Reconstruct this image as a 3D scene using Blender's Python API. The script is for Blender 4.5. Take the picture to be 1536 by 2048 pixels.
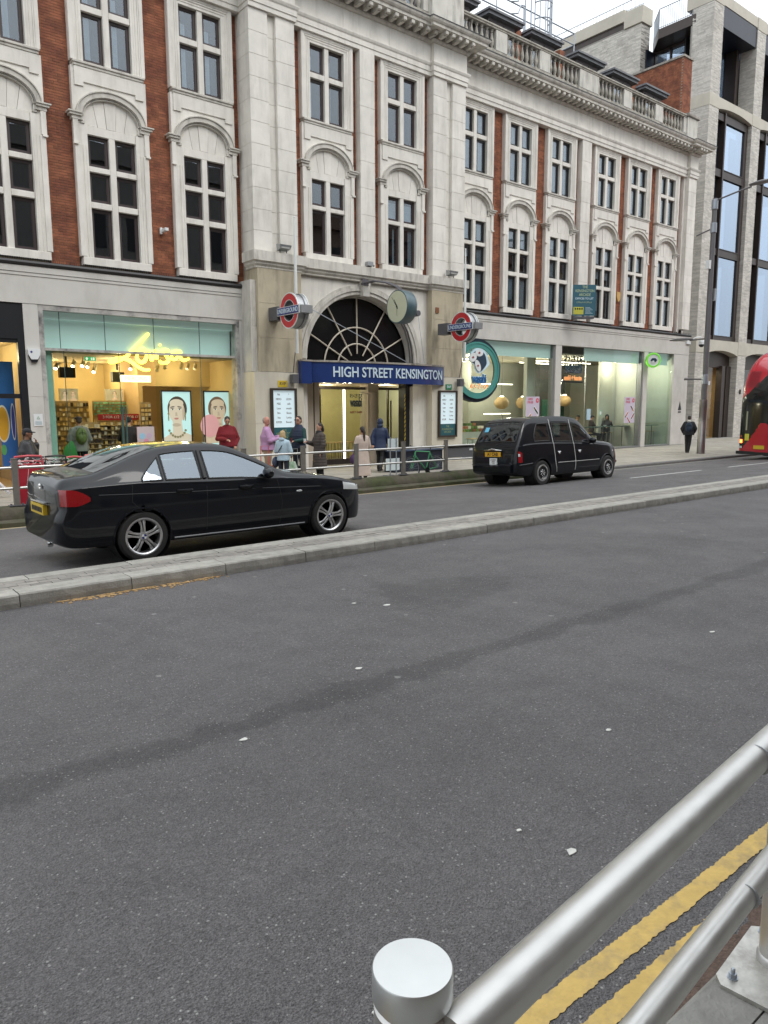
import bpy, bmesh, math, random
from mathutils import Vector, Matrix, noise as mnoise
random.seed(7)
R = math.radians
PI = math.pi
SC = bpy.context.scene
for o in list(bpy.data.objects):
    bpy.data.objects.remove(o, do_unlink=True)
COL = SC.collection

# ------------------------------------------------------------------ camera
CAMZ = 1.88
cam_d = bpy.data.cameras.new('camera')
cam = bpy.data.objects.new('camera', cam_d)
COL.objects.link(cam)
cam_d.sensor_fit = 'HORIZONTAL'
cam_d.sensor_width = 36.0
cam_d.lens = 36.0 * 1479.0 / 1536.0
cam_d.clip_start = 0.05
cam_d.clip_end = 2000.0
_right = Vector((0.77477105, -0.63223199, -0.00354056))
_down = Vector((-0.09219437, -0.10743624, -0.9899281))
_fwd = Vector((0.62548383, 0.76729405, -0.14152672))
_m = Matrix((( _right.x, -_down.x, -_fwd.x, 0.0),
             ( _right.y, -_down.y, -_fwd.y, 0.0),
             ( _right.z, -_down.z, -_fwd.z, CAMZ),
             (0, 0, 0, 1)))
cam.matrix_world = _m
SC.camera = cam

# ------------------------------------------------------------------ world and sun
world = bpy.data.worlds.new('World')
SC.world = world
world.use_nodes = True
wn = world.node_tree.nodes
wl = world.node_tree.links
for n in list(wn):
    wn.remove(n)
w_out = wn.new('ShaderNodeOutputWorld')
w_bg = wn.new('ShaderNodeBackground')
w_sky = wn.new('ShaderNodeTexSky')
w_sky.sky_type = 'NISHITA'
w_sky.sun_disc = False
w_sky.sun_elevation = R(48)
w_sky.sun_rotation = R(160)
w_sky.air_density = 1.0
w_sky.dust_density = 2.5
# overcast dome: brightest overhead, a third as bright at the horizon, faintly mottled
w_tc = wn.new('ShaderNodeTexCoord'); w_sep = wn.new('ShaderNodeSeparateXYZ'); wl.new(w_tc.outputs['Generated'], w_sep.inputs[0])
w_el = wn.new('ShaderNodeMapRange'); w_el.inputs['From Min'].default_value = 0.0; w_el.inputs['From Max'].default_value = 1.0
w_el.inputs['To Min'].default_value = 0.36; w_el.inputs['To Max'].default_value = 1.10
wl.new(w_sep.outputs['Z'], w_el.inputs['Value'])
w_nz = wn.new('ShaderNodeTexNoise'); w_nz.inputs['Scale'].default_value = 2.2; w_nz.inputs['Detail'].default_value = 5.0
wl.new(w_tc.outputs['Generated'], w_nz.inputs['Vector'])
w_nr = wn.new('ShaderNodeMapRange'); w_nr.inputs['From Min'].default_value = 0.3; w_nr.inputs['From Max'].default_value = 0.7
w_nr.inputs['To Min'].default_value = 0.93; w_nr.inputs['To Max'].default_value = 1.07
wl.new(w_nz.outputs['Fac'], w_nr.inputs['Value'])
w_mu = wn.new('ShaderNodeMath'); w_mu.operation = 'MULTIPLY'; wl.new(w_el.outputs[0], w_mu.inputs[0]); wl.new(w_nr.outputs[0], w_mu.inputs[1])
w_vs = wn.new('ShaderNodeVectorMath'); w_vs.operation = 'SCALE'; w_vs.inputs[0].default_value = (12.1, 12.7, 13.2)
wl.new(w_mu.outputs[0], w_vs.inputs['Scale'])
w_mix = wn.new('ShaderNodeMixRGB'); w_mix.inputs['Fac'].default_value = 0.92
wl.new(w_sky.outputs['Color'], w_mix.inputs['Color1']); wl.new(w_vs.outputs[0], w_mix.inputs['Color2'])
wl.new(w_mix.outputs['Color'], w_bg.inputs['Color'])
w_bg.inputs['Strength'].default_value = 0.15
wl.new(w_bg.outputs['Background'], w_out.inputs['Surface'])

sun_d = bpy.data.lights.new('sun', 'SUN')
sun_d.energy = 0.9
sun_d.angle = R(25)
sun_d.color = (1.0, 0.97, 0.93)
sun = bpy.data.objects.new('sun', sun_d)
COL.objects.link(sun)
# the overcast sun stands high behind the camera's side of the street
_sd = Vector((math.sin(R(160)) * math.cos(R(48)), math.cos(R(160)) * math.cos(R(48)), math.sin(R(48))))
sun.rotation_euler = _sd.to_track_quat('Z', 'Y').to_euler()
sun.location = _sd * 60

SC.view_settings.view_transform = 'Standard'
SC.view_settings.look = 'None'
SC.view_settings.gamma = 1.0
SC.view_settings.use_curve_mapping = False
SC.view_settings.exposure = 0.27
SC.render.engine = 'CYCLES'
SC.cycles.max_bounces = 7
SC.cycles.diffuse_bounces = 3
SC.cycles.glossy_bounces = 4
SC.cycles.transmission_bounces = 6
SC.cycles.transparent_max_bounces = 16
SC.cycles.sample_clamp_indirect = 4.0
SC.cycles.caustics_reflective = False
SC.cycles.caustics_refractive = False

# ------------------------------------------------------------------ materials
def nd(nt, kind, **kw):
    n = nt.nodes.new(kind)
    for k, v in kw.items():
        if k in n.inputs:
            n.inputs[k].default_value = v
        else:
            setattr(n, k, v)
    return n

def col4(c):
    return (c[0], c[1], c[2], 1.0)

def mat(name, color, rough=0.6, metal=0.0, var=0.12, vscale=3.0, bump=0.0, bscale=40.0, tone=0.0,
        dark=None, dark_amt=0.0, dscale=1.2, stretch=None, coat=0.0, spec=0.5, rvar=0.0, tint2=None, tint_amt=0.0):
    """principled surface: noise mottling, optional second stain colour, optional per-piece tone"""
    m = bpy.data.materials.new(name)
    m.use_nodes = True
    nt = m.node_tree
    b = nt.nodes['Principled BSDF']
    b.inputs['Roughness'].default_value = rough
    b.inputs['Metallic'].default_value = metal
    b.inputs['Coat Weight'].default_value = coat
    b.inputs['Coat Roughness'].default_value = 0.04
    b.inputs['Specular IOR Level'].default_value = spec
    geo = nd(nt, 'ShaderNodeNewGeometry')
    L = nt.links.new
    cur = None
    rgb = nd(nt, 'ShaderNodeRGB'); rgb.outputs[0].default_value = col4(color)
    cur = rgb.outputs[0]
    if tint2 is not None:
        nz = nd(nt, 'ShaderNodeTexNoise', Scale=vscale * 0.35, Detail=2.0)
        L(geo.outputs['Position'], nz.inputs['Vector'])
        mx = nd(nt, 'ShaderNodeMixRGB'); mx.inputs['Color2'].default_value = col4(tint2)
        mr = nd(nt, 'ShaderNodeMapRange'); mr.inputs['From Min'].default_value = 0.4; mr.inputs['From Max'].default_value = 0.65
        mr.inputs['To Max'].default_value = tint_amt
        L(nz.outputs['Fac'], mr.inputs['Value']); L(mr.outputs['Result'], mx.inputs['Fac'])
        L(cur, mx.inputs['Color1']); cur = mx.outputs['Color']
    if var > 0:
        nz = nd(nt, 'ShaderNodeTexNoise', Scale=vscale, Detail=5.0, Roughness=0.6)
        L(geo.outputs['Position'], nz.inputs['Vector'])
        mr = nd(nt, 'ShaderNodeMapRange'); mr.inputs['From Min'].default_value = 0.25; mr.inputs['From Max'].default_value = 0.75
        mr.inputs['To Min'].default_value = 1 - var; mr.inputs['To Max'].default_value = 1 + var
        L(nz.outputs['Fac'], mr.inputs['Value'])
        vm = nd(nt, 'ShaderNodeVectorMath', operation='SCALE')
        L(cur, vm.inputs[0]); L(mr.outputs['Result'], vm.inputs['Scale']); cur = vm.outputs[0]
    if tone > 0:
        at = nd(nt, 'ShaderNodeAttribute'); at.attribute_name = 'tone'
        oi = nd(nt, 'ShaderNodeObjectInfo')
        ad = nd(nt, 'ShaderNodeMath', operation='ADD'); L(at.outputs['Fac'], ad.inputs[0]); L(oi.outputs['Random'], ad.inputs[1])
        fr = nd(nt, 'ShaderNodeMath', operation='FRACT'); L(ad.outputs[0], fr.inputs[0])
        mr = nd(nt, 'ShaderNodeMapRange'); mr.inputs['To Min'].default_value = 1 - tone; mr.inputs['To Max'].default_value = 1 + tone
        L(fr.outputs[0], mr.inputs['Value'])
        vm = nd(nt, 'ShaderNodeVectorMath', operation='SCALE')
        L(cur, vm.inputs[0]); L(mr.outputs['Result'], vm.inputs['Scale']); cur = vm.outputs[0]
    if dark is not None:
        mp = nd(nt, 'ShaderNodeMapping')
        mp.inputs['Scale'].default_value = stretch or (1, 1, 1)
        L(geo.outputs['Position'], mp.inputs['Vector'])
        nz = nd(nt, 'ShaderNodeTexNoise', Scale=dscale, Detail=6.0, Roughness=0.65)
        L(mp.outputs[0], nz.inputs['Vector'])
        mr = nd(nt, 'ShaderNodeMapRange'); mr.inputs['From Min'].default_value = 0.48; mr.inputs['From Max'].default_value = 0.75
        mr.inputs['To Max'].default_value = dark_amt
        L(nz.outputs['Fac'], mr.inputs['Value'])
        mx = nd(nt, 'ShaderNodeMixRGB'); mx.inputs['Color2'].default_value = col4(dark)
        L(mr.outputs['Result'], mx.inputs['Fac']); L(cur, mx.inputs['Color1']); cur = mx.outputs['Color']
    L(cur, b.inputs['Base Color'])
    if bump > 0:
        nz = nd(nt, 'ShaderNodeTexNoise', Scale=bscale, Detail=4.0)
        L(geo.outputs['Position'], nz.inputs['Vector'])
        bp = nd(nt, 'ShaderNodeBump'); bp.inputs['Strength'].default_value = bump; bp.inputs['Distance'].default_value = 0.01
        L(nz.outputs['Fac'], bp.inputs['Height']); L(bp.outputs[0], b.inputs['Normal'])
    if rvar > 0:
        nz = nd(nt, 'ShaderNodeTexNoise', Scale=vscale * 1.7, Detail=4.0)
        L(geo.outputs['Position'], nz.inputs['Vector'])
        mr = nd(nt, 'ShaderNodeMapRange'); mr.inputs['From Min'].default_value = 0.3; mr.inputs['From Max'].default_value = 0.7
        mr.inputs['To Min'].default_value = max(0, rough - rvar); mr.inputs['To Max'].default_value = rough + rvar
        L(nz.outputs['Fac'], mr.inputs['Value']); L(mr.outputs['Result'], b.inputs['Roughness'])
    return m

def glass(name, tint=(0.85, 0.92, 0.9), ior=1.5, gain=1.8, rough=0.0, base=0.02, refl=(0.92, 0.96, 1.0), alpha=1.0):
    """thin pane: part clear (tinted), part mirror by angle"""
    m = bpy.data.materials.new(name)
    m.use_nodes = True
    nt = m.node_tree
    nt.nodes.remove(nt.nodes['Principled BSDF'])
    out = nt.nodes['Material Output']
    lw = nd(nt, 'ShaderNodeLayerWeight', Blend=0.5); fr = nd(nt, 'ShaderNodeMath', operation='POWER'); fr.inputs[1].default_value = 4.0
    nt.links.new(lw.outputs['Facing'], fr.inputs[0])
    mu = nd(nt, 'ShaderNodeMath', operation='MULTIPLY_ADD'); mu.use_clamp = True
    mu.inputs[1].default_value = gain; mu.inputs[2].default_value = base
    tr = nd(nt, 'ShaderNodeBsdfTransparent'); tr.inputs['Color'].default_value = col4(tint)
    gl = nd(nt, 'ShaderNodeBsdfGlossy'); gl.inputs['Roughness'].default_value = rough; gl.inputs['Color'].default_value = col4(refl)
    geo = nd(nt, 'ShaderNodeNewGeometry')
    nz = nd(nt, 'ShaderNodeTexNoise', Scale=1.3, Detail=1.0)
    nt.links.new(geo.outputs['Position'], nz.inputs['Vector'])
    bp = nd(nt, 'ShaderNodeBump'); bp.inputs['Strength'].default_value = 0.05; bp.inputs['Distance'].default_value = 0.02
    nt.links.new(nz.outputs['Fac'], bp.inputs['Height']); nt.links.new(bp.outputs[0], gl.inputs['Normal'])
    ms = nd(nt, 'ShaderNodeMixShader')
    L = nt.links.new
    L(fr.outputs[0], mu.inputs[0]); L(mu.outputs[0], ms.inputs[0]); L(tr.outputs[0], ms.inputs[1]); L(gl.outputs[0], ms.inputs[2])
    L(ms.outputs[0], out.inputs['Surface'])
    return m

def emit(name, color, strength):
    m = bpy.data.materials.new(name)
    m.use_nodes = True
    nt = m.node_tree
    b = nt.nodes['Principled BSDF']
    b.inputs['Base Color'].default_value = col4(color)
    b.inputs['Emission Color'].default_value = col4(color)
    b.inputs['Emission Strength'].default_value = strength
    b.inputs['Roughness'].default_value = 0.4
    return m

# ------------------------------------------------------------------ mesh building
class MB:
    def __init__(self):
        self.v = []; self.f = []; self.t = []; self.mi = []
        self.cur = 0.0; self.m = 0
    def add(self, vs, fs):
        o = len(self.v)
        self.v.extend([tuple(p) for p in vs])
        for f in fs:
            self.f.append(tuple(i + o for i in f)); self.t.append(self.cur); self.mi.append(self.m)
        return self
    def box(self, x0, x1, y0, y1, z0, z1):
        vs = [(x0, y0, z0), (x1, y0, z0), (x1, y1, z0), (x0, y1, z0), (x0, y0, z1), (x1, y0, z1), (x1, y1, z1), (x0, y1, z1)]
        return self.add(vs, [(0, 3, 2, 1), (4, 5, 6, 7), (0, 1, 5, 4), (1, 2, 6, 5), (2, 3, 7, 6), (3, 0, 4, 7)])
    def bbox(self, x0, x1, y0, y1, z0, z1, b=0.01):
        """box whose front (low y) edges are chamfered"""
        vs = [(x0, y0 + b, z0), (x1, y0 + b, z0), (x1, y0 + b, z1), (x0, y0 + b, z1),
              (x0 + b, y0, z0 + b), (x1 - b, y0, z0 + b), (x1 - b, y0, z1 - b), (x0 + b, y0, z1 - b),
              (x0, y1, z0), (x1, y1, z0), (x1, y1, z1), (x0, y1, z1)]
        return self.add(vs, [(4, 5, 6, 7), (0, 1, 5, 4), (1, 2, 6, 5), (2, 3, 7, 6), (3, 0, 4, 7),
                             (8, 9, 1, 0), (9, 10, 2, 1), (10, 11, 3, 2), (11, 8, 0, 3), (9, 8, 11, 10)])
    def poly(self, pts, axis, a, b):
        """2D polygon extruded along axis from a to b"""
        n = len(pts)
        def P(u, w, d):
            return {'x': (d, u, w), 'y': (u, d, w), 'z': (u, w, d)}[axis]
        vs = [P(u, w, a) for u, w in pts] + [P(u, w, b) for u, w in pts]
        fs = [tuple(range(n - 1, -1, -1)), tuple(range(n, 2 * n))]
        fs += [(i, (i + 1) % n, (i + 1) % n + n, i + n) for i in range(n)]
        return self.add(vs, fs)
    def ring(self, inner, outer, axis, a, b, closed=True):
        """strip between two equal-length 2D polylines, extruded"""
        n = len(inner)
        def P(u, w, d):
            return {'x': (d, u, w), 'y': (u, d, w), 'z': (u, w, d)}[axis]
        vs = [P(*p, a) for p in inner] + [P(*p, a) for p in outer] + [P(*p, b) for p in inner] + [P(*p, b) for p in outer]
        fs = []
        for i in range(n if closed else n - 1):
            j = (i + 1) % n
            fs += [(i, j, n + j, n + i), (2 * n + i, 3 * n + i, 3 * n + j, 2 * n + j),
                   (i, 2 * n + i, 2 * n + j, j), (n + i, n + j, 3 * n + j, 3 * n + i)]
        if not closed:
            fs += [(0, n, 3 * n, 2 * n), (n - 1, 3 * n - 1, 4 * n - 1, 2 * n - 1)]
        return self.add(vs, fs)
    def tube(self, pts, r, n=8, caps=True):
        pts = [Vector(p) for p in pts]
        k = len(pts)
        rr = r if isinstance(r, (list, tuple)) else [r] * k
        vs = []
        up = Vector((0, 0, 1))
        prev = None
        for i, p in enumerate(pts):
            d = (pts[min(i + 1, k - 1)] - pts[max(i - 1, 0)])
            if d.length < 1e-9: d = Vector((0, 0, 1))
            d.normalize()
            if prev is None:
                a = d.cross(up)
                if a.length < 0.05: a = d.cross(Vector((1, 0, 0)))
            else:
                a = prev - d * prev.dot(d)
                if a.length < 1e-4: a = d.cross(up)
            a.normalize(); prev = a
            b = d.cross(a)
            for j in range(n):
                t = 2 * PI * j / n
                vs.append(p + (a * math.cos(t) + b * math.sin(t)) * rr[i])
        fs = []
        for i in range(k - 1):
            for j in range(n):
                fs.append((i * n + j, i * n + (j + 1) % n, (i + 1) * n + (j + 1) % n, (i + 1) * n + j))
        if caps:
            fs.append(tuple(range(n - 1, -1, -1))); fs.append(tuple(range((k - 1) * n, k * n)))
        return self.add(vs, fs)
    def loft(self, rings, closed=True, cap0=True, cap1=True):
        n = len(rings[0])
        vs = [p for r in rings for p in r]
        fs = []
        for i in range(len(rings) - 1):
            for j in range(n if closed else n - 1):
                fs.append((i * n + j, i * n + (j + 1) % n, (i + 1) * n + (j + 1) % n, (i + 1) * n + j))
        if cap0: fs.append(tuple(range(n - 1, -1, -1)))
        if cap1: fs.append(tuple(range((len(rings) - 1) * n, len(rings) * n)))
        return self.add(vs, fs)
    def lathe(self, prof, c=(0, 0, 0), axis='z', n=24):
        """prof: (radius, height) pairs along axis"""
        rings = []
        for r, h in prof:
            ring = []
            for j in range(n):
                t = 2 * PI * j / n
                u, w = r * math.cos(t), r * math.sin(t)
                p = {'z': (u, w, h), 'y': (u, h, w), 'x': (h, u, w)}[axis]
                ring.append((p[0] + c[0], p[1] + c[1], p[2] + c[2]))
            rings.append(ring)
        return self.loft(rings)
    def ball(self, c, r, n=12, m=8):
        if not isinstance(r, (tuple, list)): r = (r, r, r)
        rings = []
        for i in range(m + 1):
            a = PI * i / m
            s = max(math.sin(a), 0.02)
            rings.append([(c[0] + r[0] * s * math.cos(2 * PI * j / n), c[1] + r[1] * s * math.sin(2 * PI * j / n), c[2] - r[2] * math.cos(a)) for j in range(n)])
        return self.loft(rings)
    def xf(self, M, start=0):
        self.v[start:] = [tuple(M @ Vector(p)) for p in self.v[start:]]
        return self
    def mesh(self, name, smooth=False):
        me = bpy.data.meshes.new(name)
        me.from_pydata(self.v, [], self.f)
        if any(self.t):
            at = me.attributes.new('tone', 'FLOAT', 'FACE')
            at.data.foreach_set('value', self.t)
        if any(self.mi):
            me.polygons.foreach_set('material_index', self.mi)
        bm = bmesh.new(); bm.from_mesh(me)
        bmesh.ops.recalc_face_normals(bm, faces=bm.faces)
        bm.to_mesh(me); bm.free()
        if smooth:
            me.polygons.foreach_set('use_smooth', [True] * len(me.polygons))
            me.set_sharp_from_angle(angle=R(38))
        me.update()
        return me
    def build(self, name, m, parent=None, smooth=False, loc=None, label=None, kind=None):
        return put(name, self.mesh(name, smooth), m, parent, loc, label, kind)

def put(name, me, m, parent=None, loc=None, label=None, kind=None):
    o = bpy.data.objects.new(name, me)
    if m is not None and len(me.materials) == 0:
        for mm in (m if isinstance(m, (list, tuple)) else [m]):
            me.materials.append(mm)
    COL.objects.link(o)
    if loc is not None: o.location = loc
    if parent is not None:
        o.parent = parent
        if parent.type == 'EMPTY' and not parent.get('_local'):
            o.matrix_parent_inverse = Matrix.Translation(-parent.location)
    if label: o['label'] = label
    if kind: o['kind'] = kind
    return o

def thing(name, label, cat, loc=(0, 0, 0), rz=0.0, group=None, local=True, rx=0.0):
    """Empty at the thing's base. local=True: part meshes are in the thing's own axes"""
    o = bpy.data.objects.new(name, None)
    COL.objects.link(o)
    o.location = loc; o.rotation_euler = (rx, 0, rz)
    o.empty_display_size = 0.2
    o['label'] = label; o['category'] = cat
    if group: o['group'] = group
    if local: o['_local'] = 1
    return o

def tag(o, label, cat, group=None):
    o['label'] = label; o['category'] = cat
    if group: o['group'] = group
    return o

def dup(root, loc, rz=0.0, label=None, group=None, scale=None):
    r = root.copy(); COL.objects.link(r)
    r.location = loc; r.rotation_euler = (0, 0, rz)
    if scale: r.scale = scale
    if label: r['label'] = label
    if group: r['group'] = group
    for ch in list(root.children):
        c = ch.copy(); COL.objects.link(c); c.parent = r
        for g in list(ch.children):
            d = g.copy(); COL.objects.link(d); d.parent = c
    return r

def inst(o, parent, loc=None, name=None):
    """another piece sharing the mesh of part o, with its sub-parts"""
    c = o.copy(); COL.objects.link(c)
    if loc is not None: c.location = loc
    c.parent = parent
    for g in list(o.children):
        d = g.copy(); COL.objects.link(d); d.parent = c
    return c

def text_obj(name, s, size, m, parent, depth=0.01, loc=(0, 0, 0), rot=(PI / 2, 0, 0), bold=0.0, align='CENTER', sx=1.0, spacing=1.0, bend=None, label=None, shear=0.0):
    cu = bpy.data.curves.new(name, 'FONT')
    cu.body = s; cu.size = size; cu.extrude = depth; cu.offset = bold
    cu.align_x = align; cu.align_y = 'CENTER'; cu.space_character = spacing; cu.shear = shear
    cu.resolution_u = 3
    ob = bpy.data.objects.new(name + '_c', cu)
    COL.objects.link(ob)
    dg = bpy.context.evaluated_depsgraph_get()
    me = bpy.data.meshes.new_from_object(ob.evaluated_get(dg))
    bpy.data.objects.remove(ob, do_unlink=True)
    bpy.data.curves.remove(cu)
    me.name = name
    Mx = Matrix.Translation(loc) @ Matrix.Rotation(rot[2], 4, 'Z') @ Matrix.Rotation(rot[0], 4, 'X') @ Matrix.Diagonal((sx, 1, 1, 1))
    if bend is None:
        me.transform(Mx)
    else:
        for v in me.vertices:
            v.co = bend(v.co.x * sx, v.co.y, v.co.z)
    me.materials.clear()
    return put(name, me, m, parent, None, label)
# ================================================================== MATERIALS
def asphalt(name, strip=False):
    m = bpy.data.materials.new(name); m.use_nodes = True
    nt = m.node_tree; b = nt.nodes['Principled BSDF']; L = nt.links.new
    geo = nd(nt, 'ShaderNodeNewGeometry')
    def noise(scale, detail=4.0, rough=0.6):
        n = nd(nt, 'ShaderNodeTexNoise', Scale=scale, Detail=detail, Roughness=rough)
        L(geo.outputs['Position'], n.inputs['Vector']); return n.outputs['Fac']
    def rng(src, a, c, lo, hi):
        r = nd(nt, 'ShaderNodeMapRange')
        r.inputs['From Min'].default_value = a; r.inputs['From Max'].default_value = c
        r.inputs['To Min'].default_value = lo; r.inputs['To Max'].default_value = hi
        L(src, r.inputs['Value']); return r.outputs['Result']
    def mul(a, c):
        n = nd(nt, 'ShaderNodeMath', operation='MULTIPLY'); L(a, n.inputs[0])
        if isinstance(c, float): n.inputs[1].default_value = c
        else: L(c, n.inputs[1])
        return n.outputs[0]
    big = rng(noise(0.45, 3.0), 0.3, 0.7, 0.86, 1.12)
    mid = rng(noise(5.0, 5.0), 0.3, 0.7, 0.90, 1.10)
    grit = mul(rng(noise(95.0, 4.0, 0.85), 0.32, 0.68, 0.36, 1.66), rng(noise(30.0, 3.0, 0.8), 0.30, 0.70, 0.74, 1.30))
    tone = mul(mul(big, mid), grit)
    if strip:
        sp = nd(nt, 'ShaderNodeSeparateXYZ'); L(geo.outputs['Position'], sp.inputs[0])
        # dark resealed strip along the lane
        wob = rng(noise(1.6, 5.0, .75), 0.3, 0.7, -0.11, 0.11)
        ad = nd(nt, 'ShaderNodeMath', operation='ADD'); L(sp.outputs['Y'], ad.inputs[0]); L(wob, ad.inputs[1])
        su = nd(nt, 'ShaderNodeMath', operation='SUBTRACT'); L(ad.outputs[0], su.inputs[0]); su.inputs[1].default_value = 3.80
        ab = nd(nt, 'ShaderNodeMath', operation='ABSOLUTE'); L(su.outputs[0], ab.inputs[0])
        k = rng(ab.outputs[0], 0.08, 0.16, 0.70, 1.0)
        tone = mul(tone, k)
        # old oil stain
        vs = nd(nt, 'ShaderNodeVectorMath', operation='SUBTRACT'); L(geo.outputs['Position'], vs.inputs[0]); vs.inputs[1].default_value = (5.15, 5.35, 0)
        mp = nd(nt, 'ShaderNodeVectorMath', operation='MULTIPLY'); L(vs.outputs[0], mp.inputs[0]); mp.inputs[1].default_value = (0.85, 1.5, 0)
        ln = nd(nt, 'ShaderNodeVectorMath', operation='LENGTH'); L(mp.outputs[0], ln.inputs[0])
        ad2 = nd(nt, 'ShaderNodeMath', operation='ADD'); L(ln.outputs['Value'], ad2.inputs[0]); L(rng(noise(2.2, 5.0), 0.3, 0.7, -0.6, 0.6), ad2.inputs[1])
        tone = mul(tone, rng(ad2.outputs[0], 0.55, 0.85, 0.80, 1.0))
    base = nd(nt, 'ShaderNodeRGB'); base.outputs[0].default_value = (0.104, 0.0975, 0.098, 1)
    sc = nd(nt, 'ShaderNodeVectorMath', operation='SCALE'); L(base.outputs[0], sc.inputs[0]); L(tone, sc.inputs['Scale'])
    # pale chips
    vo = nd(nt, 'ShaderNodeTexVoronoi', Scale=60.0); L(geo.outputs['Position'], vo.inputs['Vector'])
    cl = nd(nt, 'ShaderNodeSeparateColor'); L(vo.outputs['Color'], cl.inputs[0])
    pick = rng(cl.outputs[0], 0.84, 0.95, 0.0, 1.0)
    near = rng(vo.outputs['Distance'], 0.20, 0.36, 1.0, 0.0)
    f = mul(mul(pick, near), 0.6)
    mx = nd(nt, 'ShaderNodeMixRGB'); mx.inputs['Color2'].default_value = (0.42, 0.41, 0.39, 1)
    L(f, mx.inputs['Fac']); L(sc.outputs[0], mx.inputs['Color1'])
    # trodden chewing gum
    vo2 = nd(nt, 'ShaderNodeTexVoronoi', Scale=2.6); L(geo.outputs['Position'], vo2.inputs['Vector'])
    cl2 = nd(nt, 'ShaderNodeSeparateColor'); L(vo2.outputs['Color'], cl2.inputs[0])
    ad3 = nd(nt, 'ShaderNodeMath', operation='ADD'); L(vo2.outputs['Distance'], ad3.inputs[0]); L(rng(noise(60.0, 2.0), 0.3, 0.7, -0.03, 0.03), ad3.inputs[1])
    g = mul(mul(rng(ad3.outputs[0], 0.05, 0.07, 1.0, 0.0), rng(cl2.outputs[1], 0.55, 0.6, 0.0, 1.0)), 0.55)
    mx2 = nd(nt, 'ShaderNodeMixRGB'); mx2.inputs['Color2'].default_value = (0.33, 0.325, 0.31, 1)
    L(g, mx2.inputs['Fac']); L(mx.outputs['Color'], mx2.inputs['Color1'])
    L(mx2.outputs['Color'], b.inputs['Base Color'])
    L(rng(noise(1.2, 4.0), 0.3, 0.7, 0.62, 0.88), b.inputs['Roughness'])
    b.inputs['Specular IOR Level'].default_value = 0.45
    bp = nd(nt, 'ShaderNodeBump'); bp.inputs['Strength'].default_value = 0.9; bp.inputs['Distance'].default_value = 0.010
    hv = nd(nt, 'ShaderNodeTexVoronoi', Scale=120.0); L(geo.outputs['Position'], hv.inputs['Vector'])
    L(hv.outputs['Distance'], bp.inputs['Height']); L(bp.outputs[0], b.inputs['Normal'])
    return m

M_road = asphalt('asphalt', True)
M_road2 = asphalt('asphalt_far')
M_kerb = mat('granite_kerb', (0.315, 0.30, 0.265), 0.85, var=0.20, vscale=9, bump=0.6, bscale=60, tone=0.08, dark=(0.10, 0.10, 0.09), dark_amt=0.45, dscale=3)
M_paver = mat('block_paving', (0.245, 0.225, 0.20), 0.88, var=0.18, vscale=12, bump=0.5, bscale=70, tone=0.16, dark=(0.10, 0.10, 0.09), dark_amt=0.4, dscale=4)
M_slab = mat('york_slab', (0.30, 0.275, 0.235), 0.82, var=0.12, vscale=5, bump=0.25, bscale=40, tone=0.07, dark=(0.15, 0.14, 0.125), dark_amt=0.5, dscale=1.1)
M_conc = mat('concrete_path', (0.23, 0.225, 0.205), 0.85, var=0.2, vscale=14, bump=0.6, bscale=55, dark=(0.11, 0.10, 0.09), dark_amt=0.5, dscale=3)
M_moss = mat('mossy_stone', (0.070, 0.060, 0.042), 0.95, var=0.3, vscale=9, bump=1.0, bscale=50, tint2=(0.042, 0.052, 0.016), tint_amt=0.9)
M_yel = mat('yellow_paint', (0.50, 0.34, 0.10), 0.75, var=0.13, vscale=16, bump=0.5, bscale=45, dark=(0.13, 0.12, 0.10), dark_amt=0.6, dscale=9)
M_wht = mat('white_paint', (0.62, 0.62, 0.60), 0.7, var=0.15, vscale=14, dark=(0.12, 0.12, 0.12), dark_amt=0.6, dscale=6)
M_sand = mat('orange_sand', (0.42, 0.27, 0.12), 0.95, var=0.35, vscale=35, bump=0.8, bscale=90)
M_grit = mat('brown_grit', (0.10, 0.065, 0.05), 0.95, var=0.4, vscale=40, bump=1.0, bscale=90)

# ================================================================== GROUND
def sheet(name, prof, x0, x1, m, step=None):
    b = MB()
    n = len(prof)
    xs = [x0, x1] if step is None else [x0 + (x1 - x0) * i / step for i in range(step + 1)]
    vs = [(x, y, z) for x in xs for y, z in prof]
    fs = [(i * n + j, (i + 1) * n + j, (i + 1) * n + j + 1, i * n + j + 1) for i in range(len(xs) - 1) for j in range(n - 1)]
    b.add(vs, fs)
    o = b.build(name, m); o['kind'] = 'structure'
    return o

XL, XR = -60.0, 220.0
ground = MB(); ground.box(-400, 600, -300, 600, -1.2, -0.6)
g = ground.build('ground', M_conc); g['kind'] = 'structure'
road_near = sheet('road', [(0.98, -0.2), (0.98, 0.0), (3.0, 0.0), (7.52, 0.0), (7.52, -0.2)], XL, XR, M_road)
def zfar(y):
    return 0.0 if y < 9.4 else -0.36 * (y - 9.4) / 5.7
road_far = sheet('road', [(8.30, -0.2), (8.30, 0.0), (9.4, 0.0), (11.0, zfar(11.0)), (13.0, zfar(13.0)), (15.3, zfar(15.3)), (15.3, -0.6)], XL, XR, M_road2)
# side street beyond the last building is not in view; the carriageway runs on

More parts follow.
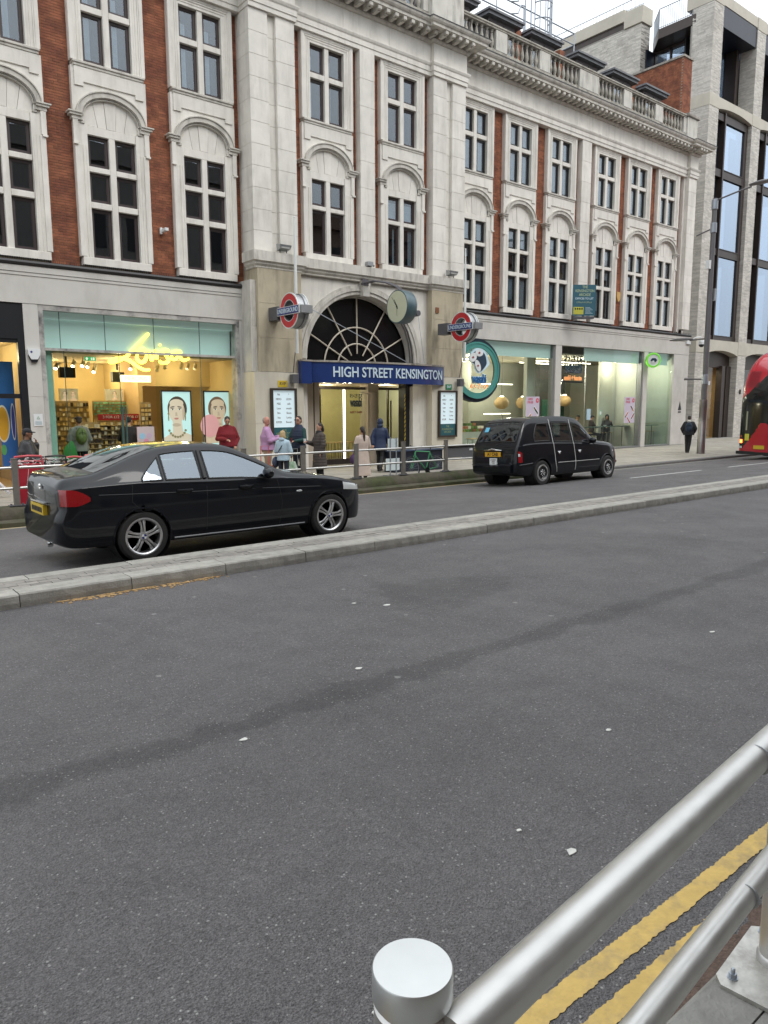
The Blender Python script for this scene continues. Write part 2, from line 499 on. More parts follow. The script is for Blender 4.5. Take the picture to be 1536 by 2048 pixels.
# near pavement (the camera's side)
nb = MB(); nb.box(XL, XR, -6.0, 0.80, -0.2, 0.118)
near_pave = nb.build('pavement', M_conc); near_pave['kind'] = 'structure'
ks = MB(); ks.box(0, 0.905, 0, 0.165, -0.25, 0.12)
kme = None
for i in range(-3, 9):
    if kme is None:
        b = MB(); b.loft([[(0, 0, -0.25), (0, 0, 0.12), (0, 0.15, 0.12), (0, 0.168, 0.10), (0, 0.175, -0.25)],
                          [(0.908, 0, -0.25), (0.908, 0, 0.12), (0.908, 0.15, 0.12), (0.908, 0.168, 0.10), (0.908, 0.175, -0.25)]])
        ko = b.build('kerb_stone', M_conc, near_pave, loc=(i * 0.915, 0.805, 0)); kme = ko.data
    else:
        put('kerb_stone', kme, None, near_pave, (i * 0.915, 0.805, 0))
b = MB(); b.box(-50, -2.75, 0.805, 0.98, -0.2, 0.12); b.box(8.24, 200, 0.805, 0.98, -0.2, 0.12)
b.build('kerb_run', M_conc, near_pave, kind='stuff')

# double yellow lines, ragged edges
def painted(name, y0, y1, x0, x1, m, z, zf=None, rag=0.012, step=0.03, label=None):
    rnd = random.Random(int(y0 * 1000) + int(x0 * 10) + 900)
    n = max(2, int((x1 - x0) / step))
    b = MB(); vs = []
    for i in range(n + 1):
        x = x0 + (x1 - x0) * i / n
        a = y0 + rnd.uniform(-rag, rag) + 0.005 * math.sin(x * 1.3); c = y1 + rnd.uniform(-rag, rag) + 0.005 * math.sin(x * 1.3)
        vs += [(x, a, (zf(a) if zf else 0) + z), (x, c, (zf(c) if zf else 0) + z)]
    b.add(vs, [(2 * i, 2 * i + 2, 2 * i + 3, 2 * i + 1) for i in range(n)])
    o = b.build(name, m); o['kind'] = 'structure'
    return o
painted('yellow_line', 1.250, 1.328, -4, 14, M_yel, 0.004, rag=0.004, step=.012)
painted('yellow_line', 1.115, 1.185, -4, 14, M_yel, 0.004, rag=0.005, step=.012)
painted('yellow_line', 14.93, 15.00, -8, 17, M_yel, 0.004, zfar, rag=0.02, step=0.15)
painted('white_line', 11.60, 11.70, 18.4, 22.35, M_wht, 0.004, zfar, rag=0.006, step=0.08)
painted('white_line', 11.60, 11.70, 24.1, 28.3, M_wht, 0.004, zfar, rag=0.006, step=0.08)
painted('white_line', 11.60, 11.70, 30.1, 34.1, M_wht, 0.004, zfar, rag=0.006, step=0.08)
painted('gutter_grit', 0.982, 1.10, -4, 14, M_grit, 0.002, rag=0.03, step=0.05)

# central island: near kerb stones, block pavers, far kerb stones
ib = MB(); ib.box(XL, XR, 7.50, 8.32, -0.2, 0.05)
island = ib.build('traffic_island', M_conc); island['kind'] = 'structure'
def stone_mesh(L_, w, rough_face=True):
    rnd = random.Random(5)
    b = MB(); n = 14
    rows = []
    for i in range(n + 1):
        x = 0.004 + (L_ - 0.01) * i / n
        j = rnd.uniform(-0.006, 0.006) if rough_face else 0
        rows.append([(x, w, -0.1), (x, w, 0.13), (x, 0.018 + j * 0.5, 0.13), (x, 0.004 + j, 0.115), (x, -0.004 + j * 1.6, 0.05), (x, 0.004 + j, -0.1)])
    b.loft(rows)
    return b.mesh('kerb_stone')
sm1 = stone_mesh(1.075, 0.275); sm2 = stone_mesh(1.075, 0.215, False)
for i in range(-3, 36):
    put('kerb_stone', sm1, M_kerb, island, (0.56 + i * 1.075, 7.475 + random.uniform(-0.004, 0.004), random.uniform(-0.004, 0.002)))
    o = put('kerb_stone', sm2, M_kerb, island, (0.80 + i * 1.075, 8.110, random.uniform(-0.003, 0.001)))
b = MB()
b.box(39.5, 200, 7.475, 7.75, -0.1, 0.13); b.box(39.8, 200, 8.11, 8.325, -0.1, 0.13); b.box(39.5, 200, 7.755, 8.105, -0.1, 0.125)
b.build('kerb_run', M_kerb, island, kind='stuff')
pb = MB(); pb.bbox(0.003, 0.197, -0.1275, -0.003, 0.003, 0.110, 0.0)
pm = MB(); pm.poly([(0.003, 0.003), (0.197, 0.003), (0.197, 0.110), (0.003, 0.110)], 'z', 0.0, 0.072)
pv = pm.mesh('block_paver')
n = 0
rest = MB()
for i in range(-12, 195):
    for j in range(3):
        x = 0.62 + i * 0.2 + (0.1 if j == 1 else 0); y = 7.757 + j * 0.1155; z = 0.05 + random.uniform(-0.002, 0.003)
        if n < 288 and x > -0.4:
            put('block_paver', pv, M_paver, island, (x, y, z)); n += 1
        else:
            rest.cur = random.random()
            rest.box(x + 0.003, x + 0.197, y + 0.003, y + 0.110, z, z + 0.072)
rest.build('block_pavers_beyond', M_paver, island, kind='stuff')

# far pavement with slabs, raised mossy kerb on the left and a plain kerb on the right
fb = MB(); fb.box(XL, 19.0, 15.60, 21.2, -0.9, -0.285); fb.box(19.0, XR, 15.22, 21.2, -0.9, -0.285)
fb.box(37.9, XR, 21.2, 23.9, -0.9, -0.285); fb.box(XL, 38.0, 21.2, 32, -0.9, -0.29)
far_pave = fb.build('pavement', M_conc); far_pave['kind'] = 'structure'
slm = MB(); slm.poly([(0.004, 0.004), (0.896, 0.004), (0.896, 0.596), (0.004, 0.596)], 'z', 0, 0.032)
slm = slm.mesh('paving_slab')
rest = MB(); n = 0
for j in range(14):
    for i in range(-8, 62):
        x = i * 0.9 + (0.45 if j % 2 else 0); y = 15.24 + j * 0.6
        if x < 19.0 and y < 15.58: continue
        if y > 20.9 and x < 38.3: continue
        if y + 0.6 > 23.8: continue
        z = -0.285 + random.uniform(-0.002, 0.003)
        if 1.5 < x < 31 and n < 298:
            put('paving_slab', slm, M_slab, far_pave, (x, y, z)); n += 1
        else:
            rest.cur = random.random()
            rest.box(x + 0.004, x + 0.896, y + 0.004, y + 0.596, z, z + 0.032)
rest.build('paving_slabs_beyond', M_slab, far_pave, kind='stuff')
# plain kerb on the right
km = MB(); km.loft([[(0.003, 0.2, -0.6), (0.003, 0.2, -0.25), (0.003, 0.03, -0.25), (0.003, 0, -0.275), (0.003, 0, -0.6)],
                    [(0.912, 0.2, -0.6), (0.912, 0.2, -0.25), (0.912, 0.03, -0.25), (0.912, 0, -0.275), (0.912, 0, -0.6)]])
M_kerbd = mat('dark_kerb', (0.13, 0.125, 0.12), 0.8, var=0.2, vscale=8, bump=0.4)
km = km.mesh('kerb_stone')
for i in range(0, 40):
    put('kerb_stone', km, M_kerbd, far_pave, (19.0 + i * 0.915, 15.04, 0.0))
# raised containment kerb, mossy
b = MB(); rows = []
rnd = random.Random(3)
prof = [(15.70, -0.6), (15.70, -0.04), (15.64, -0.005), (15.54, 0.0), (15.42, -0.02), (15.33, -0.08), (15.28, -0.16), (15.27, -0.235), (15.13, -0.25), (15.06, -0.27), (15.05, -0.6)]
nx = 270
for i in range(nx + 1):
    x = -8 + 27 * i / nx
    rows.append([(x, y + (0.010 * mnoise.noise(Vector((x * 3, k, 0))) if 0 < k < 10 else 0), z + (0.012 * mnoise.noise(Vector((x * 2.3, k * 0.7, 5))) if 0 < k < 10 else 0)) for k, (y, z) in enumerate(prof)])
b.loft(rows)
b.build('mossy_kerb', M_moss, smooth=True)['kind'] = 'structure'
# pale channel stones in the gutter
b = MB(); b.add([(XL, 14.80, zfar(14.80) + 0.003), (XR, 14.80, zfar(14.80) + 0.003), (XR, 15.045, zfar(15.045) + 0.003), (XL, 15.045, zfar(15.045) + 0.003)], [(0, 1, 2, 3)])
b.build('gutter_channel', mat('channel_stone', (0.22, 0.21, 0.19), 0.85, var=0.25, vscale=6, bump=0.3))['kind'] = 'structure'
# damp dark edges: cable hanging over the mossy kerb
b = MB(); b.tube([(3.92, 15.36, -0.02), (3.95, 15.27, -0.15), (3.98, 15.22, -0.24), (4.08, 15.10, -0.262), (4.16, 15.02, -0.35)], 0.018, 6)
tag(b.build('cable', mat('black_rubber', (0.012, 0.012, 0.012), 0.6)), 'short black cable hanging down the mossy kerb at the left', 'cable')

# spilled sand along the island kerb
b = MB(); rnd = random.Random(11)
for k in range(420):
    t = rnd.random()
    cx = 1.95 + 1.75 * t; w = 0.10 * (0.35 + abs(math.sin(t * 7.0)))
    x = cx + rnd.gauss(0, 0.06); y = 7.462 - abs(rnd.gauss(0, w * 0.55)); r = rnd.uniform(0.006, 0.022)
    pts = [(x + r * rnd.uniform(.5, 1.1) * math.cos(a), y + r * rnd.uniform(.5, 1.1) * math.sin(a)) for a in [i * PI / 3 for i in range(6)]]
    b.poly(pts, 'z', 0.001, 0.003 + rnd.uniform(0.001, 0.006))
o = b.build('sand', M_sand, kind='stuff')
tag(o, 'spilled orange sand lying against the island kerb stones', 'sand')
# fallen leaves and litter on the road
M_leaf = mat('pale_litter', (0.55, 0.54, 0.50), 0.8, var=0.2, vscale=20)
for k, (x, y, s) in enumerate([(4.35, 5.3, .028), (4.15, 5.55, .02), (5.9, 2.9, .02), (3.6, 2.35, .016), (1.3, 1.62, .02), (2.45, 1.75, .02), (3.1, 4.1, .022), (2.4, 2.0, .012), (1.9, 3.6, .02)]):
    b = MB(); rnd = random.Random(k)
    pts = [(x + s * rnd.uniform(.6, 1.2) * math.cos(a) * 1.4, y + s * rnd.uniform(.6, 1.2) * math.sin(a)) for a in [i * 2 * PI / 7 for i in range(7)]]
    b.poly(pts, 'z', 0.002, 0.006)
    tag(b.build('litter_scrap', M_leaf), 'pale scrap trodden flat on the asphalt, ' + ['left one of the pair nearest the island', 'right one of the pair nearest the island', 'on the dark strip', 'left of the dark strip', 'near the round post at the bottom', 'largest one left of the railing', 'in the middle of the carriageway', 'small one beyond the railing', 'nearest the left edge'][k], 'litter', 'pale scraps on the near carriageway')
# ================================================================== ARCADE BUILDING
STD = dict(dark=(0.16, 0.145, 0.12))
M_stone = mat('portland_stone', (0.72, 0.69, 0.63), 0.8, var=0.09, vscale=2.2, bump=0.12, bscale=30, tone=0.05, dark=(0.22, 0.20, 0.165), dark_amt=0.36, dscale=1.6, stretch=(2.2, 2.2, 0.35))
M_stone2 = mat('weathered_stone', (0.57, 0.545, 0.49), 0.85, var=0.12, vscale=2.5, bump=0.2, bscale=30, tone=0.05, dark=(0.14, 0.125, 0.105), dark_amt=0.6, dscale=2.0, stretch=(2.5, 2.5, 0.5))
M_sooty = mat('sooty_stone', (0.34, 0.31, 0.27), 0.9, var=0.2, vscale=4, bump=0.3, bscale=30, dark=(0.07, 0.062, 0.055), dark_amt=0.85, dscale=3.0, stretch=(2, 2, 0.7))
M_buff = mat('buff_stone', (0.46, 0.40, 0.29), 0.85, var=0.12, vscale=1.8, bump=0.2, bscale=30, dark=(0.16, 0.14, 0.11), dark_amt=0.75, dscale=1.5, stretch=(1.8, 1.8, 0.4))
M_cream = mat('cream_panel', (0.60, 0.56, 0.46), 0.6, var=0.05, vscale=2, dark=(0.35, 0.31, 0.24), dark_amt=0.4, dscale=1.0, stretch=(2, 2, .3))
M_fascia = mat('painted_fascia', (0.56, 0.54, 0.50), 0.7, var=0.05, vscale=1.6, bump=0.05, dark=(0.33, 0.31, 0.28), dark_amt=0.5, dscale=1.1, stretch=(1.3, 1.3, 0.6))
M_brick = mat('red_brick', (0.275, 0.098, 0.048), 0.85, var=0.18, vscale=7, bump=0.4, bscale=60, tone=0.22, tint2=(0.15, 0.045, 0.025), tint_amt=0.8)
M_mortar = mat('mortar', (0.30, 0.20, 0.145), 0.9, var=0.15, vscale=9)
M_lead = mat('lead', (0.16, 0.165, 0.18), 0.6, var=0.2, vscale=5, dark=(0.05, 0.05, 0.055), dark_amt=0.6, dscale=3)
M_blackpipe = mat('black_gutter', (0.025, 0.023, 0.025), 0.5, var=0.2)
M_sash = mat('brown_sash', (0.045, 0.030, 0.030), 0.45, var=0.12, vscale=8)
M_sashb = mat('black_sash', (0.018, 0.018, 0.021), 0.4, var=0.1, vscale=8)
M_room = mat('dark_room', (0.030, 0.030, 0.032), 0.9, var=0.3, vscale=1.0)
M_blind = mat('window_blind', (0.55, 0.60, 0.62), 0.8, var=0.12, vscale=6)
G_win = glass('window_glass', tint=(0.72, 0.77, 0.80), ior=1.5, gain=1.6, base=0.13, refl=(0.80, 0.84, 0.89))
G_shop = glass('shop_glass', tint=(0.93, 0.97, 0.95), ior=1.45, gain=0.9, base=0.0, refl=(0.9, 0.95, 1.0))

YW = 21.34      # wing stone front plane
YB = 21.49      # brick face
YC = 20.90      # centre block stone plane
YCB = 21.05
ZP = -0.285 + 0.032
bld = thing('arcade_building', 'long red brick and pale stone arcade building with station entrance and shopfronts', 'building', loc=(0, 0, 0), local=False)

# brickwork -------------------------------------------------------
BH = 0.070; BL = 0.215
brick_me = None
bricks_left = [292]
def brickwork(x0, x1, z0, z1, y, big=False, indiv=False):
    """courses of bricks between x0..x1; joints are real gaps in front of mortar"""
    b = MB(); m = MB()
    m.box(x0, x1, y + 0.009, y + 0.12, z0, z1)
    m.build('mortar_bed', M_mortar, bld)
    nz = int((z1 - z0) / BH)
    global brick_me
    for k in range(nz):
        z = z0 + k * BH
        off = (BL / 2 if k % 2 else 0.0)
        x = x0 - off
        while x < x1 - 0.02:
            xa = max(x, x0); xb = min(x + BL, x1)
            if xb - xa > 0.035:
                if indiv and bricks_left[0] > 0 and xb - xa > BL - 0.001:
                    if brick_me is None:
                        bb = MB(); bb.bbox(0.004, BL - 0.004, 0, 0.06, 0.004, BH - 0.004, 0.003)
                        brick_me = bb.mesh('brick')
                    put('brick', brick_me, M_brick, bld, (xa, y + random.uniform(-0.001, 0.002), z)); bricks_left[0] -= 1
                else:
                    b.cur = random.random()
                    yy = y + random.uniform(-0.001, 0.003)
                    xa += 0.004; xb -= 0.004; za = z + 0.004; zb = z + BH - 0.004
                    b.add([(xa, yy, za), (xb, yy, za), (xb, yy, zb), (xa, yy, zb), (xa, y + .02, za), (xb, y + .02, za), (xb, y + .02, zb), (xa, y + .02, zb)],
                          [(0, 1, 2, 3), (0, 4, 5, 1), (1, 5, 6, 2), (2, 6, 7, 3), (3, 7, 4, 0)])
            x += BL
    if b.v:
        b.build('brickwork', M_brick, bld, kind='stuff')

ZG = 5.70        # top of gutter over the shop fascias
ZA = 13.50       # architrave bottom
for (x0, x1) in [(2.6, 4.10), (6.10, 6.84), (8.84, 9.58)]:
    brickwork(x0, x1, ZG, ZA, YB, indiv=(x0 > 5 and x0 < 8))
brickwork(11.60, 12.0, ZG, ZA, YB)
for (x0, x1) in [(23.07, 23.75), (25.73, 26.43), (28.40, 29.78), (31.76, 32.42), (34.40, 35.05), (37.03, 37.75)]:
    brickwork(x0, x1, ZG, ZA, YB)
for (x0, x1) in [(13.3, 13.78), (15.74, 16.05), (16.5, 16.97), (18.93, 19.35)]:
    brickwork(x0, x1, 6.6, ZA, YCB)

# stone block columns (pilasters) ------------------------------------
M_patch = mat('patched_stone', (0.47, 0.42, 0.31), 0.85, var=0.08, vscale=2.2, bump=0.12)
def blocks(x0, x1, y0, y1, z0, z1, h=0.62, m=None, patch=(), name='stone_block'):
    n = max(1, round((z1 - z0) / h)); hh = (z1 - z0) / n
    me = MB(); me.bbox(x0 + 0.0, x1, y0, y1, 0.004, hh - 0.004, 0.004)
    me = me.mesh(name)
    me2 = None
    for k in range(n):
        mm = m or M_stone
        if k in patch or (k - n) in patch:
            if me2 is None:
                me2 = me.copy()
            put(name, me2, M_patch, bld, (0, 0, z0 + k * hh))
        else:
            put(name, me, mm, bld, (0, 0, z0 + k * hh))
    c = MB(); c.box(x0 + 0.012, x1 - 0.012, y0 + 0.012, y1, z0, z1)
    c.build('joint_core', M_stone2, bld)

def pilaster_pair(x0, x1, y, z0, z1, yb, patch=()):
    w = (x1 - x0)
    a = x0 + w * 0.405; c = x0 + w * 0.585
    blocks(x0, a, y, yb, z0, z1, patch=patch); blocks(c, x1, y, yb, z0, z1, patch=patch)
    blocks(a, c, y + 0.12, yb, z0, z1 + 0.0)
pilaster_pair(11.80, 13.39, 20.70, 6.60, ZA, 21.5, patch=(-2,))
pilaster_pair(19.22, 20.85, 20.70, 6.60, ZA, 21.5)
blocks(15.98, 16.60, 20.78, 21.2, 6.60, ZA, h=0.9, patch=(-2,))
blocks(28.72, 29.40, 21.24, 21.6, 5.72, ZA, h=0.85, patch=(2, 3))
blocks(37.55, 38.30, 21.10, 21.7, 5.86, ZA, h=0.72)
b = MB(); b.box(37.4, 37.6, 21.3, 21.7, 5.7, ZA); b.build('pilaster_return', M_stone, bld)

# lower courses of central block between string and wing -----------------
# windows -----------------------------------------------------------
def sash_set(parent, x0, x1, y, z0, z1, m, fw=0.075, handle=True):
    """one brown casement: frame (sub-part) with its pane (sub-part)"""
    b = MB()
    b.ring([(x0 + fw, z0 + fw), (x1 - fw, z0 + fw), (x1 - fw, z1 - fw), (x0 + fw, z1 - fw)], [(x0, z0), (x1, z0), (x1, z1), (x0, z1)], 'y', y, y + 0.06)
    b.ring([(x0 + fw + .02, z0 + fw + .02), (x1 - fw - .02, z0 + fw + .02), (x1 - fw - .02, z1 - fw - .02), (x0 + fw + .02, z1 - fw - .02)],
           [(x0 + fw - .01, z0 + fw - .01), (x1 - fw + .01, z0 + fw - .01), (x1 - fw + .01, z1 - fw + .01), (x0 + fw - .01, z1 - fw + .01)], 'y', y + 0.018, y + 0.05)
    b.box(x0 + 0.10, x0 + 0.14, y - 0.008, y, z0 + 0.02, z0 + 0.04)
    b.box(x1 - 0.14, x1 - 0.10, y - 0.008, y, z0 + 0.02, z0 + 0.04)
    p = MB(); p.box(x0 + fw, x1 - fw, y + 0.030, y + 0.036, z0 + fw, z1 - fw)
    return b, p

surround_cache = {}
def lower_window(xc, y, zrows, z_sill, m_sash, style):
    """arched-head stone window with mullion and transoms. zrows: list of (z0,z1) of the lights"""
    key = ('L', style)
    zt = zrows[-1][1]
    if key not in surround_cache:
        b = MB(); D = 0.30
        Z0 = z_sill
        b.bbox(-1.01, -0.66, 0, D, Z0 + 0.22, zt + 0.22, 0.006); b.bbox(0.66, 1.01, 0, D, Z0 + 0.22, zt + 0.22, 0.006)
        b.bbox(-0.66, 0.66, 0.03, D, zt, zt + 0.22, 0.006)
        b.bbox(-0.085, 0.085, 0.03, D, Z0 + 0.2, zt, 0.012)
        zz = Z0 + 0.22
        for i in range(len(zrows) - 1):
            b.bbox(-0.655, -0.088, 0.033, D, zrows[i][1], zrows[i + 1][0], 0.01); b.bbox(0.088, 0.655, 0.033, D, zrows[i][1], zrows[i + 1][0], 0.01)
        b.bbox(-0.955, 0.955, -0.03, D, Z0, Z0 + 0.215, 0.01)      # sill block
        # moulded architrave strips on the jambs
        for s in (-1, 1):
            for (a, c, pr) in ((0.86, 1.005, 0.03), (0.775, 0.80, 0.016), (0.70, 0.72, 0.010)):
                xa, xb = sorted((s * a, s * c))
                b.bbox(xa, xb, -pr, 0.01, Z0 + 0.225, zt - 0.30, 0.005)
            xa, xb = sorted((s * 0.90, s * 1.035))
            b.bbox(xa, xb, -0.05, 0.01, zt - 0.28, zt + 0.42, 0.006)
            xa, xb = sorted((s * 0.92, s * 1.05))
            b.box(xa, xb, -0.075, 0.01, zt - 0.33, zt - 0.283)
        surround = b.mesh('window_surround')
        # arch: springing at zs
        zs = zt + 0.44
        a = MB()
        N = 28
        def ell(rx, rz, dz=0.0):
            return [(rx * math.cos(PI * i / N), zs + dz + rz * math.sin(PI * i / N)) for i in range(N + 1)]
        # wall plate above (spandrels)
        top = 10.80
        out = [(1.01, zt + 0.22), (1.01, top)] + [(-1.01, top), (-1.01, zt + 0.22)]
        inner = ell(0.735, 0.50)
        path = [(0.735, zt + 0.22)] + inner + [(-0.735, zt + 0.22)]
        # spandrel strip built column by column
        vs = []; fs = []
        pts = path
        for (px_, pz_) in pts:
            vs += [(px_, 0, pz_), (px_, 0, top)]
        a.add(vs, [(2 * i, 2 * i + 1, 2 * i + 3, 2 * i + 2) for i in range(len(pts) - 1)])
        a.box(0.735, 1.01, 0, 0.3, zt + 0.22, top); a.box(-1.01, -0.735, 0, 0.3, zt + 0.22, top)
        # soffit of the arch
        vs = []
        for (px_, pz_) in pts:
            vs += [(px_, 0, pz_), (px_, 0.07, pz_)]
        a.add(vs, [(2 * i, 2 * i + 1, 2 * i + 3, 2 * i + 2) for i in range(len(pts) - 1)])
        spandrel = a.mesh('spandrel')
        h = MB()
        h.ring(ell(0.80, 0.56), ell(0.93, 0.685), 'y', -0.09, 0.01, closed=False)
        h.ring(ell(0.775, 0.54), ell(0.80, 0.565), 'y', -0.055, 0.01, closed=False)
        h.ring(ell(0.735, 0.50), ell(0.76, 0.525), 'y', -0.03, 0.01, closed=False)
        h.ring(ell(0.93, 0.685), ell(0.955, 0.715), 'y', -0.12, 0.01, closed=False)
        for s in (-1, 1):
            for (x0_, x1_, z0_, z1_, pr) in ((0.775, 1.06, -0.14, -0.05, 0.06), (0.80, 1.12, -0.05, 0.012, 0.10), (0.80, 1.16, 0.012, 0.045, 0.13)):
                xa, xb = sorted((s * x0_, s * x1_))
                h.box(xa, xb, -pr, 0.14, zs + z0_, zs + z1_)
            xa, xb = sorted((s * 0.72, s * 0.83)); h.box(xa, xb, -0.03, 0.05, zs - 0.20, zs - 0.14)
        hood = h.mesh('hood_mould')
        # tympanum in wedge stones
        ty = []
        xs_top = [-0.735, -0.47, -0.17, 0.17, 0.47, 0.735]
        xs_bot = [-0.735, -0.36, -0.12, 0.12, 0.36, 0.735]
        def zel(x): return zs + 0.50 * math.sqrt(max(0, 1 - (x / 0.735) ** 2))
        for i in range(5):
            t = MB()
            a0, a1 = xs_top[i] + (0.005 if i else 0), xs_top[i + 1] - (0.005 if i < 4 else 0)
            b0, b1 = xs_bot[i] + (0.005 if i else 0), xs_bot[i + 1] - (0.005 if i < 4 else 0)
            pts = [(b0, zt + 0.23), (b1, zt + 0.23)] + [(a1 + (a0 - a1) * k / 6, zel(a1 + (a0 - a1) * k / 6)) for k in range(7)]
            pts = [p for p in pts]
            t.poly(pts, 'y', 0.05 - (0.012 if i == 2 else 0), 0.2)
            ty.append(t.mesh('wedge_stone'))
        # shouldered apron under the upper sill
        p = MB()
        p.poly([(-0.93, 10.79), (-0.93, 10.32), (-0.70, 10.32), (-0.70, 10.43), (0.70, 10.43), (0.70, 10.32), (0.93, 10.32), (0.93, 10.79)], 'y', -0.035, 0.01)
        apron = p.mesh('apron_panel')
        cs = []
        for (z0, z1) in zrows:
            for (x0, x1) in ((-0.66, -0.085), (0.085, 0.66)):
                f, g_ = sash_set(None, x0, x1, 0.13, z0, z1, m_sash)
                cs.append((f.mesh('casement'), g_.mesh('pane')))
        surround_cache[key] = (surround, spandrel, hood, ty, apron, cs)
    surround, spandrel, hood, ty, apron, cs = surround_cache[key]
    w = put('window', surround, M_stone, bld, (xc, y, 0))
    put('spandrel', spandrel, M_stone, w); put('hood_mould', hood, M_stone2, w)
    for t in ty: put('wedge_stone', t, M_stone, w)
    put('apron_panel', apron, M_stone, w)
    for f, g_ in cs:
        put('casement', f, m_sash, w); put('pane', g_, G_win, w)
    return w

def upper_window(xc, y, m_sash, style):
    key = ('U', style)
    rows = [(10.98, 12.22), (12.38, 13.22)]
    if key not in surround_cache:
        b = MB(); D = 0.3
        b.bbox(-1.01, -0.66, 0, D, 10.93, 13.50, 0.006); b.bbox(0.66, 1.01, 0, D, 10.93, 13.50, 0.006)
        b.bbox(-0.66, 0.66, 0, D, 13.22, 13.50, 0.006)
        b.bbox(-0.085, 0.085, 0.03, D, 10.93, 13.22, 0.012)
        b.bbox(-0.655, -0.088, 0.033, D, 12.22, 12.38, 0.01); b.bbox(0.088, 0.655, 0.033, D, 12.22, 12.38, 0.01)
        b.box(-0.66, 0.66, 0.05, D, 10.93, 10.98)
        for s in (-1, 1):
            for (a, c, pr) in ((0.90, 1.005, 0.035), (0.86, 0.90, 0.022), (0.78, 0.80, 0.016), (0.72, 0.735, 0.010)):
                xa, xb = sorted((s * a, s * c)); b.bbox(xa, xb, -pr, 0.01, 10.935, 13.497, 0.005)
        b.bbox(-0.895, 0.895, -0.034, 0.01, 13.42, 13.497, 0.005)
        b.bbox(-0.855, 0.855, -0.021, 0.01, 13.37, 13.418, 0.005); b.bbox(-0.795, 0.795, -0.015, 0.01, 13.30, 13.32, 0.004)
        surround = b.mesh('window_surround')
        s_ = MB(); s_.bbox(-0.97, 0.97, -0.085, 0.2, 10.865, 10.93, 0.01); s_.bbox(-0.95, 0.95, -0.055, 0.2, 10.795, 10.865, 0.01)
        sill = s_.mesh('window_sill')
        cs = []
        for (z0, z1) in rows:
            for (x0, x1) in ((-0.66, -0.085), (0.085, 0.66)):
                f, g_ = sash_set(None, x0, x1, 0.13, z0, z1, m_sash)
                cs.append((f.mesh('casement'), g_.mesh('pane')))
        surround_cache[key] = (surround, sill, cs)
    surround, sill, cs = surround_cache[key]
    w = put('window', surround, M_stone, bld, (xc, y, 0))
    put('window_sill', sill, M_stone2, w)
    for f, g_ in cs:
        put('casement', f, m_sash, w); put('pane', g_, G_win, w)
    return w

rows3 = [(5.95, 7.26), (7.42, 8.20), (8.34, 9.15)]
rows2 = [(6.84, 8.23), (8.36, 9.17)]
rnd = random.Random(21)
for xc in (5.10, 7.84, 10.58):
    lower_window(xc, YW, rows3, 5.73, M_sash, 'left'); upper_window(xc, YW, M_sash, 'left')
for xc in (22.07, 24.74, 27.42, 30.77, 33.41, 36.04):
    lower_window(xc, YW, rows3, 5.73, M_sashb, 'right'); upper_window(xc, YW, M_sashb, 'right')
for xc in (14.75, 17.94):
    lower_window(xc, YC, rows2, 6.615, M_sash, 'mid'); upper_window(xc, YC, M_sash, 'mid')
# rooms behind: dark back wall, blinds and curtains
b = MB()
b.box(2.5, 38.2, 23.2, 23.3, 5.8, 13.6)
for z in (5.75, 9.9, 13.55): b.box(2.5, 38.2, 21.75, 23.2, z - 0.06, z)
for x in (3.6, 6.47, 9.2, 12.0, 16.3, 21.0, 23.4, 26.1, 29.1, 32.1, 34.7, 37.6): b.box(x - .05, x + .05, 21.75, 23.2, 5.8, 13.5)
b.build('interior_shell', M_room, bld)
bo = MB()
rnd = random.Random(5)
for xc in (22.07, 24.74, 27.42, 30.77, 33.41, 36.04):
    for (x0, x1) in ((-0.66, -0.085), (0.085, 0.66)):
        for ri, (z0, z1) in enumerate(rows3):
            if rnd.random() < 0.8:
                bo.cur = rnd.random()
                bo.box(xc + x0 + 0.03 + rnd.choice([0, 0, .12, .2]), xc + x1 - 0.05, YW + 0.20, YW + 0.205, z0 + (0.0 if rnd.random() < .7 else .35), z1 - 0.02)
        bo.box(xc + x0 + 0.24, xc + x1 - 0.04, YW + 0.20, YW + 0.205, 11.0, 13.2)
for xc in (5.10, 7.84, 10.58):
    for (x0, x1) in ((-0.66, -0.085), (0.085, 0.66)):
        bo.box(xc + x0 + 0.02, xc + x0 + 0.26, YW + 0.20, YW + 0.205, 11.0, 12.8)
for xc in (14.75, 17.94):
    for (x0, x1) in ((-0.66, -0.085), (0.085, 0.66)):
        bo.box(xc + x0 + 0.06, xc + x0 + 0.16, YC + 0.20, YC + 0.205, 11.0, 12.9)
for x0 in (17.30, 18.04): bo.box(x0, x0 + 0.54, YC + 0.2, YC + 0.205, 8.36, 9.0)
bo.box(18.35, 18.52, YC + 0.2, YC + 0.205, 6.9, 8.2); bo.box(17.62, 17.70, YC + 0.2, YC + 0.205, 6.9, 8.2)
bo.build('window_blinds', M_blind, bld, kind='stuff')
b = MB(); b.box(27.55, 28.0, YW + 0.2, YW + 0.21, 7.45, 8.17)
b.build('board_in_window', mat('cardboard', (0.33, 0.23, 0.12), 0.8), bld)

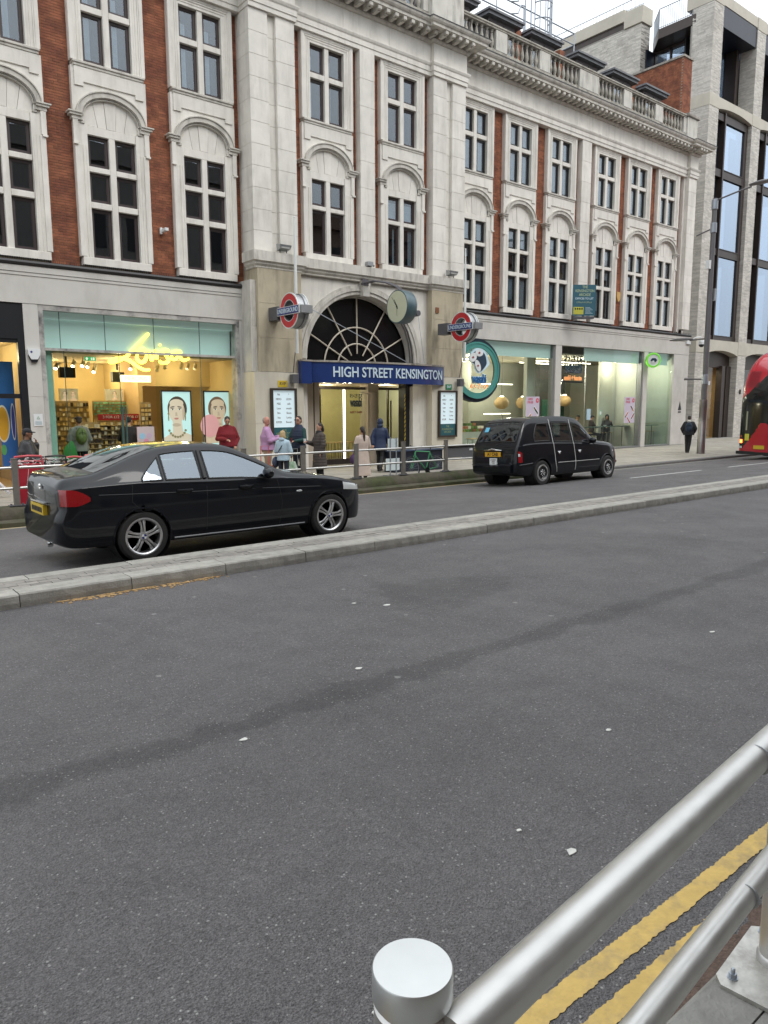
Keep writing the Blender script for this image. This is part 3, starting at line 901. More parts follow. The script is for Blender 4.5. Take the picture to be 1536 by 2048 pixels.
# entablature -----------------------------------------------------------
def run(x0, x1, y, prof, m, name, ret0=None, ret1=None):
    """moulding: prof = (projection, z) pairs, extruded along x on wall plane y"""
    b = MB()
    rings = []
    def ring(x): return [(x, y - p, z) for p, z in prof] + [(x, y + 0.3, prof[-1][1]), (x, y + 0.3, prof[0][1])]
    b.loft([ring(x0), ring(x1)])
    return b.build(name, m, bld)
def mitred(x0, x1, y, prof, m, name, e0=True, e1=True, depth=0.6):
    """moulding with mitred returns at its ends"""
    b = MB()
    path = []
    if e0: path.append(((x0, y + depth), (-1, 0)))
    path.append(((x0, y), (-1 if e0 else 0, -1)))
    path.append(((x1, y), (1 if e1 else 0, -1)))
    if e1: path.append(((x1, y + depth), (1, 0)))
    rings = []
    for (px_, py_), (nx_, ny_) in path:
        rings.append([(px_ + nx_ * p, py_ + ny_ * p, z) for p, z in prof] + [(px_ - nx_ * 0.05 if nx_ else px_, py_ + 0.25 if ny_ else py_, prof[-1][1]), (px_ - nx_ * 0.05 if nx_ else px_, py_ + 0.25 if ny_ else py_, prof[0][1])])
    b.loft(rings)
    return b.build(name, m, bld)
arch_prof = [(0.0, 13.50), (0.02, 13.505), (0.02, 13.64), (0.045, 13.645), (0.045, 13.80), (0.075, 13.84), (0.10, 13.90), (0.10, 13.93), (0.0, 13.95)]
frieze_prof = [(0.0, 13.94), (0.0, 14.56)]
cor_low = [(0.0, 14.555), (0.05, 14.57), (0.09, 14.62), (0.10, 14.66)]
cor_top = [(0.10, 14.82), (0.50, 14.825), (0.52, 14.83), (0.52, 14.92), (0.56, 14.94), (0.60, 14.99), (0.62, 15.04), (0.62, 15.07), (0.0, 15.12)]
lead_prof = [(0.0, 15.10), (0.635, 15.055), (0.645, 15.075), (0.40, 15.13), (0.0, 15.20)]
# frieze in separate long stones
def frieze(x0, x1, y, n):
    w = (x1 - x0) / n
    me = MB(); me.bbox(0.004, w - 0.004, 0, 0.5, 13.95, 14.555, 0.004); me = me.mesh('frieze_stone')
    for i in range(n): put('frieze_stone', me, M_stone, bld, (x0 + i * w, y, 0))
def modillions(x0, x1, y, n):
    me = MB(); me.bbox(-0.075, 0.075, -0.40, 0.0, 14.70, 14.82, 0.012); me.box(-0.06, 0.06, -0.30, 0, 14.665, 14.70)
    me = me.mesh('modillion')
    b = MB(); b.box(x0, x1, y - 0.11, y + 0.2, 14.655, 14.825); b.build('cornice_bed', M_sooty, bld)
    for i in range(n):
        put('modillion', me, M_stone2, bld, (x0 + (x1 - x0) * (i + 0.5) / n, y - 0.10, 0))
for (x0, x1, y, e0, e1, nf, nm) in [(2.0, 11.82, 21.24, False, False, 5, 30), (11.80, 13.42, 20.66, True, True, 1, 5), (13.42, 19.20, 20.82, False, False, 3, 16),
                                (19.20, 20.86, 20.66, True, True, 1, 5), (20.86, 37.55, 21.24, False, False, 9, 50), (37.55, 38.32, 21.06, True, True, 1, 3)]:
    mitred(x0, x1, y, arch_prof, M_stone, 'architrave', e0, e1)
    frieze(x0, x1, y, nf)
    mitred(x0, x1, y, cor_low, M_stone2, 'bed_mould', e0, e1)
    modillions(x0, x1, y, nm)
    mitred(x0, x1, y, cor_top, M_stone2, 'cornice', e0, e1)
    mitred(x0, x1, y, lead_prof, M_lead, 'lead_flashing', e0, e1)

# balustrade ----------------------------------------------------------------
bal = MB()
bal.lathe([(0.075, 0.0), (0.075, 0.05), (0.045, 0.07), (0.05, 0.10), (0.085, 0.20), (0.09, 0.27), (0.075, 0.36), (0.04, 0.52), (0.036, 0.60), (0.06, 0.62), (0.045, 0.65), (0.075, 0.68), (0.075, 0.72)], n=10)
bal_me = bal.mesh('baluster', smooth=True)
M_bal = mat('grimy_stone', (0.40, 0.375, 0.32), 0.9, var=0.2, vscale=8, bump=0.4, bscale=40, dark=(0.07, 0.062, 0.05), dark_amt=0.9, dscale=2.5)
def balustrade(x0, x1, spans, y):
    """spans: (xa, xb, n) of balusters; the rest are pedestals"""
    b = MB(); b.bbox(x0, x1, y - 0.10, y + 0.14, 15.15, 15.62, 0.01); b.bbox(x0, x1, y - 0.13, y + 0.15, 15.15, 15.30, 0.01)
    b.build('balustrade_plinth', M_bal, bld)
    b = MB(); b.bbox(x0, x1, y - 0.13, y + 0.15, 16.36, 16.42, 0.01); b.bbox(x0, x1, y - 0.16, y + 0.18, 16.42, 16.50, 0.02)
    b.build('balustrade_rail', M_bal, bld)
    edges = [x0] + [v for s in spans for v in s[:2]] + [x1]
    for i in range(0, len(edges), 2):
        if edges[i + 1] - edges[i] > 0.02:
            b = MB(); b.bbox(edges[i], edges[i + 1], y - 0.11, y + 0.13, 15.62, 16.36, 0.01)
            b.build('pedestal', M_stone2, bld)
    for (a, c, n) in spans:
        for k in range(n):
            put('baluster', bal_me, M_bal, bld, (a + (c - a) * (k + 0.5) / n, y + 0.01, 15.63))
balustrade(20.86, 37.35, [(21.10, 23.08, 7), (23.73, 25.74, 7), (26.40, 28.43, 7), (29.82, 31.79, 7), (32.42, 34.47, 7), (35.12, 37.10, 7)], 21.40)
balustrade(11.9, 20.72, [(13.3, 15.4, 7), (16.1, 18.9, 9)], 21.0)
b = MB(); b.bbox(19.15, 20.74, 20.72, 21.3, 15.12, 16.60, 0.02); b.build('corner_pedestal', M_stone2, bld)
b = MB(); b.bbox(19.08, 20.82, 20.64, 21.4, 16.60, 16.75, 0.03); b.build('pedestal_cap', M_bal, bld)
b = MB(); b.bbox(37.35, 38.32, 21.22, 21.9, 15.12, 16.42, 0.015); b.build('corner_pedestal', M_stone2, bld)
b = MB(); b.bbox(37.28, 38.40, 21.14, 21.95, 16.42, 16.58, 0.03); b.build('pedestal_cap', M_sooty, bld)

# mansard roof, dormers, party wall --------------------------------------
M_slate = mat('slate_roof', (0.055, 0.058, 0.066), 0.6, var=0.3, vscale=6, bump=0.3)
b = MB(); b.loft([[(2.0, 22.3, 15.1), (2.0, 23.6, 17.5), (2.0, 30, 17.6), (2.0, 30, 15.1)], [(37.9, 22.3, 15.1), (37.9, 23.6, 17.5), (37.9, 30, 17.6), (37.9, 30, 15.1)]])
b.box(2, 37.9, 21.3, 22.4, 14.9, 15.25)
b.build('mansard_roof', M_slate, bld)
M_dorm = mat('dormer_paint', (0.14, 0.13, 0.135), 0.55, var=0.15, vscale=6)
def dormer(xc, w, y=22.22, zt=17.52):
    b = MB(); b.box(xc - w / 2, xc + w / 2, y, 25, 15.2, zt - 0.2)
    d = b.build('dormer', M_dorm, bld)
    b = MB(); b.box(xc - w / 2 - 0.28, xc + w / 2 + 0.28, y - 0.32, 25.2, zt - 0.08, zt); b.box(xc - w / 2 - 0.22, xc + w / 2 + 0.22, y - 0.24, 25.2, zt - 0.2, zt - 0.08)
    b.build('dormer_roof', M_lead, d)
    for (a, c) in ((-0.46, -0.04), (0.04, 0.46)):
        b = MB(); b.ring([(xc + a * w + .05, 15.9), (xc + c * w - .05, 15.9), (xc + c * w - .05, zt - 0.4), (xc + a * w + .05, zt - 0.4)], [(xc + a * w, 15.8), (xc + c * w, 15.8), (xc + c * w, zt - 0.32), (xc + a * w, zt - 0.32)], 'y', y - 0.05, y + 0.01)
        b.build('dormer_window', M_sash, d)
        b = MB(); b.box(xc + a * w + .05, xc + c * w - .05, y - 0.012, y - 0.006, 15.9, zt - 0.4); b.build('pane', G_win, d)
for xc in (18.9, 21.75, 24.4, 27.0, 30.17, 32.9, 35.6):
    dormer(xc, 1.6)
# red brick party wall
b = MB(); b.box(38.0, 38.82, 22.0, 27.5, 15.1, 19.68); pw = b.build('party_wall', M_mortar, bld)
b = MB(); b.cur = .01
nz = int((19.68 - 15.1) / BH)
for k in range(nz):
    z = 15.1 + k * BH + 0.004
    x = 38.0 - (0.1075 if k % 2 else 0)
    while x < 38.8:
        xa, xb = max(x, 37.992), min(x + BL, 38.828)
        if xb - xa > .04:
            b.cur = random.random(); b.box(xa + .004, xb - .004, 21.985, 22.1, z, z + BH - .008)
        x += BL
    y = 22.0 - (0.1 if k % 2 else 0)
    while y < 27.5:
        ya, yb = max(y, 22.1), min(y + BL, 27.5)
        if yb - ya > .04:
            b.cur = random.random(); b.box(37.985, 38.05, ya + .004, yb - .004, z, z + BH - .008)
        y += BL
b.build('brickwork', M_brick, bld, kind='stuff')
b = MB(); b.box(37.93, 38.9, 21.93, 27.6, 19.68, 19.78); b.build('wall_coping', M_sooty, bld)
# low brick parapets between dormers
for x in (25.45, 28.4, 34.0):
    b = MB(); b.box(x, x + .35, 22.4, 24.5, 15.2, 17.5); b.build('brick_upstand', M_brick, bld)
# roof railing and ladders of pale tube
M_galv = mat('galvanised_tube', (0.34, 0.37, 0.41), 0.35, metal=0.6, var=0.08)
b = MB(); zt = 17.6
for z in (19.1, 19.6):
    b.tube([(22.0, 24.0, z), (31.5, 24.0, z)], 0.03, 6); b.tube([(31.5, 24.0, z), (31.5, 27, z)], 0.03, 6)
for x in (22.3, 24.1, 26.0, 27.8, 29.6, 31.5): b.tube([(x, 24.0, zt), (x, 24.0, 19.6)], 0.03, 6)
rr_ = b.build('roof_railing', M_galv, bld)
b = MB()
for i in range(7):
    a = PI * i / 6; b.tube([(28.9 + 0.45 * math.cos(a), 23.9 - 0.5 * math.sin(a), 17.5), (28.9 + 0.45 * math.cos(a), 23.9 - 0.5 * math.sin(a), 21.2)], 0.026, 6)
for z in (18.6, 19.3, 20.0, 20.7):
    b.tube([(28.9 + 0.45 * math.cos(PI * i / 10), 23.9 - 0.5 * math.sin(PI * i / 10), z) for i in range(11)], 0.026, 6)
for x in (27.9, 28.3): b.tube([(x, 24.0, 17.3), (x, 24.0, 21.2)], 0.035, 6)
for z in (19.6, 19.1): b.tube([(26.9, 24, z), (27.3, 23.9, z + .1), (27.5, 23.9, z + .5), (27.9, 24, z + .6)], 0.03, 6)
b.build('caged_ladder', M_galv, bld)

# shop-level structure ---------------------------------------------------------
# fascias over the shops (band z 4.58..5.60), black gutter with bird spikes above
def fascia(x0, x1, y):
    b = MB(); b.box(x0, x1, y, y + 0.35, 4.58, 5.28); b.box(x0, x1, y - 0.018, y + 0.3, 5.285, 5.36); b.box(x0, x1, y - 0.035, y + 0.3, 5.37, 5.53)
    b.build('shop_fascia', M_fascia, bld)
    b = MB(); b.loft([[(x, y - 0.06, 5.54), (x, y - 0.10, 5.60), (x, y - 0.07, 5.655), (x, y + .2, 5.70), (x, y + .2, 5.54)] for x in (x0 - 0.02, x1 + 0.02)])
    b.build('gutter', M_blackpipe, bld)
    b = MB(); rnd = random.Random(2)
    n = int((x1 - x0) / 0.055)
    for i in range(n):
        x = x0 + i * 0.055 + rnd.uniform(-.006, .006)
        b.tube([(x, y - 0.05, 5.66), (x + rnd.uniform(-.01, .01), y - 0.07 + rnd.uniform(-.03, .03), 5.73)], 0.004, 3, caps=False)
    b.build('bird_spikes', M_blackpipe, bld, kind='stuff')
fascia(1.5, 11.98, YW - 0.02); fascia(20.95, 38.85, YW - 0.02)
# stall piers
def pier(x0, x1, y0, y1, z0, z1, m=None, name='shop_pier', h=1.25):
    n = max(1, round((z1 - z0) / h)); hh = (z1 - z0) / n
    me = MB(); me.bbox(x0, x1, y0, y1, 0.003, hh - 0.003, 0.004); me = me.mesh(name)
    for k in range(n): put(name, me, m or M_fascia, bld, (0, 0, z0 + k * hh))
    c = MB(); c.box(x0 + .01, x1 - .01, y0 + .01, y1, z0, z1); c.build('joint_core', M_stone2, bld)
pier(5.25, 5.62, YW - 0.01, YW + 0.4, ZP, 4.575)
pier(11.55, 11.98, YW - 0.01, YW + 0.4, ZP, 4.575)
pier(27.37, 27.80, YW - 0.01, YW + 0.35, ZP, 4.575)
pier(34.50, 34.88, YW - 0.01, YW + 0.35, ZP, 4.575)
pier(37.35, 38.85, YW - 0.01, YW + 2.5, ZP, 4.575, h=1.2)
# end wall of the building facing right
b = MB(); b.box(38.30, 38.5, YW + 0.2, 30, 4.6, 15.1); b.box(2.0, 38.4, 29.5, 30, ZP, 15.1); b.build('end_wall', M_stone2, bld)

# centre block, ground floor: rusticated buff piers, cream panels, arch
XC = 16.11; ARX = 2.34; ZS = 3.45      # arch centre, radius x, springing
YE = 20.90
# buff piers left/right with return
pl = 20.62
pier(11.84, 13.42, pl, 21.6, 2.97, 6.11, M_buff, 'buff_stone', h=1.05)
pier(11.64, 11.84, pl + 0.12, 21.6, 2.97, 5.75, M_stone2, 'pier_return', h=1.4)
pier(19.13, 20.74, pl, 21.6, 2.97, 6.11, M_buff, 'buff_stone', h=1.05)
pier(11.62, 13.42, pl - 0.03, 21.6, ZP, 2.96, M_cream, 'cream_panel', h=1.63)
pier(19.13, 20.76, pl - 0.03, 21.6, ZP, 2.96, M_cream, 'cream_panel', h=1.63)
# wall with round arch between the piers
N = 40
RX = 2.34; RZ = 2.22
def arc(rx, rz, n=N, z0=ZS): return [(XC + rx * math.cos(PI * i / n), z0 + rz * math.sin(PI * i / n)) for i in range(n + 1)]
b = MB(); pts = [(XC + RX, 2.6)] + arc(RX, RZ) + [(XC - RX, 2.6)]
vs = []
for (x, z) in pts: vs += [(x, YE, z), (x, YE, 6.15)]
b.add(vs, [(2 * i, 2 * i + 1, 2 * i + 3, 2 * i + 2) for i in range(len(pts) - 1)])
vs = []
for (x, z) in pts: vs += [(x, YE, z), (x, YE + 0.5, z)]
b.add(vs, [(2 * i, 2 * i + 1, 2 * i + 3, 2 * i + 2) for i in range(len(pts) - 1)])
b.box(XC + RX, 19.14, YE, 21.4, ZP, 6.15); b.box(13.41, XC - RX, YE, 21.4, ZP, 6.15)
b.build('arch_wall', M_stone, bld)
b = MB(); b.ring(arc(RX + 0.02, RZ + 0.02), arc(RX + 0.14, RZ + 0.14), 'y', YE - 0.05, YE + .01, False); b.ring(arc(RX + 0.14, RZ + 0.14), arc(RX + 0.24, RZ + 0.24), 'y', YE - 0.09, YE + .01, False)
b.ring(arc(RX + 0.24, RZ + 0.24), arc(RX + 0.34, RZ + 0.33), 'y', YE - 0.05, YE + .01, False)
b.build('arch_mould', M_stone2, bld)
b = MB(); b.poly([(XC - 0.12, 5.62), (XC + 0.14, 5.62), (XC + 0.20, 6.14), (XC - 0.18, 6.14)], 'y', YE - 0.22, YE); b.build('keystone', M_stone2, bld)
# fanlight: black glazing with cream bars
b = MB(); b.add([(x, YE + 0.42, z) for x, z in [(XC + RX, 2.7)] + arc(RX, RZ) + [(XC - RX, 2.7)]], [tuple(range(N + 3))])
fan = b.build('fanlight', mat('black_glazing', (0.006, 0.006, 0.007), 0.25, var=0.3, vscale=2, spec=0.4), bld)
M_bar = mat('cream_bar', (0.62, 0.56, 0.46), 0.5, var=0.1, vscale=4, dark=(0.30, 0.17, 0.08), dark_amt=0.7, dscale=3)
yb = YE + 0.34
def bar(p, q, r=0.026): 
    b = MB(); b.tube([(p[0], yb, p[1]), (q[0], yb, q[1])], r, 6); b.build('glazing_bar', M_bar, fan)
for a in (25, 57, 90, 123, 155):
    bar((XC + 0.45 * math.cos(R(a)), ZS - 0.18 + 0.45 * math.sin(R(a))), (XC + RX * math.cos(R(a)), ZS + RZ * math.sin(R(a)) * 0.985))
for rr in (0.86, 1.42):
    b = MB(); b.tube([(XC + rr * math.cos(PI * i / 24), yb, ZS - 0.25 + rr * math.sin(PI * i / 24)) for i in range(25)], 0.028, 6); b.build('glazing_bar', M_bar, fan)
b = MB(); b.tube([(XC + (RX - .03) * math.cos(PI * i / 32), yb, ZS + (RZ - .03) * math.sin(PI * i / 32)) for i in range(33)], 0.03, 6); b.build('glazing_bar', M_stone2, fan)
# string course
str_prof = [(0.0, 6.10), (0.03, 6.12), (0.03, 6.16), (0.09, 6.22), (0.10, 6.28), (0.16, 6.31), (0.16, 6.60), (0.0, 6.63)]
for (x0, x1, y, e0, e1) in [(11.82, 13.42, 20.64, True, True), (13.42, 19.14, 20.80, False, False), (19.14, 20.76, 20.64, True, True)]:
    mitred(x0, x1, y, str_prof, M_stone2, 'string_course', e0, e1)
b = MB(); b.box(11.85, 20.7, 20.85, 21.6, 6.1, 6.6); b.build('string_core', M_stone2, bld)
# plain upper wall core behind the stone so nothing shows through
b = MB(); b.box(13.4, 13.75, YCB + 0.1, 21.7, 6.6, 13.5); b.box(20.7, 21.0, 21.3, 21.9, 4.6, 13.6); b.build('wall_core', M_room, bld)
# ================================================================== MODERN BUILDING
M_gbrick = mat('grey_roman_brick', (0.58, 0.55, 0.50), 0.85, var=0.10, vscale=6, bump=0.3, bscale=40, tone=0.16, dark=(0.22, 0.20, 0.18), dark_amt=0.5, dscale=1.2)
M_gmort = mat('grey_mortar', (0.27, 0.255, 0.23), 0.9, var=0.1)
M_band = mat('pale_precast', (0.52, 0.485, 0.41), 0.8, var=0.07, vscale=1.5, bump=0.08, dark=(0.36, 0.33, 0.28), dark_amt=0.4, dscale=1.0)
M_bronze = mat('bronze_frame', (0.055, 0.042, 0.038), 0.4, metal=0.3, var=0.15)
M_navy = mat('dark_blue_panel', (0.012, 0.016, 0.028), 0.35, var=0.2)
G_mod = glass('curtain_glass', tint=(0.45, 0.52, 0.58), gain=1.6, base=0.40, refl=(0.72, 0.84, 1.0))
mod = thing('office_building', 'modern office block with pale brick columns, arched stone bands and tall glazing at the right', 'building', (43.95, 23.7, ZP), local=False)
def roman(b, x0, x1, y0, y1, z0, z1, rnd, faces='fl', h=0.062):
    n = int((z1 - z0) / h)
    for k in range(n):
        z = z0 + k * h + 0.004; zt = z0 + (k + 1) * h - 0.004
        if 'f' in faces:
            x = x0
            while x < x1 - 0.01:
                w = rnd.uniform(0.24, 0.42); xe = min(x + w, x1)
                b.cur = rnd.random(); o = rnd.uniform(-0.008, 0.004)
                b.add([(x + .003, y0 + o, z), (xe - .003, y0 + o, z), (xe - .003, y0 + o, zt), (x + .003, y0 + o, zt), (x + .003, y0 + .02, z), (xe - .003, y0 + .02, z), (xe - .003, y0 + .02, zt), (x + .003, y0 + .02, zt)],
                      [(0, 1, 2, 3), (0, 4, 5, 1), (3, 2, 6, 7), (0, 3, 7, 4), (1, 5, 6, 2)])
                x = xe
        if 'l' in faces:
            y = y0
            while y < y1 - 0.01:
                w = rnd.uniform(0.3, 0.6); ye = min(y + w, y1)
                b.cur = rnd.random(); o = rnd.uniform(-0.008, 0.004)
                b.add([(x0 + o, y + .003, z), (x0 + o, ye - .003, z), (x0 + o, ye - .003, zt), (x0 + o, y + .003, zt), (x0 + .02, y + .003, z), (x0 + .02, ye - .003, z), (x0 + .02, ye - .003, zt), (x0 + .02, y + .003, zt)],
                      [(0, 3, 2, 1), (0, 1, 5, 4), (3, 7, 6, 2), (0, 4, 7, 3), (1, 2, 6, 5)])
                y = ye
rnd = random.Random(8)
for k in range(4):
    x0 = 43.95 + 5.40 * k; x1 = x0 + 1.12; dep = 1.3 if k else 1.3
    c = MB(); c.box(x0 + .012, x1 - .012, 23.7 + .012, 23.7 + 1.0, ZP, 25.2)
    col = c.build('brick_column', M_gmort, mod)
    if k < 3:
        b = MB()
        roman(b, x0, x1, 23.7, 24.7 if k else 25.0, ZP, 5.10, rnd)
        roman(b, x0, x1, 23.7, 24.7 if k else 25.0, 5.96, 19.30, rnd)
        roman(b, x0, x1, 23.7, 24.7 if k else 25.0, 19.98, 24.9, rnd)
        b.build('brickwork', M_gbrick, col, kind='stuff')
    for ya, za, zb in ((24.9, 5.10, 5.96), (25.0, 19.30, 19.98), (25.4, 24.9, 25.6)):
        b = MB(); b.bbox(x0 - 0.01, x1 + 0.01, 23.68, ya, za, zb, .01); b.build('stone_block', M_band, col)
# long left flank, brick above the arcade roof
b = MB(); b.box(43.96, 44.5, 24.9, 27.3 - 2.2, ZP, 24.0); b.box(43.97, 44.6, 24.9, 25.1, ZP, 20.4)
b.box(43.96, 44.6, 24.95, 45, ZP, 19.2); fl = b.build('flank_wall', M_gmort, mod)
b = MB(); roman(b, 43.95, 44, 25.0, 32, 13.0, 19.2, rnd, 'l'); 
b.build('brickwork', M_gbrick, fl, kind='stuff')
b = MB(); b.box(43.96, 44.9, 28.4, 45, 19.2, 25.5); fp = b.build('rear_pier', M_gmort, mod)
b = MB(); roman(b, 43.95, 44.9, 28.4, 40, 19.2, 25.45, rnd, 'fl'); b.build('brickwork', M_gbrick, fp, kind='stuff')
b = MB(); b.box(43.85, 45.0, 28.3, 29.6, 25.45, 26.4); b.box(43.85, 45.0, 29.6, 60, 25.9, 26.6); b.build('stone_coping', M_band, mod)
b = MB(); b.box(43.98, 44.8, 29.6, 60, 25.45, 25.9); b.build('recess_strip', M_bronze, mod)
# terrace glazing between column and rear pier
b = MB()
for y in (25.2, 26.2, 27.2, 28.3): b.box(45.4, 45.55, y - .06, y + .06, 19.2, 24.0)
b.box(45.4, 45.6, 25.0, 28.4, 23.9, 24.05); b.poly([(43.95, 24.8), (43.95, 27.2), (45.3, 28.4), (46, 28.4), (46, 24.8)], 'z', 24.05, 24.6)
b.build('terrace_frame', M_bronze, mod)
for y in (25.26, 26.26, 27.26):
    b = MB(); b.box(45.46, 45.48, y, y + .88, 19.2, 23.9); b.build('pane', G_mod, mod)
b = MB(); b.box(46.6, 46.7, 25, 28.4, 19.2, 24); b.box(44.0, 46.6, 25, 28.4, 19.05, 19.2); b.box(44.5, 46.6, 28.3, 28.39, 19.2, 24); b.build('terrace_interior', M_navy, mod)
def railing(pts, z0, z1, step, m, name, parent):
    b = MB()
    for (p, q) in zip(pts[:-1], pts[1:]):
        L_ = math.dist(p, q); n = int(L_ / step)
        b.tube([(p[0], p[1], z1), (q[0], q[1], z1)], 0.028, 5); b.tube([(p[0], p[1], z0 + .08), (q[0], q[1], z0 + .08)], 0.02, 5)
        for i in range(n + 1):
            t = i / n; x = p[0] + (q[0] - p[0]) * t; y = p[1] + (q[1] - p[1]) * t
            b.tube([(x, y, z0), (x, y, z1)], 0.018, 4, caps=False)
    return b.build(name, m, parent)
railing([(43.98, 24.8), (43.98, 27.2), (45.2, 28.3)], 24.6, 25.75, 0.14, M_galv, 'terrace_railing', mod)
railing([(44.1, 28.4), (44.1, 29.6), (44.1, 52)], 26.5, 27.1, 0.25, M_galv, 'roof_railing', mod)
# bands with shallow arches and the glazed bays
def band(x0, x1, ztop, zcol, zmid, y0, y1, name='stone_band'):
    b = MB(); n = 16
    lo = [(x0 + (x1 - x0) * i / n, zcol + (zmid - zcol) * math.sin(PI * i / n) ** 0.75) for i in range(n + 1)]
    vs = []
    for (x, z) in lo: vs += [(x, y0, z), (x, y0, ztop), (x, y1, z), (x, y1, ztop)]
    fs = []
    for i in range(n):
        a = 4 * i; c = 4 * (i + 1)
        fs += [(a, c, c + 1, a + 1), (a, a + 2, c + 2, c), (a + 1, c + 1, c + 3, a + 3), (a + 2, a + 3, c + 3, c + 2)]
    b.add(vs, fs)
    return b.build(name, M_band, mod)
YG = 23.98
for k in range(4):
    xa = 45.07 + 5.40 * k; xb = xa + 4.28
    band(xa, xb, 5.94, 5.02, 5.32, 23.70, 24.3)
    band(xa, xb, 19.96, 19.30, 19.52, 23.70, 24.5)
    b = MB(); b.box(xa, xb, 23.72, 24.8, 25.0, 25.58); b.build('top_beam', M_band, mod)
    if k > 1: continue
    # first to third floor glazing
    fr = MB()
    for z0, z1 in ((5.96, 6.25), (11.10, 11.50), (15.70, 16.13), (18.9, 19.3)): fr.box(xa, xb, YG - 0.05, YG + .12, z0, z1); 
    for z in (6.25, 11.08, 11.52, 15.68, 16.15, 18.88): fr.box(xa + 1.3, xb - .3, YG - 0.09, YG - .05, z - .02, z + .02)
    fr.box(xa + 1.20, xa + 1.34, YG - .12, YG + .3, 5.96, 19.4); fr.box(xb - .42, xb - .06, YG - .06, YG + .3, 5.96, 19.4)
    f = fr.build('window_frame', M_bronze, mod)
    b = MB(); b.box(xa, xa + 1.2, YG + .25, YG + .35, 5.96, 19.3); b.box(xa + 0.45, xa + 0.55, YG + .1, YG + .3, 5.96, 19.3); b.build('side_panel', M_navy, mod)
    for z0, z1 in ((6.25, 11.10), (11.50, 15.70), (16.13, 18.9)):
        b = MB(); b.box(xa + 1.34, xb - .42, YG + .02, YG + .03, z0, z1); b.build('pane', G_mod, f)
    b = MB(); b.box(xa, xb, 25.6, 25.7, 5.9, 19.3)
    for z in (6.0, 10.9, 15.5): b.box(xa, xb, 24.4, 25.6, z, z + .35)
    b.build('office_interior', M_room, mod)
    if k == 0:
        b = MB(); b.box(47.0, 48.0, 24.9, 25.0, 7.4, 9.6); b.build('olive_blind', mat('olive_blind', (0.13, 0.13, 0.06), 0.8), mod)
    # top loggia
    b = MB(); b.box(xa, xb, 23.75, 25.8, 23.85, 24.98); b.build('loggia_soffit', M_navy, mod)
    b = MB(); b.box(xa, xa + .25, 25.2, 25.4, 20, 23.9); b.box(xb - .7, xb - .4, 24.6, 25.4, 20, 23.9); b.box(xa, xb, 24.55, 24.8, 20.0, 20.15); f = b.build('window_frame', M_bronze, mod)
    b = MB(); b.box(xa + .25, xb - .4, 25.3, 25.32, 20.0, 23.9); b.build('pane', G_mod, f)
    b = MB(); b.box(xa, xb, 26, 26.1, 20, 24.4); b.build('loft_interior', M_room, mod)
    # ground floor: arched doorway
    b = MB(); b.box(xa, xb, 24.25, 24.4, 4.35, 5.4); b.box(xa, xa + 1.2, 24.3, 24.5, ZP, 4.4) if False else None
    b.box(xb - 1.35, xb - .95, 24.0, 24.4, ZP, 4.4); b.box(xb - .55, xb, 24.1, 24.4, ZP, 4.4); b.box(xb - .95, xb - .9, 24.2, 24.4, ZP, 4.4); b.box(xa, xb, 24.2, 24.36, 4.30, 4.40)
    f = b.build('door_frame', M_bronze, mod)
    b = MB(); b.box(xa, xb - 1.35, 24.32, 24.33, ZP, 4.3); b.build('pane', G_shop, f)
    b = MB(); b.box(xb - .9, xb - .55, 24.32, 24.33, ZP, 4.3); b.build('pane', G_shop, f)
    # lit shop behind
    Mi = mat('tan_shop_wall', (0.45, 0.30, 0.15), 0.8, var=0.15)
    b = MB(); b.box(xa, xb, 27, 27.1, ZP, 4.4); b.box(xa, xb, 24.4, 27, 4.35, 4.45); b.box(xa, xb, 24.4, 27, ZP - .02, ZP + .005)
    b.box(xb - .05, xb, 24.4, 27, ZP, 4.4); b.build('shop_interior', Mi, mod)
    if k == 0:
        b = MB(); b.box(46.45, 47.0, 24.5, 24.53, 0.0, 3.0); b.build('blue_window_poster', mat('blue_print', (0.02, 0.09, 0.26), 0.6, tint2=(0.25, 0.45, 0.40), tint_amt=0.7, vscale=5), mod)
        b = MB()
        rr = random.Random(4)
        for i in range(22): b.m = 0; b.cur = rr.random(); b.box(47.1 + .16 * (i % 4), 47.22 + .16 * (i % 4), 24.9, 25.1, 0.0 + .27 * (i // 4), 0.2 + .27 * (i // 4))
        b.build('shelf_stock', mat('dark_stock', (0.12, 0.035, 0.02), 0.6, tone=0.6), mod)
        l = bpy.data.lights.new('shop_lamp', 'AREA'); l.energy = 60; l.size = 1.6; l.color = (1, .82, .55)
        lo = bpy.data.objects.new('shop_lamp', l); COL.objects.link(lo); lo.location = (46.6, 25.6, 4.2); lo.parent = mod; lo.matrix_parent_inverse = Matrix.Translation(-mod.location)
    for s in (0,):
        b = MB(); b.box(xb + .5, xb + .58, 23.60, 23.68, 2.6, 2.9); b.build('wall_light', M_bronze, mod)

# ================================================================== BUILDINGS ACROSS THE ROAD (seen only in the glass)
M_opp = mat('soot_brick', (0.16, 0.10, 0.075), 0.9, var=0.2, vscale=3)
M_opps = mat('brown_render', (0.17, 0.155, 0.14), 0.85, var=0.1)
for (x0, x1, hh, m, lab) in [(-34, 4, 17.2, M_opp, 'dark brick terrace on the near side of the road, left end'), (4.2, 30, 18.4, M_opps, 'brown rendered block on the near side of the road'), (30.2, 74, 16.6, M_opp, 'dark brick block on the near side of the road, right end')]:
    t = thing('street_block', lab, 'building', ((x0 + x1) / 2, -7, 0.12), local=False)
    b = MB(); b.box(x0, x1, -18, -6.6, 0.1, hh); b.box(x0, x1, -7.0, -6.3, hh - 1.2, hh - .7); b.build('wall', m, t)
    b = MB()
    x = x0 + 1.2
    while x < x1 - 2:
        for z in (0.7, 5.2, 8.6, 12.0):
            b.box(x, x + 1.3, -6.62, -6.55, z, z + 2.1)
        x += 2.7
    b.build('window', M_room, t)
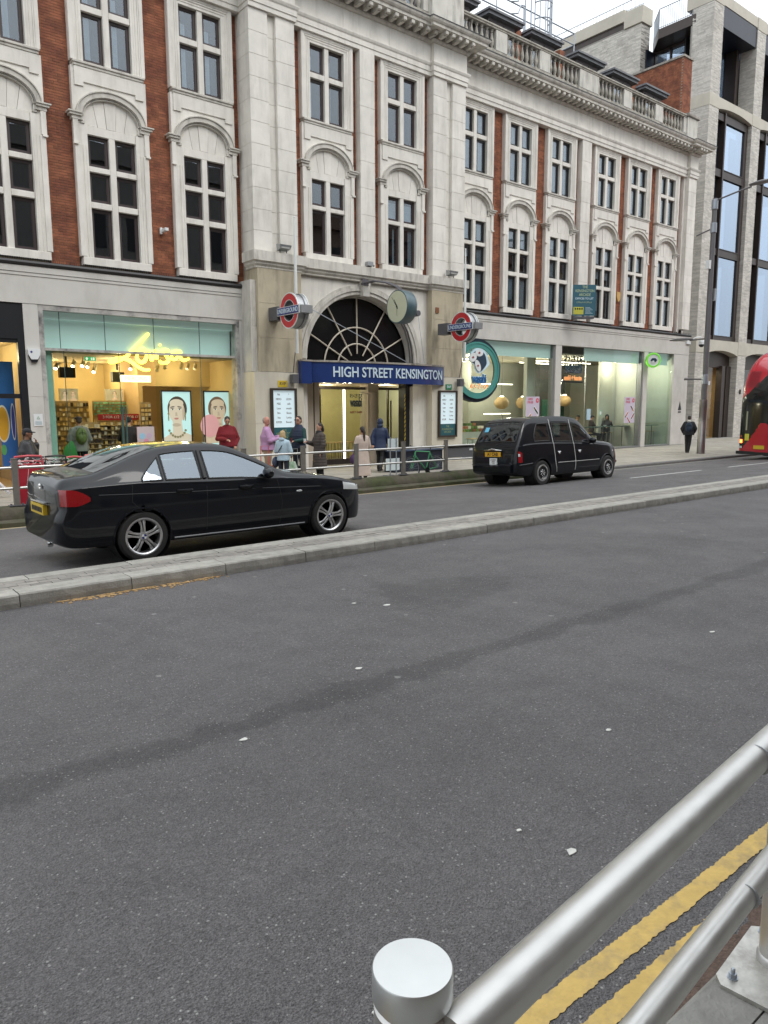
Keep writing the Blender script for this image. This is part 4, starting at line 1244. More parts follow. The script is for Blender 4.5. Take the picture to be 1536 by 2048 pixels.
# ================================================================== SHOPFRONTS
M_aqua = emit('glowing_aqua_panel', (0.50, 0.63, 0.61), 0.15)  # emission added to the band's colour, standing in for light coming through it
M_shopwall = mat('cream_shop_wall', (0.62, 0.47, 0.24), 0.8, var=0.05)
M_shopfloor = mat('shop_floor', (0.30, 0.27, 0.22), 0.4, var=0.1)
M_marble = mat('marble_trim', (0.48, 0.46, 0.43), 0.3, var=0.1, vscale=2, dark=(0.045, 0.045, 0.055), dark_amt=1.0, dscale=1.7, stretch=(1.2, 1, 1.2))
M_steel = mat('brushed_steel', (0.50, 0.50, 0.49), 0.32, metal=0.9, var=0.1, vscale=10, rvar=0.08)
M_black = mat('black_frame', (0.010, 0.011, 0.014), 0.4, var=0.15)
M_white = mat('white_board', (0.70, 0.72, 0.72), 0.5, var=0.03)
G_joint = mat('glass_edge', (0.05, 0.10, 0.09), 0.3)
shop = thing('jewellery_shop', 'glass-fronted jewellery shop glowing yellow inside, behind the black saloon car', 'shop', (8.6, 21.5, ZP), local=False)
YGL = YW + 0.13
# marble trim round the opening
b = MB(); b.box(5.625, 5.745, YW + .0, YW + .35, ZP, 4.44); b.box(11.43, 11.545, YW + .0, YW + .35, ZP, 4.44); b.box(5.625, 11.545, YW + .0, YW + .35, 4.44, 4.575)
b.box(5.745, 11.43, YGL - 0.03, YGL + .05, 3.40, 3.47)
b.build('marble_trim', M_marble, shop)
b = MB()
for x in (6.18, 7.39, 8.81, 10.25): b.box(x - .008, x + .008, YGL - .004, YGL + .016, 3.47, 4.44)
for x in (6.25, 7.75, 10.25): b.box(x - .008, x + .008, YGL - .004, YGL + .016, ZP, 3.40)
b.box(7.72, 7.78, YGL - .05, YGL - .01, -0.05, 1.9); b.box(7.84, 7.88, YGL - .05, YGL - .01, -0.05, 1.9)
b.build('glass_joint', G_joint, shop)
for (x0, x1) in ((5.745, 6.17), (6.19, 7.38), (7.40, 8.80), (8.82, 10.24), (10.26, 11.43)):
    b = MB(); b.box(x0, x1, YGL, YGL + .01, 3.47, 4.44); b.build('pane', G_shop, shop)
for (x0, x1) in ((5.745, 6.24), (6.26, 7.74), (8.80, 10.24), (10.26, 11.43)):
    b = MB(); b.box(x0, x1, YGL, YGL + .01, ZP, 3.40); b.build('pane', G_shop, shop)
b = MB(); b.box(5.745, 11.43, YGL - .03, YGL + .05, ZP, ZP + .06); b.build('steel_sill', M_steel, shop)
# aqua band over the transom, its brightness put in as emission, and green edge strip at the left
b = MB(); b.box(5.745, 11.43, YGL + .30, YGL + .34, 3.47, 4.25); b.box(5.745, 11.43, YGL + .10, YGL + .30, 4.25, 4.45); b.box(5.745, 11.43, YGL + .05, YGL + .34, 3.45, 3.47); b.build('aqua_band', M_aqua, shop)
b = MB(); b.box(5.80, 5.97, YGL + .12, YGL + .2, ZP, 3.45); b.build('green_edge', mat('green_glass_edge', (0.30, 0.50, 0.42), 0.3), shop)
# room
b = MB(); b.box(5.3, 5.4, YW + .36, 26.6, ZP, 3.5); b.box(11.5, 11.6, YW + .36, 26.6, ZP, 3.5); b.box(5.3, 11.6, 26.5, 26.6, ZP, 3.5)
b.box(9.0, 9.15, 23.4, 26.5, ZP, 3.5); b.box(9.15, 11.5, 23.4, 23.5, 2.55, 3.5)
b.build('shop_walls', M_shopwall, shop)
b = MB(); b.box(5.3, 11.6, YW + .36, 26.6, 3.36, 3.42); b.build('shop_ceiling', mat('shop_ceiling', (0.50, 0.40, 0.24), 0.8), shop)
b = MB(); b.box(5.3, 11.6, YW + .16, 26.6, ZP - .02, ZP + .01); b.build('shop_floor', M_shopfloor, shop)
def lamp(name, loc, energy, color, parent, radius=0.06, kind='POINT'):
    l = bpy.data.lights.new(name, kind); l.energy = energy; l.color = color
    if kind == 'POINT': l.shadow_soft_size = radius
    lo = bpy.data.objects.new(name, l); COL.objects.link(lo); lo.location = loc
    if parent is not None:
        lo.parent = parent
        if not parent.get('_local'): lo.matrix_parent_inverse = Matrix.Translation(-parent.location)
    return lo
M_bulb = emit('lit_bulb', (1.0, 0.93, 0.75), 9.0)
M_lampw = mat('white_lamp_body', (0.45, 0.40, 0.30), 0.5)
WARM = (1.0, 0.80, 0.46)
k = 0
for (x, y, z) in [(6.35, 22.6, 3.0), (6.95, 23.0, 3.1), (7.25, 23.1, 3.12), (7.64, 23.3, 2.96), (7.75, 24.2, 3.15), (8.55, 22.7, 3.05), (9.34, 22.6, 3.02), (9.6, 22.6, 3.1), (10.1, 22.5, 3.1), (10.3, 22.5, 3.1), (10.55, 22.5, 3.1), (7.1, 25.0, 3.15), (8.3, 25.2, 3.15)]:
    t = thing('spotlight', 'pale spotlight on the jewellery shop ceiling, %s' % ['leftmost and nearest the glass', 'second from the left', 'just right of the exit sign', 'hanging low over the till', 'deep in the middle of the room', 'above the word lightbox', 'left of the row over the two portraits', 'second over the two portraits', 'third over the two portraits', 'fourth over the two portraits', 'rightmost over the two portraits', 'far back on the left', 'far back in the middle'][k], 'spotlight', (x, y, z), group='ceiling spotlights in the jewellery shop')
    b = MB(); b.tube([(0, 0, 0.24), (0, 0, 0.10)], 0.012, 6); b.tube([(0.05, 0.06, 0.12), (-0.04, -0.05, -0.02)], 0.055, 10); b.build('lamp_body', M_lampw, t)
    lit = k in (0, 1, 2, 3, 4, 5, 11, 12)
    b = MB(); b.tube([(-0.041, -0.051, -0.021), (-0.046, -0.056, -0.028)], 0.046, 10); b.build('lamp_lens', M_bulb if lit else M_lampw, t)
    k += 1
for (x, y, z, e) in [(6.6, 22.9, 2.95, 42), (8.3, 23.2, 2.95, 42), (10.2, 22.6, 2.95, 30), (6.9, 25.1, 2.9, 45), (8.3, 25.3, 2.9, 38), (10.3, 24.6, 2.3, 12)]:
    lamp('spot_glow', (x, y, z), e * 0.95, WARM, shop, 0.12)

# fittings: pegboards and gondolas full of carded stock
M_card = mat('carded_stock', (0.62, 0.45, 0.17), 0.5, var=0.15, vscale=25, tone=0.55)
M_card2 = mat('white_stock', (0.68, 0.62, 0.48), 0.5, var=0.1, vscale=25, tone=0.35)
M_cardg = mat('mint_stock', (0.22, 0.50, 0.36), 0.5, var=0.1, vscale=25, tone=0.3)
M_dark2 = mat('dark_goods', (0.06, 0.04, 0.03), 0.6, tone=0.5)
M_rack = mat('rack_back', (0.42, 0.32, 0.17), 0.7, var=0.1)
def rack(label, x0, x1, y, z0, z1, nx, nz, mats, name='display_rack', depth=0.08, seed=1, dark_rows=()):
    rr = random.Random(seed)
    t = thing(name, label, 'display rack', ((x0 + x1) / 2, y, z0), local=False)
    b = MB(); b.box(x0, x1, y, y + .05, ZP, z1 + .03); b.build('back_panel', M_rack, t)
    b = MB()
    dx = (x1 - x0) / nx; dz = (z1 - z0) / nz
    for j in range(nz):
        b.m = 3
        b.box(x0, x1, y - depth, y, z0 + j * dz, z0 + j * dz + .012)
        for i in range(nx):
            if rr.random() < .06: continue
            b.m = rr.choices(range(len(mats)), [6, 3, 1][:len(mats)])[0] if j not in dark_rows else 2
            b.cur = rr.random(); w = dx * rr.uniform(.62, .86); h = dz * rr.uniform(.55, .80)
            xx = x0 + i * dx + (dx - w) / 2; yy = y - depth * rr.uniform(.3, 1)
            b.box(xx, xx + w, yy - .012, yy, z0 + j * dz + .014 + rr.uniform(0, .01), z0 + j * dz + .014 + h)
    mm = list(mats) + [M_dark2] * (3 - len(mats)) + [M_rack]
    b.build('carded_goods', mm[:4], t, kind='stuff')
    return t
rack('yellow lit wall rack of small carded jewellery, far left of the shop', 6.45, 7.25, 24.6, 0.1, 2.05, 9, 13, [M_card, M_card2, M_dark2], seed=1)
rack('wall rack of carded jewellery behind the shopper with the green backpack', 7.27, 7.85, 24.7, 0.1, 2.05, 6, 12, [M_card, M_card2, M_dark2], seed=2)
rack('rack of mint green cards above the red sale banner', 7.92, 9.0, 24.5, 1.62, 2.06, 11, 5, [M_cardg], seed=3)
rack('wide white gondola of hair goods under the red sale banner', 7.75, 9.05, 23.55, 0.0, 1.46, 12, 10, [M_card2, M_card, M_dark2], depth=.2, seed=4, dark_rows=(1, 6))
rack('gondola of sunglasses beside the green backpack', 7.05, 7.72, 23.4, 0.0, 1.40, 6, 9, [M_card2, M_card, M_dark2], depth=.2, seed=5, dark_rows=(5, 7))
rack('narrow gold rack between the two large portraits', 10.22, 10.60, 23.0, 0.0, 1.95, 4, 15, [M_card, M_card2, M_dark2], seed=6)
rack('rack of earrings at the left edge of the first portrait', 8.85, 9.18, 22.9, 0.1, 2.0, 3, 14, [M_card, M_card2, M_dark2], seed=7)
rack('low basket rack of stock behind the red trolleys', 5.95, 7.0, 22.5, ZP + .1, 0.55, 9, 5, [M_card, M_card2, M_dark2], depth=.25, seed=8)
M_red = mat('sale_red', (0.38, 0.02, 0.025), 0.45, var=0.05)
t = thing('sale_banner', 'red banner over the gondola reading FOR £12 and 3 FOR', 'banner', (8.45, 23.45, 1.48), local=False)
b = MB(); b.box(7.72, 9.18, 23.43, 23.46, 1.48, 1.67); b.build('board', M_red, t)
text_obj('lettering', '3 FOR £12  |  3 FOR £12', 0.115, M_white, t, .002, (8.45, 23.424, 1.575)); 
# wall pictures
def faceset(x, y, z, s, hair, skin, parent, bg=None, w=0, h=0, side=1, necklace=None):
    """a plain printed head and shoulders, flat layers 1 mm apart"""
    def el(cx, cz, rx, rz, d, m, name='print', rot=0.0):
        b = MB(); n = 26
        pts = []
        for i in range(n):
            a = 2 * PI * i / n
            u, v = rx * math.cos(a), rz * math.sin(a)
            pts.append((x + s * (cx + u * math.cos(rot) - v * math.sin(rot)), z + s * (cz + u * math.sin(rot) + v * math.cos(rot))))
        b.poly(pts, 'y', y - d, y - d + .0008); b.build(name, m, parent)
    dk = M_printdk; lip = M_printlip; sh = M_printsh
    el(0.02 * side, 0.44, 0.30, 0.36, .002, hair)
    b = MB(); b.poly([(x + s * a, z + s * c) for a, c in ((-.13, .25), (-.15, -.25), (-.47, -.42), (-.47, -.60), (.47, -.60), (.47, -.36), (.17, -.22), (.13, .25))], 'y', y - .003, y - .002); b.build('print', skin, parent)
    el(0.0, 0.36, 0.245, 0.34, .004, skin)
    el(0.0, 0.60, 0.215, 0.12, .0045, skin)
    el(0.205 * side, 0.29, 0.035, 0.20, .005, sh); el(-.02, -0.03, 0.13, 0.05, .005, sh)
    for sx in (-1, 1):
        el(sx * .105 - .02 * side, .42, .052, .018, .006, M_printw); el(sx * .105 - .02 * side, .42, .022, .020, .007, dk)
        el(sx * .11 - .02 * side, .455, .062, .010, .006, dk, rot=-sx * .15); el(sx * .11 - .02 * side, .495, .075, .014, .006, dk, rot=-sx * .2)
    el(-.02 * side, .29, .030, .055, .006, sh); el(-.02 * side, .245, .045, .016, .007, sh)
    el(-.02 * side, .165, .075, .016, .007, lip); el(-.02 * side, .145, .06, .020, .0065, lip)
    if necklace is not None:
        for i in range(9):
            a = PI * (1.12 + .76 * i / 8)
            el(.27 * math.cos(a), -.12 + .34 * math.sin(a) * .9 + .04, .036, .036, .009, necklace)
        for sx in (-1, 1): el(sx * .26, .18, .018, .10, .008, necklace); el(sx * .26, .30, .03, .03, .008, necklace)
def prt(n, c): return emit(n, c, .45)
M_printdk = prt('print_dark', (.06, .04, .035)); M_printlip = prt('print_lip', (.48, .20, .17)); M_printsh = prt('print_shade', (.50, .38, .29)); M_printw = prt('print_white', (.72, .70, .66))
M_skinp = prt('print_skin', (.66, .53, .43)); M_skinp2 = prt('print_skin_tan', (.64, .48, .36)); M_hairp = prt('print_hair', (.07, .05, .04)); M_hairp2 = prt('print_hair_brown', (.17, .10, .065))
M_lbox = emit('lit_poster_ground', (0.52, 0.72, 0.74), 0.55); M_gold = mat('print_gold', (0.45, 0.36, 0.20), 0.4, var=0.2, vscale=20)
for (x, lab, hair, skin, side, nk) in ((9.70, 'tall lit portrait poster of a dark-haired woman wearing a bead necklace', M_hairp, M_skinp, 1, M_gold), (11.10, 'tall lit portrait poster of a brown-haired woman facing front, beside the shop edge', M_hairp2, M_skinp2, -1, None)):
    t = thing('portrait_poster', lab, 'poster', (x, 22.1, .4), local=False, group='portrait posters in the jewellery window')
    b = MB(); b.ring([(x - .46, .62), (x + .46, .62), (x + .46, 2.35), (x - .46, 2.35)], [(x - .49, .59), (x + .49, .59), (x + .49, 2.39), (x - .49, 2.39)], 'y', 22.08, 22.15); b.box(x - .47, x + .47, 22.12, 22.16, .6, 2.37)
    b.box(x - .35, x - .3, 22.12, 22.16, ZP, .6); b.box(x + .3, x + .35, 22.12, 22.16, ZP, .6); b.build('poster_frame', M_black, t)
    b = MB(); b.box(x - .46, x + .46, 22.105, 22.118, .62, 2.35); p = b.build('poster_face', M_lbox, t)
    faceset(x, 22.104, 1.36, 1.06, hair, skin, p, side=side, necklace=nk)
    if nk is None:
        b = MB(); b.poly([(x - .30 + .33 * math.cos(i * PI / 16), 1.28 + .36 * math.sin(i * PI / 16)) for i in range(32)], 'y', 22.086, 22.088); b.build('bubble_print', prt('pink_print', (.72, .34, .36)), p)
for i, (x0, x1) in enumerate(((6.95, 7.53), (8.38, 8.97))):
    t = thing('framed_picture', ['framed picture of two profile heads on the back wall', 'framed picture of a seated figure above the mint rack'][i], 'picture', ((x0 + x1) / 2, 24.6, 2.1), local=False)
    b = MB(); b.box(x0, x1, 24.62, 24.66, 2.10, 2.47); b.build('picture_mount', M_white, t)
    if i == 0:
        faceset(x0 + .17, 24.618, 2.22, .22, M_printdk, M_skinp, t); faceset(x0 + .42, 24.618, 2.22, .22, M_hairp2, M_skinp2, t)
    else:
        faceset(x0 + .3, 24.618, 2.24, .2, M_printdk, M_skinp2, t)
for i, (x0, x1) in enumerate(((6.50, 6.93), (8.02, 8.37))):
    t = thing('ceiling_speaker', ['black hanging speaker box at the left of the shop', 'black hanging speaker box behind the neon word'][i], 'speaker', (x0, 22.8, 2.75), local=False)
    b = MB(); b.box(x0, x1, 22.8, 23.0, 2.74 - .1 * i, 3.04 - .1 * i); b.build('speaker_cabinet', M_black, t); b = MB(); b.tube([((x0 + x1) / 2, 22.9, 3.0), ((x0 + x1) / 2, 22.9, 3.4)], .03, 6); b.build('bracket', M_black, t)
t = thing('exit_sign', 'green running-man exit sign high in the jewellery shop', 'sign', (7.38, 22.8, 3.33), local=False)
b = MB(); b.box(7.22, 7.54, 22.8, 22.82, 3.25, 3.36); b.build('panel', emit('exit_green', (0.02, 0.33, 0.14), 0.7), t)
b = MB(); b.poly([(7.26, 3.27), (7.30, 3.27), (7.30, 3.31), (7.33, 3.31), (7.28, 3.345), (7.23, 3.31), (7.26, 3.31)], 'y', 22.795, 22.799); b.box(7.40, 7.42, 22.795, 22.799, 3.27, 3.34); b.box(7.45, 7.50, 22.795, 22.799, 3.27, 3.34); b.build('arrow', emit('exit_white', (.8, .9, .8), .8), t)
t = thing('easel_board', 'pale board with pink and blue circles standing in the shop doorway', 'sign board', (8.6, 21.9, ZP), local=False)
b = MB(); b.box(8.33, 8.86, 21.88, 21.92, .35, 1.30); b.box(8.35, 8.39, 21.9, 21.94, ZP, .4); b.box(8.80, 8.84, 21.9, 21.94, ZP, .4); b.build('board', mat('pink_white_board', (0.64, 0.52, 0.54), 0.5, var=.03), t)
for (cx, cz, r, c) in ((8.48, 1.02, .09, (.35, .60, .78)), (8.70, 1.03, .08, (.62, .45, .60)), (8.60, .86, .08, (.72, .30, .42)), (8.50, .74, .07, (.05, .05, .09)), (8.72, .72, .08, (.35, .62, .78))):
    b = MB(); b.poly([(cx + r * math.cos(i * PI / 9), cz + r * math.sin(i * PI / 9)) for i in range(18)], 'y', 21.874, 21.878); b.build('printed_circle', mat('circle_print', c, .5, var=0), t)
# neon name
M_neon = emit('yellow_neon', (1.0, 0.74, 0.10), 3.2)
t = thing('neon_sign', 'large yellow neon handwriting sign reading Lovisa in the window', 'neon sign', (8.8, 21.72, 3.0), local=False)
def sm(pts, n=6):
    out = []
    P = [Vector((p[0], 0, p[1])) for p in pts]
    for i in range(len(P) - 1):
        p0 = P[max(i - 1, 0)]; p1 = P[i]; p2 = P[i + 1]; p3 = P[min(i + 2, len(P) - 1)]
        for j in range(n):
            t_ = j / n
            out.append(0.5 * ((2 * p1) + (-p0 + p2) * t_ + (2 * p0 - 5 * p1 + 4 * p2 - p3) * t_ * t_ + (-p0 + 3 * p1 - 3 * p2 + p3) * t_ ** 3))
    out.append(P[-1]); return out
strokes = {
    'L': [(8.76, 4.03), (8.45, 3.72), (8.10, 3.38), (7.85, 3.22), (7.62, 3.16), (7.58, 3.19), (7.80, 3.27), (8.02, 3.27), (8.18, 3.20), (8.40, 3.05), (8.58, 2.97), (8.74, 2.98)],
    'o': [(8.53, 3.58), (8.42, 3.50), (8.37, 3.34), (8.42, 3.22), (8.53, 3.19), (8.63, 3.27), (8.66, 3.44), (8.60, 3.56), (8.53, 3.58), (8.49, 3.56)],
    'v': [(8.75, 3.54), (8.78, 3.38), (8.82, 3.27), (8.90, 3.42), (8.96, 3.56)],
    'i': [(9.02, 3.55), (8.98, 3.40), (8.98, 3.29)],
    's': [(9.36, 3.56), (9.24, 3.58), (9.16, 3.50), (9.28, 3.40), (9.34, 3.29), (9.25, 3.20), (9.10, 3.20), (9.05, 3.26)],
    'a': [(9.70, 3.55), (9.58, 3.55), (9.46, 3.46), (9.44, 3.34), (9.54, 3.32), (9.66, 3.42), (9.72, 3.55), (9.72, 3.38), (9.80, 3.30), (9.90, 3.31), (10.00, 3.36)]}
for ch, pts in strokes.items():
    P = sm(pts); n_ = len(P)
    rad = [0.040 + 0.016 * math.sin(PI * i / n_) for i in range(n_)]
    b = MB(); b.tube([(p.x, 21.72, p.z) for p in P], rad, 8); b.build('letter_' + ch.lower(), M_neon, t, smooth=True)
b = MB(); b.ball((9.10, 21.72, 3.72), .035); b.build('letter_dot', M_neon, t)
lamp('neon_glow', (8.9, 21.9, 3.3), 9, (1, .8, .3), t, .3)
t = thing('word_lightbox', 'small lit box reading PIERCING under the neon name', 'sign', (8.33, 21.75, 2.6), local=False)
b = MB(); b.box(7.89, 8.77, 21.74, 21.82, 2.61, 2.81); b.build('box', emit('warm_lightbox', (1.0, 0.88, 0.48), 1.25), t)
text_obj('lettering', 'PIERCING', 0.155, M_printsh, t, .002, (8.33, 21.735, 2.71), bold=-0.002)
# black-framed shop at the far left --------------------------------------------
ls = thing('clothes_shop', 'black-framed clothes and bag shop at the far left edge', 'shop', (3.8, 21.5, ZP), local=False)
b = MB(); b.box(1.0, 5.25, YW + .02, YW + .2, 3.66, 4.56); b.box(5.08, 5.25, YW + .02, YW + .2, ZP, 3.66); b.box(1.0, 5.08, YW + .05, YW + .18, 3.56, 3.66); b.box(1.0, 5.08, YW + .05, YW + .18, 2.12, 2.24); b.box(1.0, 3.0, YW + .05, YW + .2, ZP, 3.6)
b.build('shop_frame', M_black, ls)
b = MB(); b.box(3.0, 5.08, YGL, YGL + .01, 2.24, 3.56); b.build('pane', G_shop, ls)
b = MB(); b.box(1.0, 5.3, 25, 25.1, ZP, 3.6); b.box(1, 5.3, YW + .36, 25, 3.6, 3.66); b.box(1, 5.3, YW + .2, 25, ZP - .02, ZP + .01); b.box(5.2, 5.3, YW + .36, 25, ZP, 3.6); b.build('shop_walls', mat('tan_wall', (0.40, 0.29, 0.15), .8, var=.1), ls)
b = MB(); b.box(4.65, 5.06, 22.0, 22.03, .3, 3.1); bp = b.build('blue_panel', mat('blue_window_print', (0.03, 0.13, 0.38), .5, var=.05), ls)
for (cx, cz, rx, rz, c, d) in ((4.72, 1.45, .17, .50, (.75, .72, .62), .005), (4.72, 1.45, .14, .45, (.72, .38, .03), .01), (4.98, 1.5, .06, .5, (.72, .72, .72), .005), (4.98, 1.5, .04, .45, (.06, .08, .35), .01), (4.70, .75, .07, .14, (.10, .35, .12), .012)):
    b = MB(); b.poly([(cx + rx * math.cos(i * PI / 12), cz + rz * math.sin(i * PI / 12)) for i in range(24)], 'y', 22.0 - d, 22.0 - d + .002); b.build('print', mat('print_shape', c, .5, var=0), bp)
rr = random.Random(9)
b = MB()
for i in range(26):
    x = 3.1 + rr.random() * 1.5; b.cur = rr.random(); z = 1.35 + rr.random() * .5; b.box(x, x + .04, 22.3 + rr.random() * .3, 22.5 + rr.random() * .3, z - .5, 2.05)
b.build('hanging_straps', mat('dark_leather', (.03, .02, .015), .5, tone=.5), ls, kind='stuff')
for i in range(7):
    x = 3.3 + i * .2; t = thing('handbag', ['black handbag hanging at the far left', 'tan handbag hanging in the bag shop', 'small brown handbag under the straps', 'dark handbag in the middle of the rail', 'beige handbag beside the black one', 'brown handbag near the blue panel', 'tan handbag nearest the blue panel'][i], 'handbag', (x, 22.2, 1.0), group='handbags in the left shop')
    b = MB(); b.loft([[(-.09, -.04, 0), (.09, -.04, 0), (.09, .04, 0), (-.09, .04, 0)], [(-.08, -.03, .22), (.08, -.03, .22), (.08, .03, .22), (-.08, .03, .22)]]); b.build('bag_body', mat('bag_leather', [(.03, .02, .02), (.32, .18, .07), (.12, .06, .03), (.03, .025, .02), (.42, .32, .18), (.15, .07, .03), (.36, .20, .08)][i], .5), t)
    b = MB(); b.tube([(-.06, 0, .22), (-.03, 0, .36), (.03, 0, .36), (.06, 0, .22)], .008, 5); b.build('bag_handle', M_black, t)
lamp('ceiling_lamp', (4.0, 23.2, 3.2), 100, WARM, ls, .1); lamp('ceiling_lamp', (4.6, 22.2, 3.3), 18, WARM, ls, .1)
t = thing('jumper_on_hanger', 'grey sleeveless jumper on a wooden hanger at the far left', 'garment', (3.95, 21.0, .1), local=False)
def garment(t, x, y, z0, z1, w, m, m2):
    b = MB(); b.poly([(x - w, z0), (x + w, z0), (x + w * .95, z1 - .25), (x + w * .75, z1 - .05), (x + w * .25, z1 + .03), (x, z1 - .06), (x - w * .25, z1 + .03), (x - w * .75, z1 - .05), (x - w * .95, z1 - .25)], 'y', y - .04, y + .04); b.build('cloth', m, t)
    b = MB(); b.tube([(x - w * .7, y, z1 - .03), (x, y, z1 + .08), (x + w * .7, y, z1 - .03)], .015, 6); b.tube([(x, y, z1 + .08), (x, y, z1 + .18)], .006, 5); b.build('hanger', m2, t)
garment(t, 3.92, 20.6, -.05, .98, .24, mat('grey_knit', (.26, .24, .21), .95, bump=.5, bscale=80), mat('pale_wood', (.50, .36, .18), .5))
t = thing('yellow_sack', 'yellow plastic sack slumped by the left edge of the pavement', 'sack', (3.72, 19.6, ZP), local=False)
b = MB(); b.ball((3.75, 19.4, ZP + .16), (.24, .2, .2), 14, 9); b.build('sack', mat('yellow_plastic', (.62, .40, .06), .45, bump=.9, bscale=18), t, smooth=True)

# ---------------- restaurant on the right ---------------------------------------
rs = thing('sushi_restaurant', 'glass-fronted sushi restaurant behind the black taxi', 'restaurant', (29.5, 21.5, ZP), local=False)
G_green = glass('green_shop_glass', tint=(0.80, 0.90, 0.84), ior=1.45, gain=.9, base=0.02)
M_rwall = mat('sage_wall', (0.44, 0.45, 0.38), .8, var=.05); M_rdark = mat('dark_kitchen', (.035, .04, .035), .7, var=.3, vscale=4)
M_wood = mat('pale_ply', (.50, .34, .17), .5, var=.12, vscale=9)
for (x0, x1) in ((20.85, 23.95), (23.97, 27.36), (27.81, 31.2), (31.22, 34.49), (34.89, 37.34)):
    b = MB(); b.box(x0, x1, YGL, YGL + .01, ZP + .07, 4.57); b.build('pane', G_green if x0 > 34 else G_shop, rs)
b = MB(); b.box(20.85, 37.34, YW + .02, YW + .3, ZP, ZP + .07); b.box(27.27, 27.36, YW + .05, YW + .3, ZP, 4.57); b.box(34.40, 34.49, YW + .05, YW + .3, ZP, 4.57); b.build('shop_frame', mat('grey_frame', (.20, .20, .20), .5), rs)
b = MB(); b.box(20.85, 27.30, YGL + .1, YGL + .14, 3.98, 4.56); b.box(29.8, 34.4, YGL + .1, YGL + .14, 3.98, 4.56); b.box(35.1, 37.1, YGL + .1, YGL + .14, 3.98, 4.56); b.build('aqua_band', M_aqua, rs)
b = MB()
b.box(20.7, 37.6, 28, 28.1, ZP, 4.5); b.box(20.6, 20.8, YW + .36, 28, ZP, 4.5); b.box(37.4, 37.6, YW + .5, 28, ZP, 4.6); b.box(25.9, 26.05, 25.3, 28, ZP, 4.5); b.box(33.0, 37.4, 22.9, 23.0, ZP, 4.5); b.box(26.7, 27.3, 22.4, 22.6, ZP, 4.4); b.box(34.45, 34.9, YW + .36, 22.9, ZP, 4.4)
b.build('room_walls', M_rwall, rs)
b = MB(); b.box(20.7, 37.5, YW + .36, 28, 4.2, 4.26); b.build('room_ceiling', mat('dining_ceiling', (.40, .36, .26), .8, var=.05), rs)
b = MB(); b.box(20.7, 37.5, YW + .16, 28, ZP - .02, ZP + .01); b.build('room_floor', M_shopfloor, rs)
b = MB(); b.box(23.9, 27.6, 27.7, 27.9, 1.4, 3.7); b.box(30.8, 32.9, 25.0, 25.4, ZP, 4.2); b.box(24.6, 33, 26.8, 27.4, ZP, 1.1); b.build('kitchen_wall', M_rdark, rs)
b = MB(); b.box(31.0, 32.8, 24.95, 25.0, .9, 2.2); b.build('green_mosaic', mat('green_panel', (.03, .10, .07), .4, var=.3, vscale=8), rs)
M_strip = emit('light_strip', (1.0, .90, .70), 5.0)
for i, (x0, x1, y, z) in enumerate(((22.0, 26.0, 24.2, 3.98), (21.6, 25.6, 25.2, 3.95), (28.3, 32.6, 23.2, 3.98), (28.3, 33.0, 24.2, 3.95), (25.1, 27.4, 27.6, 2.95), (25.0, 27.2, 26.9, 1.45), (28.6, 31.0, 27.0, 3.0), (28.4, 30.4, 26.6, 1.45))):
    b = MB(); b.box(x0, x1, y, y + .05, z, z + .04); tag(b.build('strip_light', M_strip), 'long thin strip light in the sushi restaurant, %s' % ['upper one behind the round logo', 'second one behind the round logo', 'ceiling one above the seated diners', 'rear ceiling one above the diners', 'over the kitchen hatch', 'under the kitchen hatch shelf', 'far back over the right-hand counter', 'low under the right-hand shelf'][i], 'strip light', 'strip lights in the restaurant')
for (x, y, z, e) in ((22.6, 23.5, 3.6, 90), (25.3, 24.6, 3.6, 90), (29.3, 23.2, 3.6, 90), (31.6, 23.0, 3.7, 70), (33.6, 22.3, 3.8, 45), (36.0, 22.2, 3.8, 60), (26.4, 26.8, 2.6, 40), (29.8, 26.4, 2.8, 50)):
    lamp('ceiling_lamp', (x, y, z), e * 1.5, (1.0, .92, .76), rs, .15)
M_globe = mat('ply_globe', (.55, .38, .18), .6, var=.1)
for i, (x, y, z) in enumerate(((26.8, 24.0, 2.04), (28.35, 24.0, 2.04), (32.25, 24.5, 2.15), (25.1, 26.2, 2.75))):
    t = thing('pendant_lamp', 'round pale wood pendant lamp, %s' % ['left of the lunch poster', 'half hidden behind the lunch poster', 'behind the first restaurant pier', 'small one deep in the kitchen'][i], 'pendant lamp', (x, y, z), group='globe lamps in the restaurant')
    b = MB(); b.lathe([(.10, .27), (.22, .22), (.33, .08), (.35, -.04), (.30, -.18), (.18, -.28), (.05, -.31)], n=20); b.build('shade', M_globe, t, smooth=True)
    b = MB(); b.ball((0, 0, .26), (.11, .11, .05), 12, 6); b.build('bulb', M_bulb, t); b = MB(); b.tube([(0, 0, .3), (0, 0, 4.2 - z)], .008, 5); b.build('cord', M_black, t)
b = MB(); pts = [(33.0 + .75 * math.cos(R(a)), 2.75 + .75 * math.sin(R(a))) for a in range(140, 255, 6)]
b.tube([(x, 24.8, z) for x, z in pts], .022, 6); tag(b.build('hoop_light', emit('hoop_glow', (1, .92, .75), 3)), 'thin curved hoop light hanging above the diners', 'lamp')
